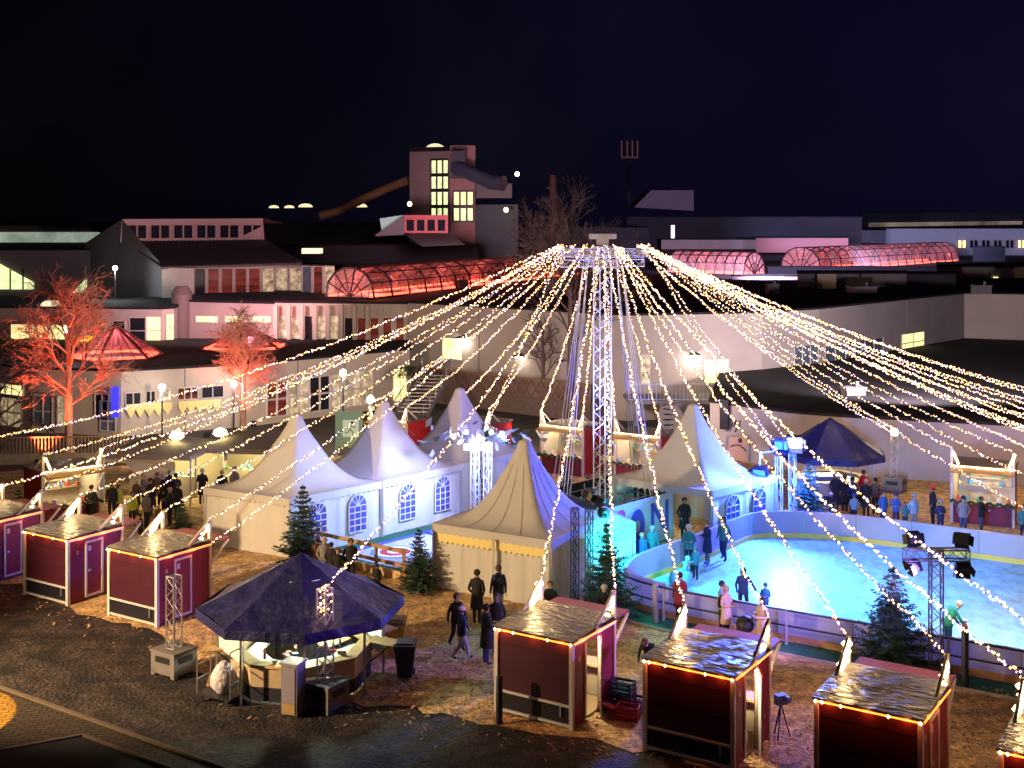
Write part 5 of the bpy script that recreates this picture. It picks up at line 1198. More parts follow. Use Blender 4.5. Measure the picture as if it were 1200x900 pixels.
# ------------------------------------------------------------------ dark gazebos with octagonal counters
def gazebo(c, rad, label, he=2.28, zp=3.75, rot=.2, seg=8, front=True, canvas=BLUEC):
    root = wempty('gazebo', c, label, 'gazebo', 'dark market gazebos')
    R_ = [c+Vector((math.cos(2*math.pi*i/seg+rot)*rad, math.sin(2*math.pi*i/seg+rot)*rad, 0)) for i in range(seg)]
    m = MB(); n = 6
    for i in range(seg):
        a, b = R_[i], R_[(i+1) % seg]
        for k_ in range(n):
            def q(p, t): r = 1-t*.78; return c+(p-c)*r+Vector((0, 0, he+(zp-.35-he)*(t**1.12)))
            t0, t1 = k_/n, (k_+1)/n; md0, md1 = (a+b)/2, (a+b)/2
            s0, s1 = q(md0, t0)-Vector((0, 0, .07*(1-t0))), q(md1, t1)-Vector((0, 0, .07*(1-t1)))
            m.add([q(a, t0), s0, s1, q(a, t1)], [(0, 1, 2, 3)], 0, True); m.add([s0, q(b, t0), q(b, t1), s1], [(0, 1, 2, 3)], 0, True)
    rf_ = m.build('canopy', canvas, root)
    m = MB()
    for i in range(seg):
        a, b = c+(R_[i]-c)*.30, c+(R_[(i+1) % seg]-c)*.30
        m.add([a+Vector((0, 0, zp-.52)), b+Vector((0, 0, zp-.52)), c+Vector((0, 0, zp))], [(0, 1, 2)]); m.add([a+Vector((0, 0, zp-.52)), b+Vector((0, 0, zp-.52)), b+Vector((0, 0, zp-.6)), a+Vector((0, 0, zp-.6))], [(0, 1, 2, 3)])
    m.build('vent_cap', canvas, rf_)
    if front:
        for i in range(3):
            an_ = R(-128+i*36); a = c+Vector((math.cos(an_)*1.0, math.sin(an_)*1.0, zp-.62)); m = MB(); m.box(a, (.26, .06, .07), an_+R(90)); m.build('vent_opening', mat('vent_light', (.8, .8, .8), .5, emit=(.7, .7, .7), es=.6), rf_)
    m = MB()
    for i in range(seg): a, b = c+(R_[i]-c)*1.003, c+(R_[(i+1) % seg]-c)*1.003; m.quad(a+Vector((0, 0, he+.02)), b+Vector((0, 0, he+.02)), b+Vector((0, 0, he-.27)), a+Vector((0, 0, he-.27)))
    m.build('valance', canvas, rf_)
    for i in range(seg): p = c+(R_[i]-c)*.80; m = MB(); m.bar(p, p+Vector((0, 0, he+.2)), .06); m.build('pole', ALU, root)
    m = MB(); rc = rad*.70
    for i in range(seg):
        a, b = c+(R_[i]-c).normalized()*rc, c+(R_[(i+1) % seg]-c).normalized()*rc; a2, b2 = c+(R_[i]-c).normalized()*(rc-.42), c+(R_[(i+1) % seg]-c).normalized()*(rc-.42)
        m.add([a+Vector((0, 0, 1.05)), b+Vector((0, 0, 1.05)), b2+Vector((0, 0, 1.05)), a2+Vector((0, 0, 1.05))], [(0, 1, 2, 3)])
        m.quad(a+Vector((0, 0, 1.05)), b+Vector((0, 0, 1.05)), b+Vector((0, 0, .98)), a+Vector((0, 0, .98)))
    m.build('counter_top', LWOOD, root)
    m = MB(); m2 = MB()
    for i in range(seg):
        a, b = c+(R_[i]-c).normalized()*(rc-.06), c+(R_[(i+1) % seg]-c).normalized()*(rc-.06)
        m.quad(a+Vector((0, 0, .42)), b+Vector((0, 0, .42)), b+Vector((0, 0, .98)), a+Vector((0, 0, .98))); m2.quad(a+Vector((0, 0, .03)), b+Vector((0, 0, .03)), b+Vector((0, 0, .42)), a+Vector((0, 0, .42)))
    m.build('counter_front', mat('counter_cream', (.50, .38, .24), .6, noise=.1), root); m2.build('counter_skirt', mat('skirt_dark', (.02, .02, .04), .6), root)
    m = MB(); ri = rc-.5
    for i in range(seg):
        a, b = c+(R_[i]-c).normalized()*ri, c+(R_[(i+1) % seg]-c).normalized()*ri; a2, b2 = c+(R_[i]-c).normalized()*(ri-.5), c+(R_[(i+1) % seg]-c).normalized()*(ri-.5)
        m.add([a+Vector((0, 0, .9)), b+Vector((0, 0, .9)), b2+Vector((0, 0, .9)), a2+Vector((0, 0, .9))], [(0, 1, 2, 3)])
    m.build('inner_worktop', mat('worktop_white', (.72, .78, .6), .5, noise=.5, nscale=7), root)
    if front:
        m = MB()
        for i in range(seg):
            a, b = c+(R_[i]-c)*.78, c+(R_[(i+1) % seg]-c)*.78; mid_ = (a+b)/2-c
            if mid_.x < -.5 or mid_.y > 1.0:
                if mid_.y < -1.9: continue
                z0 = 1.1 if mid_.y < 1.2 else .6
                m.quad(a+Vector((0, 0, z0)), b+Vector((0, 0, z0)), b+Vector((0, 0, he+.15)), a+Vector((0, 0, he+.15)))
        m.build('side_sheet', mat('sheet_white', (.7, .74, .72), .6), root)
    m = MB(); m.box(c+Vector((0, 0, 2.1)), (.9, .12, .06), .3); m.build('tube_lamp', mat('tube_green_white', (1, 1, 1), emit=(.85, 1, .75), es=7), root)
    m = MB(); m.box(c+Vector((-.3, .9, .95)), (2.0, .5, .1)); m.box(c+Vector((-.3, 1.15, .5)), (2.0, .05, 1.0)); m.build('back_table', mat('table_white', (.7, .72, .66), .6), root)
    return root
gz = G(352, 790); gz.x = -6.25; gz.y = 36.7; gz.z = 0
g1 = gazebo(gz, 3.05, 'large dark blue gazebo with bright counter in the left foreground')
lamp('POINT', gz+Vector((0, .1, 2.0)), (.88, 1, .72), 420, .2)
g2_ = gazebo(Vector((15.7, 61, 0)), 2.7, 'dark blue gazebo beyond the far rink barrier', zp=3.95, front=False)
lamp('POINT', (15.7, 61, 2.0), (1, .95, .7), 300, .2)
# bar shelves (side tables) around the front gazebo
for (px, py, z, rz, lab) in ((262, 759, 1.1, .3, 'small wooden standing shelf left of the front gazebo'), (447, 735, 1.1, -.7, 'small wooden shelf hooked to the gazebo, upper one'), (450, 751, 1.05, -.5, 'small wooden shelf hooked to the gazebo, lower one'), (392, 752, 1.0, .9, 'small wooden shelf at the front corner of the counter')):
    c = G(px, py, z); c.z = 0; r_ = wempty('bar_shelf', c, lab, 'shelf', 'bar shelves around the gazebo')
    m = MB(); m.box(c+Vector((0, 0, z)), (.95, .5, .05), rz); m.build('board', LWOOD, r_)
    dr = (gz-c).normalized(); m = MB(); m.bar(c+Vector((0, 0, z-.03))+Vector((-.3, 0, 0)), c+dr*.8+Vector((-.2, 0, .3)), .04); m.bar(c+Vector((.3, 0, z-.03)), c+dr*.8+Vector((.2, 0, .3)), .04); m.build('strut', DKMET, r_)
# bottles and boxes on the gazebo counter
for i in range(22):
    a_ = R(random.choice((random.uniform(215, 350), random.uniform(40, 140)))); rr = random.uniform(1.35, 1.9) if i % 2 else random.uniform(.9, 1.3)
    p = gz+Vector((math.cos(a_)*rr, math.sin(a_)*rr, 1.06)); s_ = random.uniform(.1, .2); m = MB()
    if i % 3 == 0: m.lathe((0, 0, 0), [(.04, 0), (.042, .18), (.015, .24), (.015, .31)], 8)
    elif i % 3 == 1: m.box((0, 0, s_*.4), (s_*1.5, s_, s_*.8), 0); m.box((0, 0, s_*.83), (s_*1.2, s_*.8, s_*.06), 0)
    else: m.lathe((0, 0, 0), [(.05, 0), (.09, .06), (.1, .07), (.09, .09)], 10)
    if rr < 1.34: p.z = 1.06
    o = m.build(('bottle', 'food_box', 'bowl')[i % 3], random.choice(GC)); o.location = p; o.rotation_euler.z = a_
    tag(o, ('bottle', 'small box', 'bowl')[i % 3]+' standing on the bright counter of the front gazebo', ('bottle', 'box', 'bowl')[i % 3], 'goods on the front gazebo counter')
# white bag, trolley, cabinet, bins
c = G(258, 820); r_ = wempty('trolley', c, 'flat wire hand trolley parked by the dark gazebo', 'trolley')
m = MB(); m.box(c+Vector((0, 0, .18)), (1.2, .7, .05), R(-25)); m.build('platform', DKMET, r_)
m = MB(); M = Matrix.Rotation(R(-25), 3, 'Z')
for x in (-.58, .58):
    for y in (-.3, .3): m.bar(c+M @ Vector((x, y, .2)), c+M @ Vector((x, y, 1.5 if x > 0 else 1.1)), .03)
    for z in (.6, 1.0): m.bar(c+M @ Vector((x, -.3, z)), c+M @ Vector((x, .3, z)), .025)
m.bar(c+M @ Vector((.58, -.3, 1.5)), c+M @ Vector((.58, .3, 1.5)), .03); m.build('wire_frame', ALU, r_)
for x in (-.45, .45):
    for y in (-.3, .3): m = MB(); m.tube(c+M @ Vector((x, y-.03, .09)), c+M @ Vector((x, y+.03, .09)), .08, n=10); m.build('wheel', BLACK, r_)
m = MB(); p = c+Vector((.1, 0, .47))
m.lathe(p-Vector((0, 0, .25)), [(.18, 0), (.34, .2), (.33, .5), (.2, .75), (.06, .88)], 12, sx=1.1); tag(m.build('rubbish_bag', mat('white_plastic_bag', (.65, .62, .68), .45, bump=.8, bscale=7, bdist=.1)), 'full white plastic bag leaning on the trolley', 'bag')
c = G(344, 836); r_ = wempty('power_cabinet', c, 'narrow grey power cabinet beside the truss block', 'cabinet')
m = MB(); m.box(c+Vector((0, 0, .72)), (.48, .5, 1.36), R(-20)); m.build('body', mat('cabinet_grey', (.24, .22, .25), .6, noise=.1), r_)
m = MB(); m.box(c+Vector((0, 0, 1.43)), (.56, .58, .06), R(-20)); m.build('lid', mat('cabinet_lid', (.3, .29, .33), .6), r_)
M = Matrix.Rotation(R(-20), 3, 'Z'); m = MB(); m.box(c+M @ Vector((0, -.26, .85)), (.38, .02, .95), R(-20)); m.build('door', mat('cabinet_door', (.28, .25, .32), .5), r_)
m = MB(); m.box(c+M @ Vector((0, -.26, .22)), (.38, .03, .3), R(-20)); m.build('wood_patch', WOOD, r_)
def bin_(c, col, lidc, label, h=1.05):
    r_ = wempty('wheelie_bin', c, label, 'bin', 'rubbish bins'); m = MB()
    pr = [(.21, .08), (.3, h-.1)]; m.add([c+Vector((x*a, y*a*1.15, z)) for a, z in pr for x, y in ((-1, -1), (1, -1), (1, 1), (-1, 1))], [(3, 2, 1, 0), (0, 1, 5, 4), (1, 2, 6, 5), (2, 3, 7, 6), (3, 0, 4, 7)]); m.build('body', col, r_)
    m = MB(); m.box(c+Vector((0, -.02, h-.05)), (.66, .76, .1)); m.box(c+Vector((0, 0, h+.02)), (.5, .55, .05)); m.build('lid', lidc, r_)
    for s_ in (-1, 1): m = MB(); m.tube(c+Vector((s_*.2, .28, .1)), c+Vector((s_*.27, .28, .1)), .1, n=10); m.build('wheel', BLACK, r_)
bin_(G(475, 794), mat('bin_navy', (.02, .025, .06), .45), mat('bin_lid_navy', (.03, .035, .08), .4), 'navy wheelie bin on the wood chips right of the front gazebo')
bin_(G(464, 764), mat('bin_yellow', (.5, .33, .02), .5), mat('bin_lid_dark', (.15, .1, .02), .4), 'yellow bin partly behind the front gazebo shelf')
# beige market canopies on the left
for (cx, cy, s_, lab) in ((-17.2, 61.3, 4.4, 'wide beige market canopy with lit stall at its left end'), (-13.0, 62.8, 4.6, 'wide beige market canopy with lit counter, behind the row tent')):
    c = Vector((cx, cy, 0)); root = wempty('market_canopy', c, lab, 'canopy', 'beige market canopies'); e_ = [c+Matrix.Rotation(R(-8), 3, 'Z') @ Vector((a*s_/2, b*s_/2*.95, 0)) for a, b in ((-1, -1), (1, -1), (1, 1), (-1, 1))]
    m = MB()
    for i in range(4): a, b = e_[i], e_[(i+1) % 4]; m.add([a+Vector((0, 0, 2.45)), b+Vector((0, 0, 2.45)), c+Vector((0, 0, 3.1))], [(0, 1, 2)]); m.quad(a+Vector((0, 0, 2.45)), b+Vector((0, 0, 2.45)), b+Vector((0, 0, 2.2)), a+Vector((0, 0, 2.2)))
    m.build('cloth_roof', mat('canopy_beige', (.36, .31, .24), .8, noise=.15), root)
    for p in e_: m = MB(); m.bar(p, p+Vector((0, 0, 2.4)), .08); m.build('pole', WHITE, root)
    m = MB(); m.quad(e_[3]+Vector((0, 0, .1)), e_[2]+Vector((0, 0, .1)), e_[2]+Vector((0, 0, 2.4)), e_[3]+Vector((0, 0, 2.4))); m.build('back_cloth', mat('canopy_back', (.75, .66, .42), .8), root)
    m = MB(); m.box(c+Vector((0, .2, .5)), (s_*.8, .6, 1.0), R(-8)); m.build('counter', mat('canopy_counter', (.7, .62, .42), .7), root)
    lamp('POINT', c+Vector((0, -.3, 2.1)), (1, .84, .45), 260, .2)
    for k_ in range(9):
        m = MB(); z = random.uniform(.12, .3); m.lathe((0, 0, 0), [(.06, 0), (.1, z*.5), (.05, z)], 8); o = m.build('stall_goods', random.choice(GC)); o.location = c+Vector((-1.5+k_*.37, .1, 1.01))
        tag(o, 'small item on the counter under the '+('left' if cx < -15 else 'right')+' beige canopy', 'stall goods', 'goods under the '+('left' if cx < -15 else 'right')+' beige canopy')
    m = MB(); p = P(207 if cx < -15 else 258, 515 if cx < -15 else 511, cy-1); m.lathe(p, [(.2, 0), (.36, .12), (.3, .3), (.1, .4)], 10); m.build('roof_lantern', mat('lantern_glow', (1, .9, .5), emit=(1, .86, .42), es=5), root)
m = MB(); a_ = P(140, 534, 60); m.add([P(140, 534, 59.9), P(205, 541, 59.2), P(205, 552, 59.2), P(172, 573, 58.7)], [(0, 1, 2, 3)]); tag(m.build('side_awning', MT['canopy_back']), 'triangular cream side awning at the left canopy corner', 'awning')
# exit sign
r_ = wempty('emergency_exit_sign', P(408, 503, 66), 'green and white running figure exit sign between tent peaks', 'sign')
m = MB(); c = P(410, 503, 66); m.box(c, (1.35, .12, 1.9)); m.bar(c-Vector((.72, 0, 1.5)), c+Vector((-.72, 0, .95)), .1); m.build('board', mat('exit_board', (.2, .26, .14), .6, emit=(.16, .22, .10), es=.5), r_)
m = MB(); m.box(c+Vector((0.05, -.07, .05)), (.85, .02, .9)); m.build('panel', mat('exit_pale', (.5, .55, .35), .6, emit=(.5, .55, .3), es=.5), r_)
m = MB(); q = lambda x, z: c+Vector((x+.05, -.09, z+.05))
m.sphere(q(.08, .3), .085, 6, sy=.2)
for a, b, t in (((.05, .2), (-.03, -.05), .13), ((-.03, -.05), (.14, -.18), .09), ((.14, -.18), (.1, -.36), .08), ((-.03, -.05), (-.16, -.22), .09), ((-.16, -.22), (-.3, -.22), .07), ((.05, .18), (-.16, .1), .06), ((-.16, .1), (-.2, -.02), .06), ((.05, .18), (.2, .05), .06), ((.2, .05), (.3, .1), .05)): m.bar(q(*a), q(*b), t, .03)
m.build('running_figure', mat('exit_green_dark', (.04, .06, .03), .6), r_)

# ------------------------------------------------------------------ street lamps
def street_lamp(px, py, D, label, col=(1, .93, .8), pw=250, hh=None):
    t = P(px, py, D); r_ = wempty('street_lamp', Vector((t.x, t.y, 0)), label, 'street lamp', 'street lamps')
    z0 = 0 if t.z < 7 else 7
    m = MB(); m.tube((t.x, t.y, z0), (t.x, t.y, t.z-.1), .06, .045, 8); m.build('pole', DKMET, r_)
    m = MB(); m.lathe(t-Vector((0, 0, .15)), [(.1, 0), (.2, .12), (.2, .3), (.08, .42)], 10); m.build('lamp_head', mat('lamp_head_glow', (1, .95, .8), emit=(1, .9, .68), es=12), r_)
    lamp('POINT', t+Vector((0, -.35, -.25)), col, pw*.7, .08)
street_lamp(190, 455, 77, 'black street lamp in front of the zigzag bunting'); street_lamp(402, 438, 75, 'street lamp before the restaurant windows')
street_lamp(434, 469, 70, 'street lamp beside the middle tent peak, warm globe', (1, .8, .5)); street_lamp(135, 315, 108, 'cool white lamp before the grey gable wall', (.85, 1, 1), 600)
street_lamp(77, 388, 82, 'street lamp shining through the large red tree'); street_lamp(274, 451, 80, 'small bluish lamp left of the smaller red tree', (.7, .8, 1), 120)
for px, py, A_, B_, lab in ((811, 415, W1[1], W1[2], 'wall lamp above the lit doors'), (545, 396, W1[0], W1[1], 'wall lamp above the left stair landing'), (613, 417, W1[0], W1[1], 'dim wall lamp in the middle of the pale wall')):
    s = wpos(A_, B_, px); dd = (B_-A_).normalized(); nn = Vector((dd.y, -dd.x, 0)); p = A_+dd*s+nn*.5; p.z = wz(A_, B_, px, py)
    r_ = wempty('wall_lamp', p, lab, 'wall lamp', 'wall lamps'); m = MB(); m.lathe(p, [(.45, 0), (.3, .12), (.08, .2)], 12); m.bar(p+Vector((0, 0, .15)), p-nn*.5+Vector((0, 0, .2)), .06); m.build('shade', DKMET, r_)
    m = MB(); m.lathe(p-Vector((0, 0, .12)), [(.06, 0), (.28, .04), (.3, .1)], 10); m.build('bulb', mat('lamp_head_glow', (1, .95, .8)), r_)
    lamp('POINT', p-Vector((0, 0, .3)), (1, .85, .65), 14 if px == 613 else 60, .06)
# ------------------------------------------------------------------ trees
def bare_tree(seed, h, spread, depth=6, tr=.28, droop=0.0, wid=.9, k0=3):
    rnd = random.Random(seed); m = MB()
    def grow(p, d, L, r, lv):
        if lv == 0 or L < .12: return
        n = 3 if lv > 2 else 2; q = p
        for i in range(n):
            d2 = (d+Vector((rnd.gauss(0, .13), rnd.gauss(0, .13), rnd.gauss(0.03, .08)-droop*(1 if lv < 3 else 0)))).normalized(); q2 = q+d2*L/n
            m.tube(q, q2, r*(1-.25*i/n), r*(1-.25*(i+1)/n), 6 if lv > 3 else 3, 0, False); q = q2; d = d2
            if lv > 1 and i < n-1 and rnd.random() < .75: side(q, d, L*.62, r*.5, lv-1)
        for j in range(rnd.choice((2, 3))): side(q, d, L*rnd.uniform(.62, .82), r*.66, lv-1)
    def side(p, d, L, r, lv):
        a = rnd.uniform(0, 6.28); x = d.cross(Vector((.3, .2, 1))).normalized(); y = d.cross(x)
        k = rnd.uniform(.45, wid); grow(p, (d+(x*math.cos(a)+y*math.sin(a))*k).normalized(), L, max(r, .012), lv)
    return m, grow
def make_bare(seed, h, depth, tr, droop, wid, m_, trunk_frac=.32, name='bare_tree'):
    m, grow = bare_tree(seed, h, 0, depth, tr, droop, wid)
    root = empty(name, (0, 0, 0)); t = MB(); t.tube((0, 0, 0), (.05, 0, h*trunk_frac), tr, tr*.75, 10, cap=False); t.tube((0, 0, -.02), (0, 0, .5), tr*1.5, tr, 10, cap=False)
    t.tube((.05, 0, h*trunk_frac), (.0, .05, h*.72), tr*.75, tr*.3, 8, cap=False)
    t.build('trunk', m_, root); rnd = random.Random(seed+5)
    for k_ in range(13):
        z = h*(trunk_frac*.8+(.72-trunk_frac*.8)*k_/12); a = k_*2.4+rnd.uniform(-.4, .4); up = .75+.7*k_/12
        grow(Vector((.03, .02, z)), Vector((math.cos(a), math.sin(a), up)).normalized(), h*.142*(1.15-.3*k_/12), tr*.30, depth-1)
    m.build('crown', m_, root); return root
BARK = mat('bark_brown', (.36, .20, .15), .8, noise=.2, nscale=6); TWIG = mat('twig_brown', (.13, .08, .08), .8)
tA = make_bare(3, 11.2, 6, .25, .02, .95, BARK); tA.location = GX(80, 72, 0); tag(tA, 'tall bare tree glowing red from lamps at its foot', 'tree')
tB = make_bare(9, 8.4, 6, .19, .03, 1.0, BARK, .4); tB.location = GX(285, 80, 0); tag(tB, 'smaller bare tree glowing orange red by the flat glass pyramid', 'tree')
tC = make_bare(21, 16.2, 6, .26, .0, .75, TWIG, .42); tC.location = GX(668, 83, 0); tag(tC, 'tall dim bare tree rising behind the mast', 'tree')
tD = make_bare(33, 9.0, 5, .2, .12, .9, TWIG, .3); tD.location = GX(-6, 60, 0); tag(tD, 'dark leafless tree at the left edge near the orange glow', 'tree')
tE = make_bare(41, 8.2, 4, .16, .1, .9, TWIG, .4); tE.location = GX(636, 87, 0); tag(tE, 'thin drooping bare tree against the pale wall', 'tree')
NEED = mat('spruce_needles', (.035, .075, .045), .7, noise=.3, nscale=4); TRK = mat('spruce_trunk', (.12, .08, .05), .8)
def conifer(seed, h=3.0, rad=1.05, nwh=17):
    rnd = random.Random(seed); root = empty('christmas_tree', (0, 0, 0)); t = MB(); t.tube((0, 0, 0), (0, 0, h), .06, .012, 7); t.build('trunk', TRK, root); m = MB()
    for wv in range(nwh):
        f = wv/(nwh-1); z = .22+(h-.35)*f**1.05; R_ = rad*(1-f)**.85+.06; nb = int(13-6*f)
        for b in range(nb):
            a = 2*math.pi*(b+rnd.random()*.7)/nb; L = R_*rnd.uniform(.72, 1.18); dz = rnd.uniform(-.12, .28)-.18*(1-f)
            d = Vector((math.cos(a), math.sin(a), 0)); n = Vector((-d.y, d.x, 0)); K = max(3, int(L/.085))
            for k_ in range(K+1):
                s = L*k_/K; c = Vector((0, 0, z+rnd.uniform(-.02, .02)))+d*s+Vector((0, 0, dz*s+.16*s*s/L))
                tl = min(.27, .05+.42*(L-s)*.8+.05)
                for sg in (-1, 1):
                    e = c+(n*sg*.85+d*.65)*tl+Vector((0, 0, rnd.uniform(-.05, .04))); w2 = Vector((0, 0, .028)) if rnd.random() < .5 else d*.03
                    m.add([c-w2, e, c+w2+d*.03], [(0, 1, 2)]); m.add([c.lerp(e, .3), c.lerp(e, .6)+Vector((0, 0, .05)), c.lerp(e, .6)-w2*1.4], [(0, 1, 2)])
    m.build('needle_foliage', NEED, root)
    m = MB(); m.tube((0, 0, 0), (0, 0, .16), .22, .16, 10); m.build('stand', DKMET, root)
    return root
cs_ = [conifer(1), conifer(2), conifer(3)]
trees = [(355, 668, 3.35, 0, 'dark spruce in front of the leftmost row tent'), (491, 694, 2.35, 1, 'small dark spruce at the corner of the large beige tent'), (711, 722, 3.25, 2, 'green lit spruce beside the turquoise canvas annex'),
         (1046, 786, 3.15, 0, 'spruce between the rink fence and the T shaped truss'), (926, 606, 3.0, 1, 'blue lit spruce behind the far rink barrier'), (213, 645, 2.2, 2, 'dark spruce behind the crowd at the left'),
         (200, 690, 1.5, 1, 'small dark spruce behind the third hut from left'), (664, 600, 2.2, 0, 'dim spruce before the hut left of the mast'), (22, 640, 2.4, 2, 'dim spruce at the far left edge')]
for i, (px, py, h, k_, lab) in enumerate(trees):
    o = cs_[k_] if not cs_[k_].get('label') else copy_tree(cs_[k_])
    o.location = G(px, py) if i != 4 else Vector((13.05, 54.4, 0)); s = h/3.0; o.scale = (s*(1.12 if i == 3 else .95), s*(1.12 if i == 3 else .95), s); o.rotation_euler.z = i*1.3; tag(o, lab, 'christmas tree', 'spruce trees around the market')
# low shrubs behind the tents
RU = []
for i, (px, py, D, w2, h2, lab) in enumerate(((300, 428, 93, 1.2, .7, 'small dark vent box on the cream wing roof'), (640, 345, 104, 1.6, .8, 'low roof unit behind the parapet left of the mast'), (690, 335, 110, 1.0, .9, 'narrow roof vent left of the mast truss'), (850, 352, 98, 1.4, .7, 'low roof unit right of the mast'), (905, 340, 108, 1.0, .8, 'small roof unit before the grey plant room'), (1010, 352, 110, 2.2, .5, 'flat duct on the dark roof under the plant room'), (1150, 352, 108, 1.4, .7, 'roof unit above the pale corner wall'), (540, 330, 118, 1.3, .7, 'roof unit beside the long red vault'), (1000, 460, 74, 1.2, .4, 'small hatch on the lower wing roof near its front'))):
    zb = 4.27 if i == 0 else 3.27 if i > 7 else 7.37
    p = GX(px, D, zb); m = MB(); m.box(p+Vector((0, 0, h2/2)), (w2, w2*.7, h2), .2); m.box(p+Vector((0, 0, h2+.04)), (w2*1.1, w2*.8, .08), .2); m.tube(p+Vector((w2*.2, 0, h2)), p+Vector((w2*.2, 0, h2+.4)), .12, n=8); tag(m.build('roof_vent', GREYP), lab, 'roof vent', 'vents on the flat roofs')
def shrub(seed, r_):
    rnd = random.Random(seed); m = MB()
    for i in range(420):
        a, b = rnd.uniform(0, 6.28), rnd.uniform(0, 1.5); q = r_*rnd.uniform(.5, 1); p = Vector((math.cos(a)*math.cos(b)*q, math.sin(a)*math.cos(b)*q, math.sin(b)*q*.8+.05)); u1 = Vector((rnd.uniform(-1, 1), rnd.uniform(-1, 1), rnd.uniform(-1, 1))).normalized()*.12; v1 = u1.cross(Vector((0, 0, 1)))*.6
        m.add([p-u1, p+v1, p+u1, p-v1], [(0, 1, 2, 3)])
    return m
LEAF = mat('shrub_leaf', (.05, .08, .04), .7, noise=.3)
for i, (px, py, r_, lab) in enumerate(((502, 512, .95, 'dark shrub between the rear tents'), (560, 520, .8, 'dark shrub right of the rear tent peak'), (440, 500, .9, 'leafy shrub near the outdoor stair'), (300, 520, .7, 'low shrub by the smaller red tree'), (478, 455, 1.1, 'green lit shrub at the head of the stair'))):
    o = shrub(i, r_).build('shrub', LEAF); o.location = G(px, py); 
    if i == 4: o.location = P(478, 430, 88)-Vector((0, 0, .8))
    tag(o, lab, 'shrub')
# steps and railing at the left behind the far left hut
r_ = wempty('terrace_railing', GX(90, 66), 'brown terrace railing behind the far left hut', 'railing'); m = MB(); a_, b_ = G(-40, 545), G(150, 542); 
for i in range(46): p = a_.lerp(b_, i/45)+Vector((0, 0, .5)); m.bar(p, p+Vector((0, 0, 1.0)), .05)
m.bar(a_+Vector((0, 0, 1.5)), b_+Vector((0, 0, 1.5)), .08); m.build('bars', mat('rail_brown', (.3, .2, .12), .6), r_)
m = MB(); m.bar(a_+Vector((0, .1, .27)), b_+Vector((0, .1, .27)), .4, .54); m.build('low_wall', mat('terrace_stone', (.32, .26, .2), .8, noise=.2), r_)

# ------------------------------------------------------------------ people
SKIN = mat('skin', (.48, .29, .21), .6)
def pmat(n, c): return mat('cloth_'+n, c, .85, noise=.12, nscale=9)
CL = {'black': pmat('black', (.012, .012, .015)), 'navy': pmat('navy', (.015, .02, .07)), 'grey': pmat('grey', (.2, .19, .19)), 'jeans': pmat('jeans', (.04, .07, .16)), 'palegrey': pmat('palegrey', (.42, .40, .40)),
      'white': pmat('white', (.72, .70, .68)), 'beige': pmat('beige', (.48, .34, .24)), 'red': pmat('red', (.55, .03, .04)), 'darkred': pmat('darkred', (.22, .02, .02)), 'teal': pmat('teal', (.03, .15, .16)), 'blue': pmat('blue', (.03, .10, .32)),
      'lightblue': pmat('lightblue', (.2, .32, .38)), 'green': pmat('green', (.03, .28, .14)), 'brown': pmat('brown', (.12, .06, .04)), 'yellow': pmat('yellow', (.55, .65, .05)), 'hairdark': pmat('hairdark', (.02, .013, .01)), 'hairbrown': pmat('hairbrown', (.09, .05, .025)), 'hairblond': pmat('hairblond', (.4, .28, .13)), 'hairgrey': pmat('hairgrey', (.35, .34, .33))}
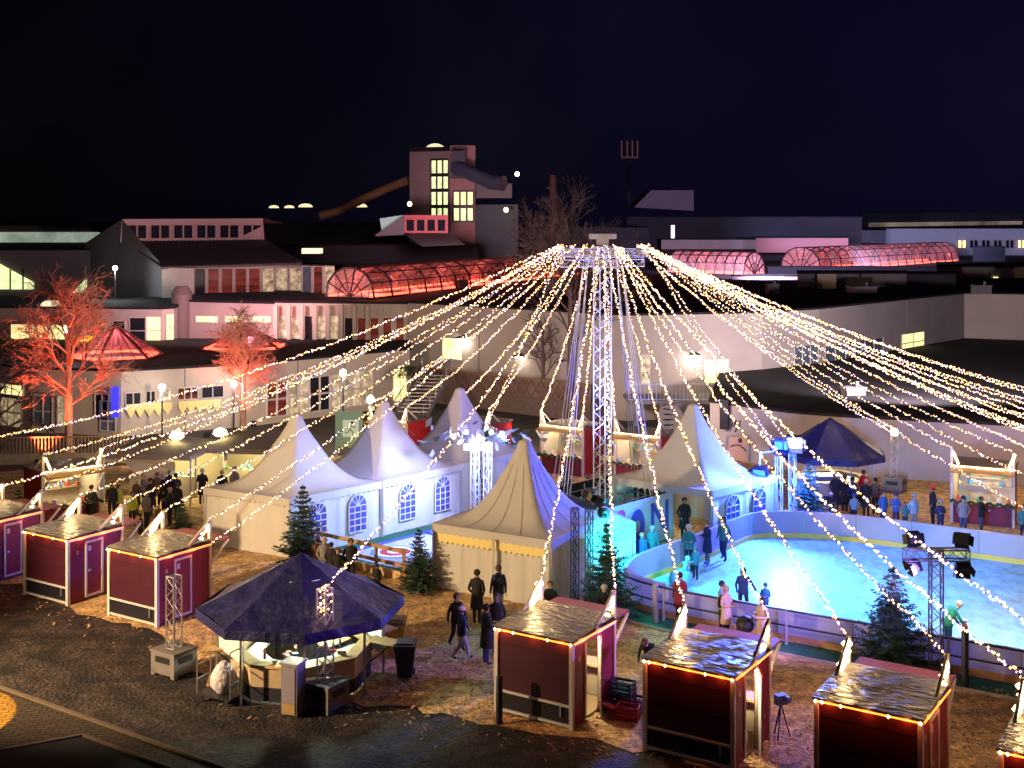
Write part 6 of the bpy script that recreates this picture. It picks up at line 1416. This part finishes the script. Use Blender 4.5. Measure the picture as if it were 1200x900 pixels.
def make_body(pose):
    J = {'pel': (0, 0, .96), 'spi': (0, 0, 1.12), 'che': (0, 0, 1.32), 'nek': (0, .01, 1.47), 'hd0': (0, -.01, 1.56), 'hd1': (0, -.015, 1.65), 'hd2': (0, 0, 1.72)}
    hipx = .09
    def S(sx, side): return None
    arm = {'stand': ((.23, .02, 1.12), (.25, -.05, .88)), 'pocket': ((.27, .06, 1.14), (.19, -.08, .98)), 'hold': ((.25, -.02, 1.14), (.11, -.27, 1.17)), 'walk': ((.23, .0, 1.13), (.25, -.03, .88)), 'lean': ((.24, -.30, 1.08), (.18, -.45, .88)), 'skate': ((.33, -.05, 1.16), (.42, -.22, 1.02))}[pose]
    arms = {1: arm, -1: arm}
    if pose == 'walk': arms = {1: ((.23, -.10, 1.14), (.23, -.26, .96)), -1: ((.23, .12, 1.14), (.24, .13, .90))}
    if pose == 'skate': arms[-1] = ((.25, .05, 1.14), (.24, -.1, .92))
    legs = {1: ((hipx, 0, .50), (hipx, .02, .09)), -1: ((hipx, 0, .50), (hipx, .02, .09))}
    if pose in ('walk',): legs = {1: ((.09, -.16, .52), (.09, -.24, .10)), -1: ((.09, .06, .50), (.09, .32, .14))}
    if pose == 'skate': legs = {1: ((.12, -.14, .52), (.13, -.06, .13)), -1: ((.12, .02, .5), (.16, .24, .15))}
    if pose == 'lean':
        for k_, (dy, dz) in {'che': (-.16, -.05), 'nek': (-.28, -.12), 'hd0': (-.34, -.15), 'hd1': (-.40, -.16), 'hd2': (-.42, -.15), 'spi': (-.05, 0)}.items(): x, y, z = J[k_]; J[k_] = (x, y+dy, z+dz)
    rad = {'pel': .135, 'spi': .125, 'che': .15, 'nek': .06, 'hd0': .07, 'hd1': .098, 'hd2': .062}
    names = list(J); vs = [Vector(J[n]) for n in names]; rs = [rad[n] for n in names]
    ed = [(0, 1), (1, 2), (2, 3), (3, 4), (4, 5), (5, 6)]; reg = {0: 'top', 1: 'top', 2: 'top', 3: 'skin', 4: 'skin', 5: 'skin'}; regs = []
    bones = [(0, 1, 'top'), (1, 2, 'top'), (2, 3, 'top'), (3, 4, 'skin'), (4, 5, 'skin'), (5, 6, 'skin')]
    def addv(p, r, par, rg):
        vs.append(Vector(p)); rs.append(r); bones.append((par, len(vs)-1, rg)); return len(vs)-1
    cy = J['che'][1]; cz = J['che'][2]; fingers = []
    for s in (1, -1):
        sh = addv((s*.175, cy+.01, cz+.09), .068, 2, 'top'); (e, w_) = arms[s]
        el = addv((s*e[0], e[1], e[2]), .052, sh, 'top'); wr = addv((s*w_[0], w_[1], w_[2]), .036, el, 'top')
        dv = (Vector((s*w_[0], w_[1], w_[2]))-Vector((s*e[0], e[1], e[2]))).normalized(); wv = Vector((s*w_[0], w_[1], w_[2])); hn = addv(wv+dv*.075, .034, wr, 'skin'); fingers.append((wv+dv*.09, dv, s))
        hp = addv((s*hipx, 0, .88), .105, 0, 'leg'); (kn, an) = legs[s]
        k_ = addv((s*kn[0], kn[1], kn[2]), .072, hp, 'leg'); a_ = addv((s*an[0], an[1], an[2]), .05, k_, 'leg'); addv((s*an[0]*1.05, an[1]-.15, max(.045, an[2]-.06)), .045, a_, 'shoe')
    me = bpy.data.meshes.new('person_skel'); me.from_pydata(vs, [(a, b) for a, b, _ in bones], []); o = bpy.data.objects.new('person_tmp', me); COL.objects.link(o)
    md = o.modifiers.new('skin', 'SKIN'); md.use_smooth_shade = True
    sv = me.skin_vertices[0].data
    for i, r in enumerate(rs): sv[i].radius = (r, r*(.78 if i in (0, 1, 2) else 1)); sv[i].use_root = (i == 0)
    o.modifiers.new('sub', 'SUBSURF').levels = 1; o.modifiers['sub'].render_levels = 1
    dg = bpy.context.evaluated_depsgraph_get(); ev = o.evaluated_get(dg); nm = bpy.data.meshes.new_from_object(ev)
    bpy.data.objects.remove(o); bm_v = [v.co.copy() for v in nm.vertices]; mb = MB(); idx = {'skin': 0, 'top': 1, 'leg': 2, 'shoe': 3}
    def dist(p, a, b):
        ab = b-a; t = max(0, min(1, (p-a).dot(ab)/max(ab.length_squared, 1e-9))); return (p-(a+ab*t)).length
    mb.v = bm_v
    for f in nm.polygons:
        c = f.center; best = min(bones, key=lambda b: dist(c, vs[b[0]], vs[b[1]])/max(.5*(rs[b[0]]+rs[b[1]]), .02)); mb.f.append(list(f.vertices)); mb.m.append(idx[best[2]]); mb.sm.append(True)
    bpy.data.meshes.remove(nm)
    for p, dv, s in fingers:   # four fingers and a thumb
        x = Vector((0, 1, 0)).cross(dv).normalized() if abs(dv.y) < .9 else Vector((1, 0, 0)); y = dv.cross(x)
        for k_, (o_, l_) in enumerate(((-.026, .055), (-.009, .068), (.009, .065), (.026, .05))):
            a = p+y*o_; b = a+dv*l_*.55; c = b+(dv*.8+x*.5*s).normalized()*l_*.45; mb.tube(a, b, .009, .0085, 5, 0); mb.tube(b, c, .0085, .007, 5, 0)
        a = p-dv*.03+y*-.03; mb.tube(a, a+(dv*.7-y*.7).normalized()*.05, .011, .009, 5, 0)
    h = Vector(J['hd1']); fy = h.y-.095
    mb.add([h+Vector((0, -.125, -.015)), h+Vector((.014, -.09, -.02)), h+Vector((-.014, -.09, -.02)), h+Vector((0, -.09, .03))], [(0, 1, 3), (0, 3, 2), (0, 2, 1)], 0)
    for sx in (-.033, .033): mb.sphere(h+Vector((sx, -.088, .012)), .010, 4, 3)
    mb.box(h+Vector((0, -.086, -.045)), (.036, .012, .008), 0, 3)
    for sx in (-.098, .098): mb.sphere(h+Vector((sx, .0, 0)), .02, 4, 0, sx=.5)
    return mb, J
BOD = {}
for ps in ('stand', 'pocket', 'hold', 'walk', 'lean', 'skate'):
    mb, J = make_body(ps); o = mb.build('person', [SKIN, SKIN, SKIN, BLACK]); me = o.data; bpy.data.objects.remove(o); BOD[ps] = (me, J)
def loft(mb, rings, n=14, mi=0):
    vs = []
    for (cx, cy, z, rx, ry) in rings:
        for i in range(n): a = 2*math.pi*i/n; vs.append(Vector((cx+rx*math.cos(a), cy+ry*math.sin(a), z)))
    mb.add(vs, [(k_*n+i, k_*n+(i+1) % n, (k_+1)*n+(i+1) % n, (k_+1)*n+i) for k_ in range(len(rings)-1) for i in range(n)], mi, True)
    mb.add(vs[:n], [tuple(range(n))[::-1]], mi); mb.add(vs[-n:], [tuple(range(n))], mi)
GARM = {}
def garment(kind, pose):
    key = (kind, pose if pose == 'lean' else 'x')
    if key in GARM: return GARM[key]
    J = BOD[pose][1]; c = J['che']; n = J['nek']; h = J['hd1']; m = MB()
    if kind in ('jacket', 'coat'):
        bot = .84 if kind == 'jacket' else .52
        loft(m, [(0, 0, bot, .19 if kind == 'jacket' else .225, .145 if kind == 'jacket' else .18), (0, 0, bot+.03, .2 if kind == 'jacket' else .23, .155 if kind == 'jacket' else .18), (0, c[1]*.2, .98, .185, .15), (0, c[1]*.5, 1.12, .175, .14), (0, c[1], c[2]-.05, .195, .15), (0, c[1], c[2]+.08, .20, .135), (0, (c[1]+n[1])/2, c[2]+.14, .12, .09), (0, n[1], n[2]+.03, .085, .08), (0, n[1], n[2]+.06, .07, .07)])
    if kind == 'hair': 
        m.sphere((h[0], h[1]+.018, h[2]+.022), .112, 8, sy=1.0)
        # keep the face clear
        m2 = MB(); keep = []
        for f, mi, sm in zip(m.f, m.m, m.sm):
            c_ = sum((m.v[i] for i in f), Vector())/len(f)
            if c_.y-h[1] < -.045 and c_.z-h[2] < .05: continue
            if c_.z-h[2] < -.07: continue
            keep.append(f)
        m.f = keep; m.m = [0]*len(keep); m.sm = [True]*len(keep)
    if kind == 'longhair':
        m = garment_raw_hair(h); loft(m, [(0, h[1]+.07, h[2]-.24, .07, .03), (0, h[1]+.065, h[2]-.1, .1, .05), (0, h[1]+.05, h[2]+.02, .1, .06)])
    if kind == 'hat':
        m.lathe((h[0], h[1]+.008, h[2]+.028), [(.112, 0), (.117, .03), (.112, .06), (.085, .1), (.04, .125), (.01, .13)], 12); m.sphere((h[0], h[1], h[2]+.17), .03, 5)
    if kind == 'hood':
        loft(m, [(0, n[1]+.02, n[2]-.02, .12, .1), (0, n[1]+.05, n[2]+.05, .125, .1), (0, n[1]+.07, n[2]+.09, .1, .07)])
    if kind == 'pack':
        loft(m, [(0, c[1]+.22, c[2]-.32, .12, .07), (0, c[1]+.23, c[2]-.2, .15, .09), (0, c[1]+.21, c[2], .14, .08), (0, c[1]+.18, c[2]+.08, .08, .05)])
    me_ = m.build('tmp', BLACK); d = me_.data; bpy.data.objects.remove(me_); GARM[key] = d; return d
def garment_raw_hair(h):
    m = MB(); m.sphere((h[0], h[1]+.018, h[2]+.022), .112, 8); keep = []
    for f in m.f:
        c_ = sum((m.v[i] for i in f), Vector())/len(f)
        if (c_.y-h[1] < -.045 and c_.z-h[2] < .05) or c_.z-h[2] < -.07: continue
        keep.append(f)
    m.f = keep; m.m = [0]*len(keep); m.sm = [True]*len(keep); return m
def setmats(o, ms):
    for i, m_ in enumerate(ms): o.material_slots[i].link = 'OBJECT'; o.material_slots[i].material = m_
def person(px, py, label, top='black', leg='black', head='hairdark', pose='stand', face=0, h=1.75, coat=False, pack=None, D=None, hk=None, z=0.0, grp=None):
    me, J = BOD[pose]; o = bpy.data.objects.new('person', me); COL.objects.link(o)
    o.location = G(px, py) if D is None else GX(px, D, z); o.location.z = z
    s = h/1.76; o.scale = (s, s, s); o.rotation_euler.z = R(face); setmats(o, [SKIN, CL[top], CL[leg], BLACK])
    tag(o, label, 'person', grp)
    def part(kind, c, nm):
        q = bpy.data.objects.new(nm, garment(kind, pose)); COL.objects.link(q); q.parent = o; setmats(q, [CL[c]]); return q
    part('coat' if coat else 'jacket', top, 'coat' if coat else 'jacket')
    if hk: part('hair', 'hairdark', 'hair'); part('hat', hk, 'hat')
    elif head.startswith('long:'): part('longhair', head[5:], 'hair')
    else: part('hair', head, 'hair')
    if pack: part('pack', pack, 'backpack')
    return o
PG = 'visitors at the winter market'
# face: 0 looks at the camera, 180 away, 90 to the right (+x)
pp = person
pp(535, 760, 'person in dark jacket walking beside the one in the white beanie', 'black', 'navy', 'hairbrown', 'walk', 30)
pp(541, 773, 'person with white beanie, navy jacket and pale trousers', 'navy', 'palegrey', 'hairdark', 'walk', 95, 1.62, hk='white')
pp(559, 732, 'tall person in long black coat nearest the left of the beige tent front', 'black', 'black', 'hairdark', 'pocket', 160, 1.85, coat=True)
pp(584, 726, 'person with backpack and grey trousers before the beige tent', 'navy', 'grey', 'hairbrown', 'stand', 190, 1.85, pack='black')
pp(570, 779, 'person in long black coat and blue jeans near the open hut', 'black', 'jeans', 'hairdark', 'hold', 120, 1.85, coat=True)
pp(582, 765, 'person in dark coat facing us behind the one in blue jeans', 'black', 'jeans', 'hairbrown', 'pocket', 10, 1.85)
pp(645, 742, 'lone dark clothed person by the right corner of the beige tent', 'black', 'black', 'hairbrown', 'pocket', -20, 1.72, coat=True)
pp(708, 748, 'broad person in black under the green lit spruce', 'black', 'black', 'hairgrey', 'pocket', 200, 1.75, coat=True)
pp(762, 806, 'dark clothed person bending down left of the hut with red cloth', 'black', 'black', 'hairbrown', 'lean', -30, 1.7)
pp(797, 728, 'person in dark red coat standing at the rink fence', 'darkred', 'black', 'hairdark', 'stand', 170, 1.65, coat=True)
pp(846, 742, 'person with light blue jacket just behind the beige coated one', 'lightblue', 'black', 'hairdark', 'hold', 60, 1.72)
pp(851, 748, 'person in beige puffer coat with black bag at the rink fence', 'beige', 'black', 'long:hairblond', 'hold', 40, 1.7, coat=True, pack='black')
pp(893, 763, 'person in long beige quilted coat beside the black stroller', 'beige', 'black', 'long:hairdark', 'hold', -60, 1.7, coat=True)
pp(871, 724, 'skater with long dark hair leaning at the near rink boards', 'navy', 'black', 'long:hairdark', 'skate', 0, 1.68, z=.03)
pp(897, 726, 'child in bright blue jacket inside the near rink boards', 'blue', 'navy', 'hairdark', 'hold', -30, 1.2, z=.03, hk='navy')
pp(807, 670, 'adult skater in teal jacket bending over the child', 'teal', 'black', 'hairgrey', 'hold', -10, 1.8, z=.03)
pp(815, 681, 'child skater in green suit between the adult and the cyan skating aid', 'teal', 'black', 'hairdark', 'skate', -30, 1.25, z=.03, hk='teal')
pp(829, 663, 'person in dark blue coat on the ice near the entrance', 'navy', 'grey', 'hairbrown', 'hold', -70, 1.75, coat=True, z=.03)
pp(848, 659, 'skater in dark teal jacket and patterned trousers by the white boards', 'teal', 'navy', 'long:hairdark', 'skate', -40, 1.78, z=.03)
pp(802, 634, 'large person in black standing in the open rink tent', 'black', 'black', 'hairdark', 'pocket', 10, 1.85, coat=True)
pp(752, 671, 'person in blue jacket in front of the banner', 'blue', 'navy', 'hairblond', 'stand', 150, 1.55)
pp(764, 667, 'person in turquoise jacket in front of the banner', 'teal', 'navy', 'hairgrey', 'stand', 170, 1.7)
pp(1111, 764, 'adult in green jacket bending toward the child in red on the ice', 'green', 'teal', 'hairblond', 'lean', 100, 1.7, z=.03)
pp(1131, 762, 'small child in red jacket with pale hat on the ice', 'red', 'navy', 'hairdark', 'hold', -80, .95, z=.03, hk='white')
far = [(974, 610, 'child with white hood in dark vest at the far barrier', 'black', 'black', 1.25, 'white', 10), (1001, 613, 'child in pale blue jacket at far barrier', 'lightblue', 'navy', 1.3, 'blue', -20), (1035, 617, 'person in blue ski jacket behind the far barrier, left of a pair', 'blue', 'navy', 1.55, None, 20),
       (1050, 618, 'person in blue ski jacket behind the far barrier, right of a pair', 'blue', 'navy', 1.5, 'navy', -10), (1061, 620, 'child in teal jacket leaning on the far barrier', 'teal', 'navy', 1.2, None, 0), (1071, 622, 'person in pale quilted jacket behind the far barrier', 'lightblue', 'grey', 1.6, 'lightblue', 15),
       (1093, 617, 'tall person in black with red cap behind the far barrier', 'black', 'black', 1.8, 'red', -90), (1102, 627, 'person with blue white beanie and dark jacket at far barrier', 'navy', 'navy', 1.5, 'lightblue', 0), (1129, 628, 'person in grey green jacket with navy cap at the far barrier', 'grey', 'jeans', 1.7, 'navy', -30),
       (1150, 628, 'person in black jacket and jeans before the right edge hut', 'black', 'jeans', 1.7, None, 60), (1199, 634, 'person in teal jacket cut by the right edge', 'teal', 'navy', 1.5, 'navy', 0)]
for (px, py, lab, t, l, h, hk, f) in far: pp(px, py, lab, t, l, 'hairbrown', 'pocket' if px % 2 else 'hold', f, h, hk=hk)
for (px, py, t, f, lab, hd) in ((979, 598, 'black', 180, 'person in black at the rear gazebo, leftmost', 'hairdark'), (990, 600, 'black', 150, 'person in black at the rear gazebo, beside the leftmost', 'hairbrown'), (999, 603, 'navy', 200, 'person in dark blue at the rear gazebo left of the red jacket', 'hairdark'),
                            (1012, 594, 'red', 190, 'person in bright red jacket at rear gazebo', 'hairbrown'), (1015, 606, 'black', 170, 'person in black directly before the red jacket', 'hairblond'), (1026, 604, 'brown', 160, 'person in brown at the rear gazebo, rightmost', 'hairdark')):
    pp(px, py, lab, t, 'black', hd, 'pocket', f, 1.75, coat=(t == 'black'))
crowd = [(107, 614, 'black', 180, 'broad person in black coat at the counter of the far left hut', 1.75), (131, 610, 'black', 200, 'person in black with pale bag beside the far left hut', 1.75), (160, 604, 'brown', 150, None, 1.7), (168, 598, 'grey', 100, None, 1.7), (176, 605, 'black', 60, None, 1.75),
         (184, 596, 'brown', 20, None, 1.7), (192, 600, 'black', -40, None, 1.78), (199, 594, 'black', 180, None, 1.75), (206, 597, 'navy', 200, None, 1.7), (172, 622, 'grey', 140, None, 1.78), (186, 624, 'brown', 30, None, 1.2), (199, 617, 'black', -100, None, 1.75), (165, 634, 'black', 90, None, 1.15), (208, 610, 'black', 170, None, 1.72),
         (237, 592, 'black', 180, 'person with dark hair and jacket at the beige canopy counter', 1.75), (260, 594, 'black', 190, 'broad person in black at the beige canopy counter', 1.75), (275, 590, 'grey', 160, 'grey haired person in dark vest at the beige canopy counter', 1.8)]
spots_ = ['at the left end of the dense crowd', 'second from left in the crowd', 'in the left middle of the crowd', 'in the middle rear of the crowd', 'at the centre of the crowd', 'at the rear right of the crowd', 'at the right end of the crowd', 'at the near left front of the crowd', 'child at the front of the crowd', 'at the near right of the crowd', 'child crouched at the lower left of the crowd', 'at the far right front of the crowd']
ci = 0
for i, (px, py, t, f, lab, h) in enumerate(crowd):
    if lab is None: lab = 'person in %s clothes standing %s' % (t, spots_[ci]) if not spots_[ci].startswith('child') else spots_[ci]+' in dark clothes'; ci += 1
    pp(px, py, lab, t, 'black', ('hairdark', 'hairbrown', 'hairgrey', 'hairblond')[i % 4] if i != 16 else 'hairgrey', ('pocket', 'stand', 'hold')[i % 3], f, h, coat=i % 2 == 0)
for (px, py, t, hd, lab, h, f) in ((372, 680, 'brown', 'hairbrown', 'person half hidden by the dark spruce near the curling fence', 1.6, 160), (380, 684, 'grey', 'hairgrey', 'person in grey hoodie by the curling lane fence', 1.75, 20), (388, 686, 'black', 'hairdark', 'person in black between grey hoodie and child', 1.6, 150), (396, 690, 'black', 'hairbrown', 'child in dark jacket by the curling lane fence', 1.5, 0), (411, 688, 'black', 'hairbrown', 'person in black hooded coat by the curling lane fence', 1.8, 10), (442, 698, 'black', 'hairdark', 'small child in black right of the curling fence group', 1.15, 170)):
    pp(px, py, lab, t, 'black', hd, 'pocket', f, h)
for (px, py, t, lab, h, f, hd) in ((664, 598, 'black', 'person in dark coat at the counter left of the mast', 1.75, 180, 'hairdark'), (688, 602, 'black', 'person in black right beside the hut left of the mast', 1.8, 200, 'hairbrown'), (678, 612, 'white', 'child in white jacket left of the mast foot', 1.2, 10, 'hairbrown'), (694, 614, 'lightblue', 'child in pale jacket close to the mast foot', 1.2, -30, 'hairblond'), (737, 604, 'black', 'broad person in black at the counter right of the mast', 1.75, 170, 'hairdark')):
    pp(px, py, lab, t, 'black', hd, 'pocket', f, h, coat=t == 'black')
pp(326, 792, 'vendor in black inside the front gazebo', 'black', 'black', 'hairdark', 'lean', 100, 1.75, D=37.0)
pp(392, 780, 'second vendor in black by the right pole of the front gazebo', 'black', 'black', 'hairdark', 'hold', -60, 1.7, D=37.6)
# hi-vis chairs/bags by the crowd: two yellow green vests on people
pp(139, 608, 'person in yellow green vest left of the crowd', 'yellow', 'black', 'hairdark', 'stand', 60, 1.55)
pp(155, 617, 'person in yellow green vest at the crowd edge', 'yellow', 'black', 'hairbrown', 'stand', 30, 1.55)

# stroller, skating aid
c = G(873, 757); r_ = wempty('stroller', c, 'black baby stroller beside the long beige coat', 'stroller'); m = MB()
m.lathe(c+Vector((0, 0, .45)), [(.1, 0), (.26, .1), (.3, .3), (.2, .45), (.03, .5)], 10, sy=1.3); m.build('seat_shell', BLACK, r_)
m = MB(); m.bar(c+Vector((-.2, -.2, .15)), c+Vector((.35, .15, 1.05)), .035); m.bar(c+Vector((.2, .2, .15)), c+Vector((-.3, -.1, .6)), .035); m.bar(c+Vector((.3, -.05, 1.05)), c+Vector((.4, .35, 1.05)), .035); m.build('frame', DKMET, r_)
for dx, dy in ((-.3, -.2), (.3, -.2), (-.25, .25), (.3, .25)): m = MB(); m.tube(c+Vector((dx, dy-.02, .13)), c+Vector((dx, dy+.02, .13)), .13, n=12); m.build('wheel', BLACK, r_)
c = G(797, 688); c.z = .03; r_ = wempty('skating_aid', c, 'cyan long necked animal shaped skating aid on the ice', 'skating aid'); m = MB(); CY = mat('aid_cyan', (.15, .65, .75), .35)
m.lathe(c, [(.22, 0), (.34, .08), (.38, .3), (.32, .5), (.2, .62), (.08, .68)], 16, sx=1.15); m.tube(c+Vector((.12, 0, .5)), c+Vector((.26, -.02, 1.0)), .1, .06, 10); m.sphere(c+Vector((.27, -.05, 1.05)), .1, 8, sy=1.5); m.build('body', CY, r_)
m = MB(); m.bar(c+Vector((.05, 0, .88)), c+Vector((.5, .05, .9)), .05); m.build('handle', CY, r_)
# bollards
for px, py, lab in ((768, 729, 'wooden bollard before the rink fence'), (585, 848, 'dark metal post at the left corner of the open hut'), (1131, 806, 'tall dark post behind the lower right hut')):
    c = G(px, py); m = MB(); hh = 1.25 if px != 1131 else 1.7; m.lathe(c, [(.1, 0), (.1, hh), (.06, hh+.05)], 8); tag(m.build('bollard', mat('bollard_grey', (.25, .23, .22), .6) if px == 768 else DKMET), lab, 'bollard')
# small clutter between huts: work lamp stand
c = G(915, 864); r_ = wempty('tripod_lamp', c, 'small dark tripod with a blue device right of the hut with red cloth', 'tripod'); m = MB()
for a_ in (0, 2.1, 4.2): m.bar(c+Vector((math.cos(a_)*.25, math.sin(a_)*.25, 0)), c+Vector((0, 0, .9)), .03)
m.build('legs', DKMET, r_); m = MB(); m.box(c+Vector((0, 0, 1.0)), (.3, .2, .25), .4); m.tube(c+Vector((.1, -.1, 1.05)), c+Vector((.2, -.2, 1.05)), .08); m.build('head', mat('device_blue', (.1, .12, .3), .5), r_)
c = G(1196, 905)

# ------------------------------------------------------------------ light sources of the place and added fill spots
spot = lambda loc, tgt, col, pw, ang=60, size=.3, bl=.6: lamp('SPOT', loc, col, pw, size, tgt, ang, bl)
# floodlight pole left of the frame (throws the warm light on the tents and chips)
fp = Vector((-24, 29, 0)); r_ = wempty('floodlight_mast', fp, 'floodlight mast outside the left picture edge', 'floodlight'); m = MB(); m.tube(fp, fp+Vector((0, 0, 8)), .1, .07, 8); m.build('pole', DKMET, r_)
m = MB(); m.box(fp+Vector((.2, .2, 8.1)), (.7, .4, .3), .5); m.build('lamp_head', WARM, r_)
spot(fp+Vector((.5, .6, 8.0)), (-2, 46, 0.5), (1, .68, .36), 26000, 66)
spot((-16.2, 33.6, 5.5), (-16.15, 33.5, 0), (1, .42, .01), 15000, 50, .03, .03)
# red uplights at the trees
for t, s in ((tA, 1.0), (tB, .8)):
    b = Vector(t.location)
    for dx, dy in ((-1.8, -2.2), (1.8, -2.0), (0.2, 2.2), (-.5, -3.2)):
        spot(b+Vector((dx, dy, .4)), b+Vector((0, 0, 6*s)), (1, .10, .035), (7500 if s == 1 else 2800), 75, .15)
        m = MB(); m.box(b+Vector((dx, dy, .2)), (.35, .3, .3)); m.box(b+Vector((dx, dy, .37)), (.3, .25, .04)); tag(m.build('ground_spotlight', BLACK), 'black ground spotlight at the foot of the '+('large' if s == 1 else 'smaller')+' red tree', 'spotlight', 'red uplights at the '+('large' if s == 1 else 'smaller')+' tree')
spot((-20, 96, 8.5), (-19, 104, 7.5), (1, .2, .2), 500, 150)
# rink floods
cT = G(1097, 792); cC = G(682, 712); cB_ = Vector((12.3, 54.7, 0))
spot(cT+Vector((-.7, 1.0, 4.1)), (10, 49, 0), (.20, .66, 1), 2600, 100, .3, 1.0); spot(cT+Vector((.9, .9, 4.1)), (19, 43, 0), (.62, .72, 1), 3000, 110, .3, 1.0); spot(cT+Vector((-.6, .9, 4.1)), (7.8, 43.5, 0), (.8, .9, .9), 250, 34, .3, 1.0)
spot(cT+Vector((-.6, -.5, 3.3)), (8.2, 39.9, .8), (.38, .24, 1), 5000, 40)
spot(cT+Vector((1.0, -.7, 3.3)), (16.5, 34.9, .9), (.42, .26, 1), 3500, 45)
spot((17, 25, 8), (8.5, 40.2, 1.2), (.34, .20, 1), 16000, 17)  # added violet spot without a fixture, colours the near boards
spot(cC+Vector((.8, .1, 3.8)), (11, 45.5, 0), (.02, .50, 1), 10500, 58, .3, .9); spot(cC+Vector((1.1, -.3, 3.4)), (3.9, 46.5, 1.2), (.01, .70, .95), 4200, 58)
spot(cC+Vector((.9, .0, 3.4)), (2.6, 41.5, 0.8), (.05, 1, .7), 700, 90)
spot(cB_+Vector((-.3, -1.2, 3.9)), (10, 45, 0), (.30, .6, 1), 2500, 80, .3, 1.0); spot(cB_+Vector((-.6, -1.2, 3.7)), (8.0, 48.5, 1), (.03, .08, 1), 16000, 100); spot(cB_+Vector((-.3, -.9, 4.4)), (9.5, 54.2, 3.0), (.03, .06, 1), 5000, 130)
spot(cB_+Vector((.25, -1.3, 3.9)), (13.05, 54.4, 1.2), (.03, .10, 1), 16000, 42)
spot(cT+Vector((.2, 1.1, 4.1)), (15.5, 51.6, .6), (.08, .20, 1), 9000, 62, .3, .9)
lamp('POINT', cB_+Vector((.1, -1.0, 4.0)), (.12, .22, 1), 260, .1)
lamp('POINT', cB_+Vector((-.7, -1.0, 2.6)), (.03, .08, 1), 1300, .1)
# cool light on marquee walls
spot((-2.4, 52.3, 3.6), (-5.5, 53.2, 1.0), (.30, .42, 1), 2200, 130); spot((-.7, 52.6, 3.6), (0, 60, 1.5), (.28, .38, 1), 1200, 110); spot((-3.5, 46.5, 3.4), (-7, 52.5, 1.3), (.30, .5, 1), 1300, 70)
spot((-2.0, 52.4, 5.0), (-5.8, 57, 4.2), (.40, .30, 1), 900, 130)
# violet flood outside the right edge, lights gazebo, hut sides, mast
vp = Vector((21, 33, 0)); r_ = wempty('floodlight_mast', vp, 'floodlight mast outside the right picture edge', 'floodlight'); m = MB(); m.tube(vp, vp+Vector((0, 0, 6.5)), .1, .07, 8); m.build('pole', DKMET, r_)
m = MB(); m.box(vp+Vector((-.3, .1, 6.6)), (.5, .4, .3), .5); m.build('lamp_head', GV, r_)
spot(vp+Vector((-.7, .1, 6.5)), (-4.3, 36.5, 2), (.26, .14, 1), 17000, 22)
spot(vp+Vector((-.7, -.1, 6.5)), (3, 33, 1), (.8, .25, .75), 2000, 40)
spot((4.9, 52.1, 2.3), (MX, MY, 9), (.22, .30, 1), 14000, 34, .2); spot((3.2, 52.5, 2.3), (MX, MY, 11), (.35, .4, 1), 10000, 30, .2)
# added fill spots without fixtures: general glow on facades and far buildings
spot((2, 66, 5.5), (8, 90, 5), (1, .76, .60), 6500, 140, .5); spot((22, 68, 6.5), (32, 100, 7), (1, .82, .84), 14000, 130, .5)
spot((-14, 66, 5), (-20, 85, 4), (1, .72, .48), 6000, 140, .5)
spot((25, 130, 12), (60, 230, 10), (.75, .6, 1), 60000, 90, 1.0); spot((-8, 128, 12), (-12, 170, 16), (1, .6, .65), 13000, 60, 1.0)
spot((50, 150, 12), (70, 238, 12), (.5, .55, 1), 90000, 60, 1.0); spot((-20, 88, 8.5), (-28, 125, 12), (.95, .55, .6), 9000, 100, 1.0)
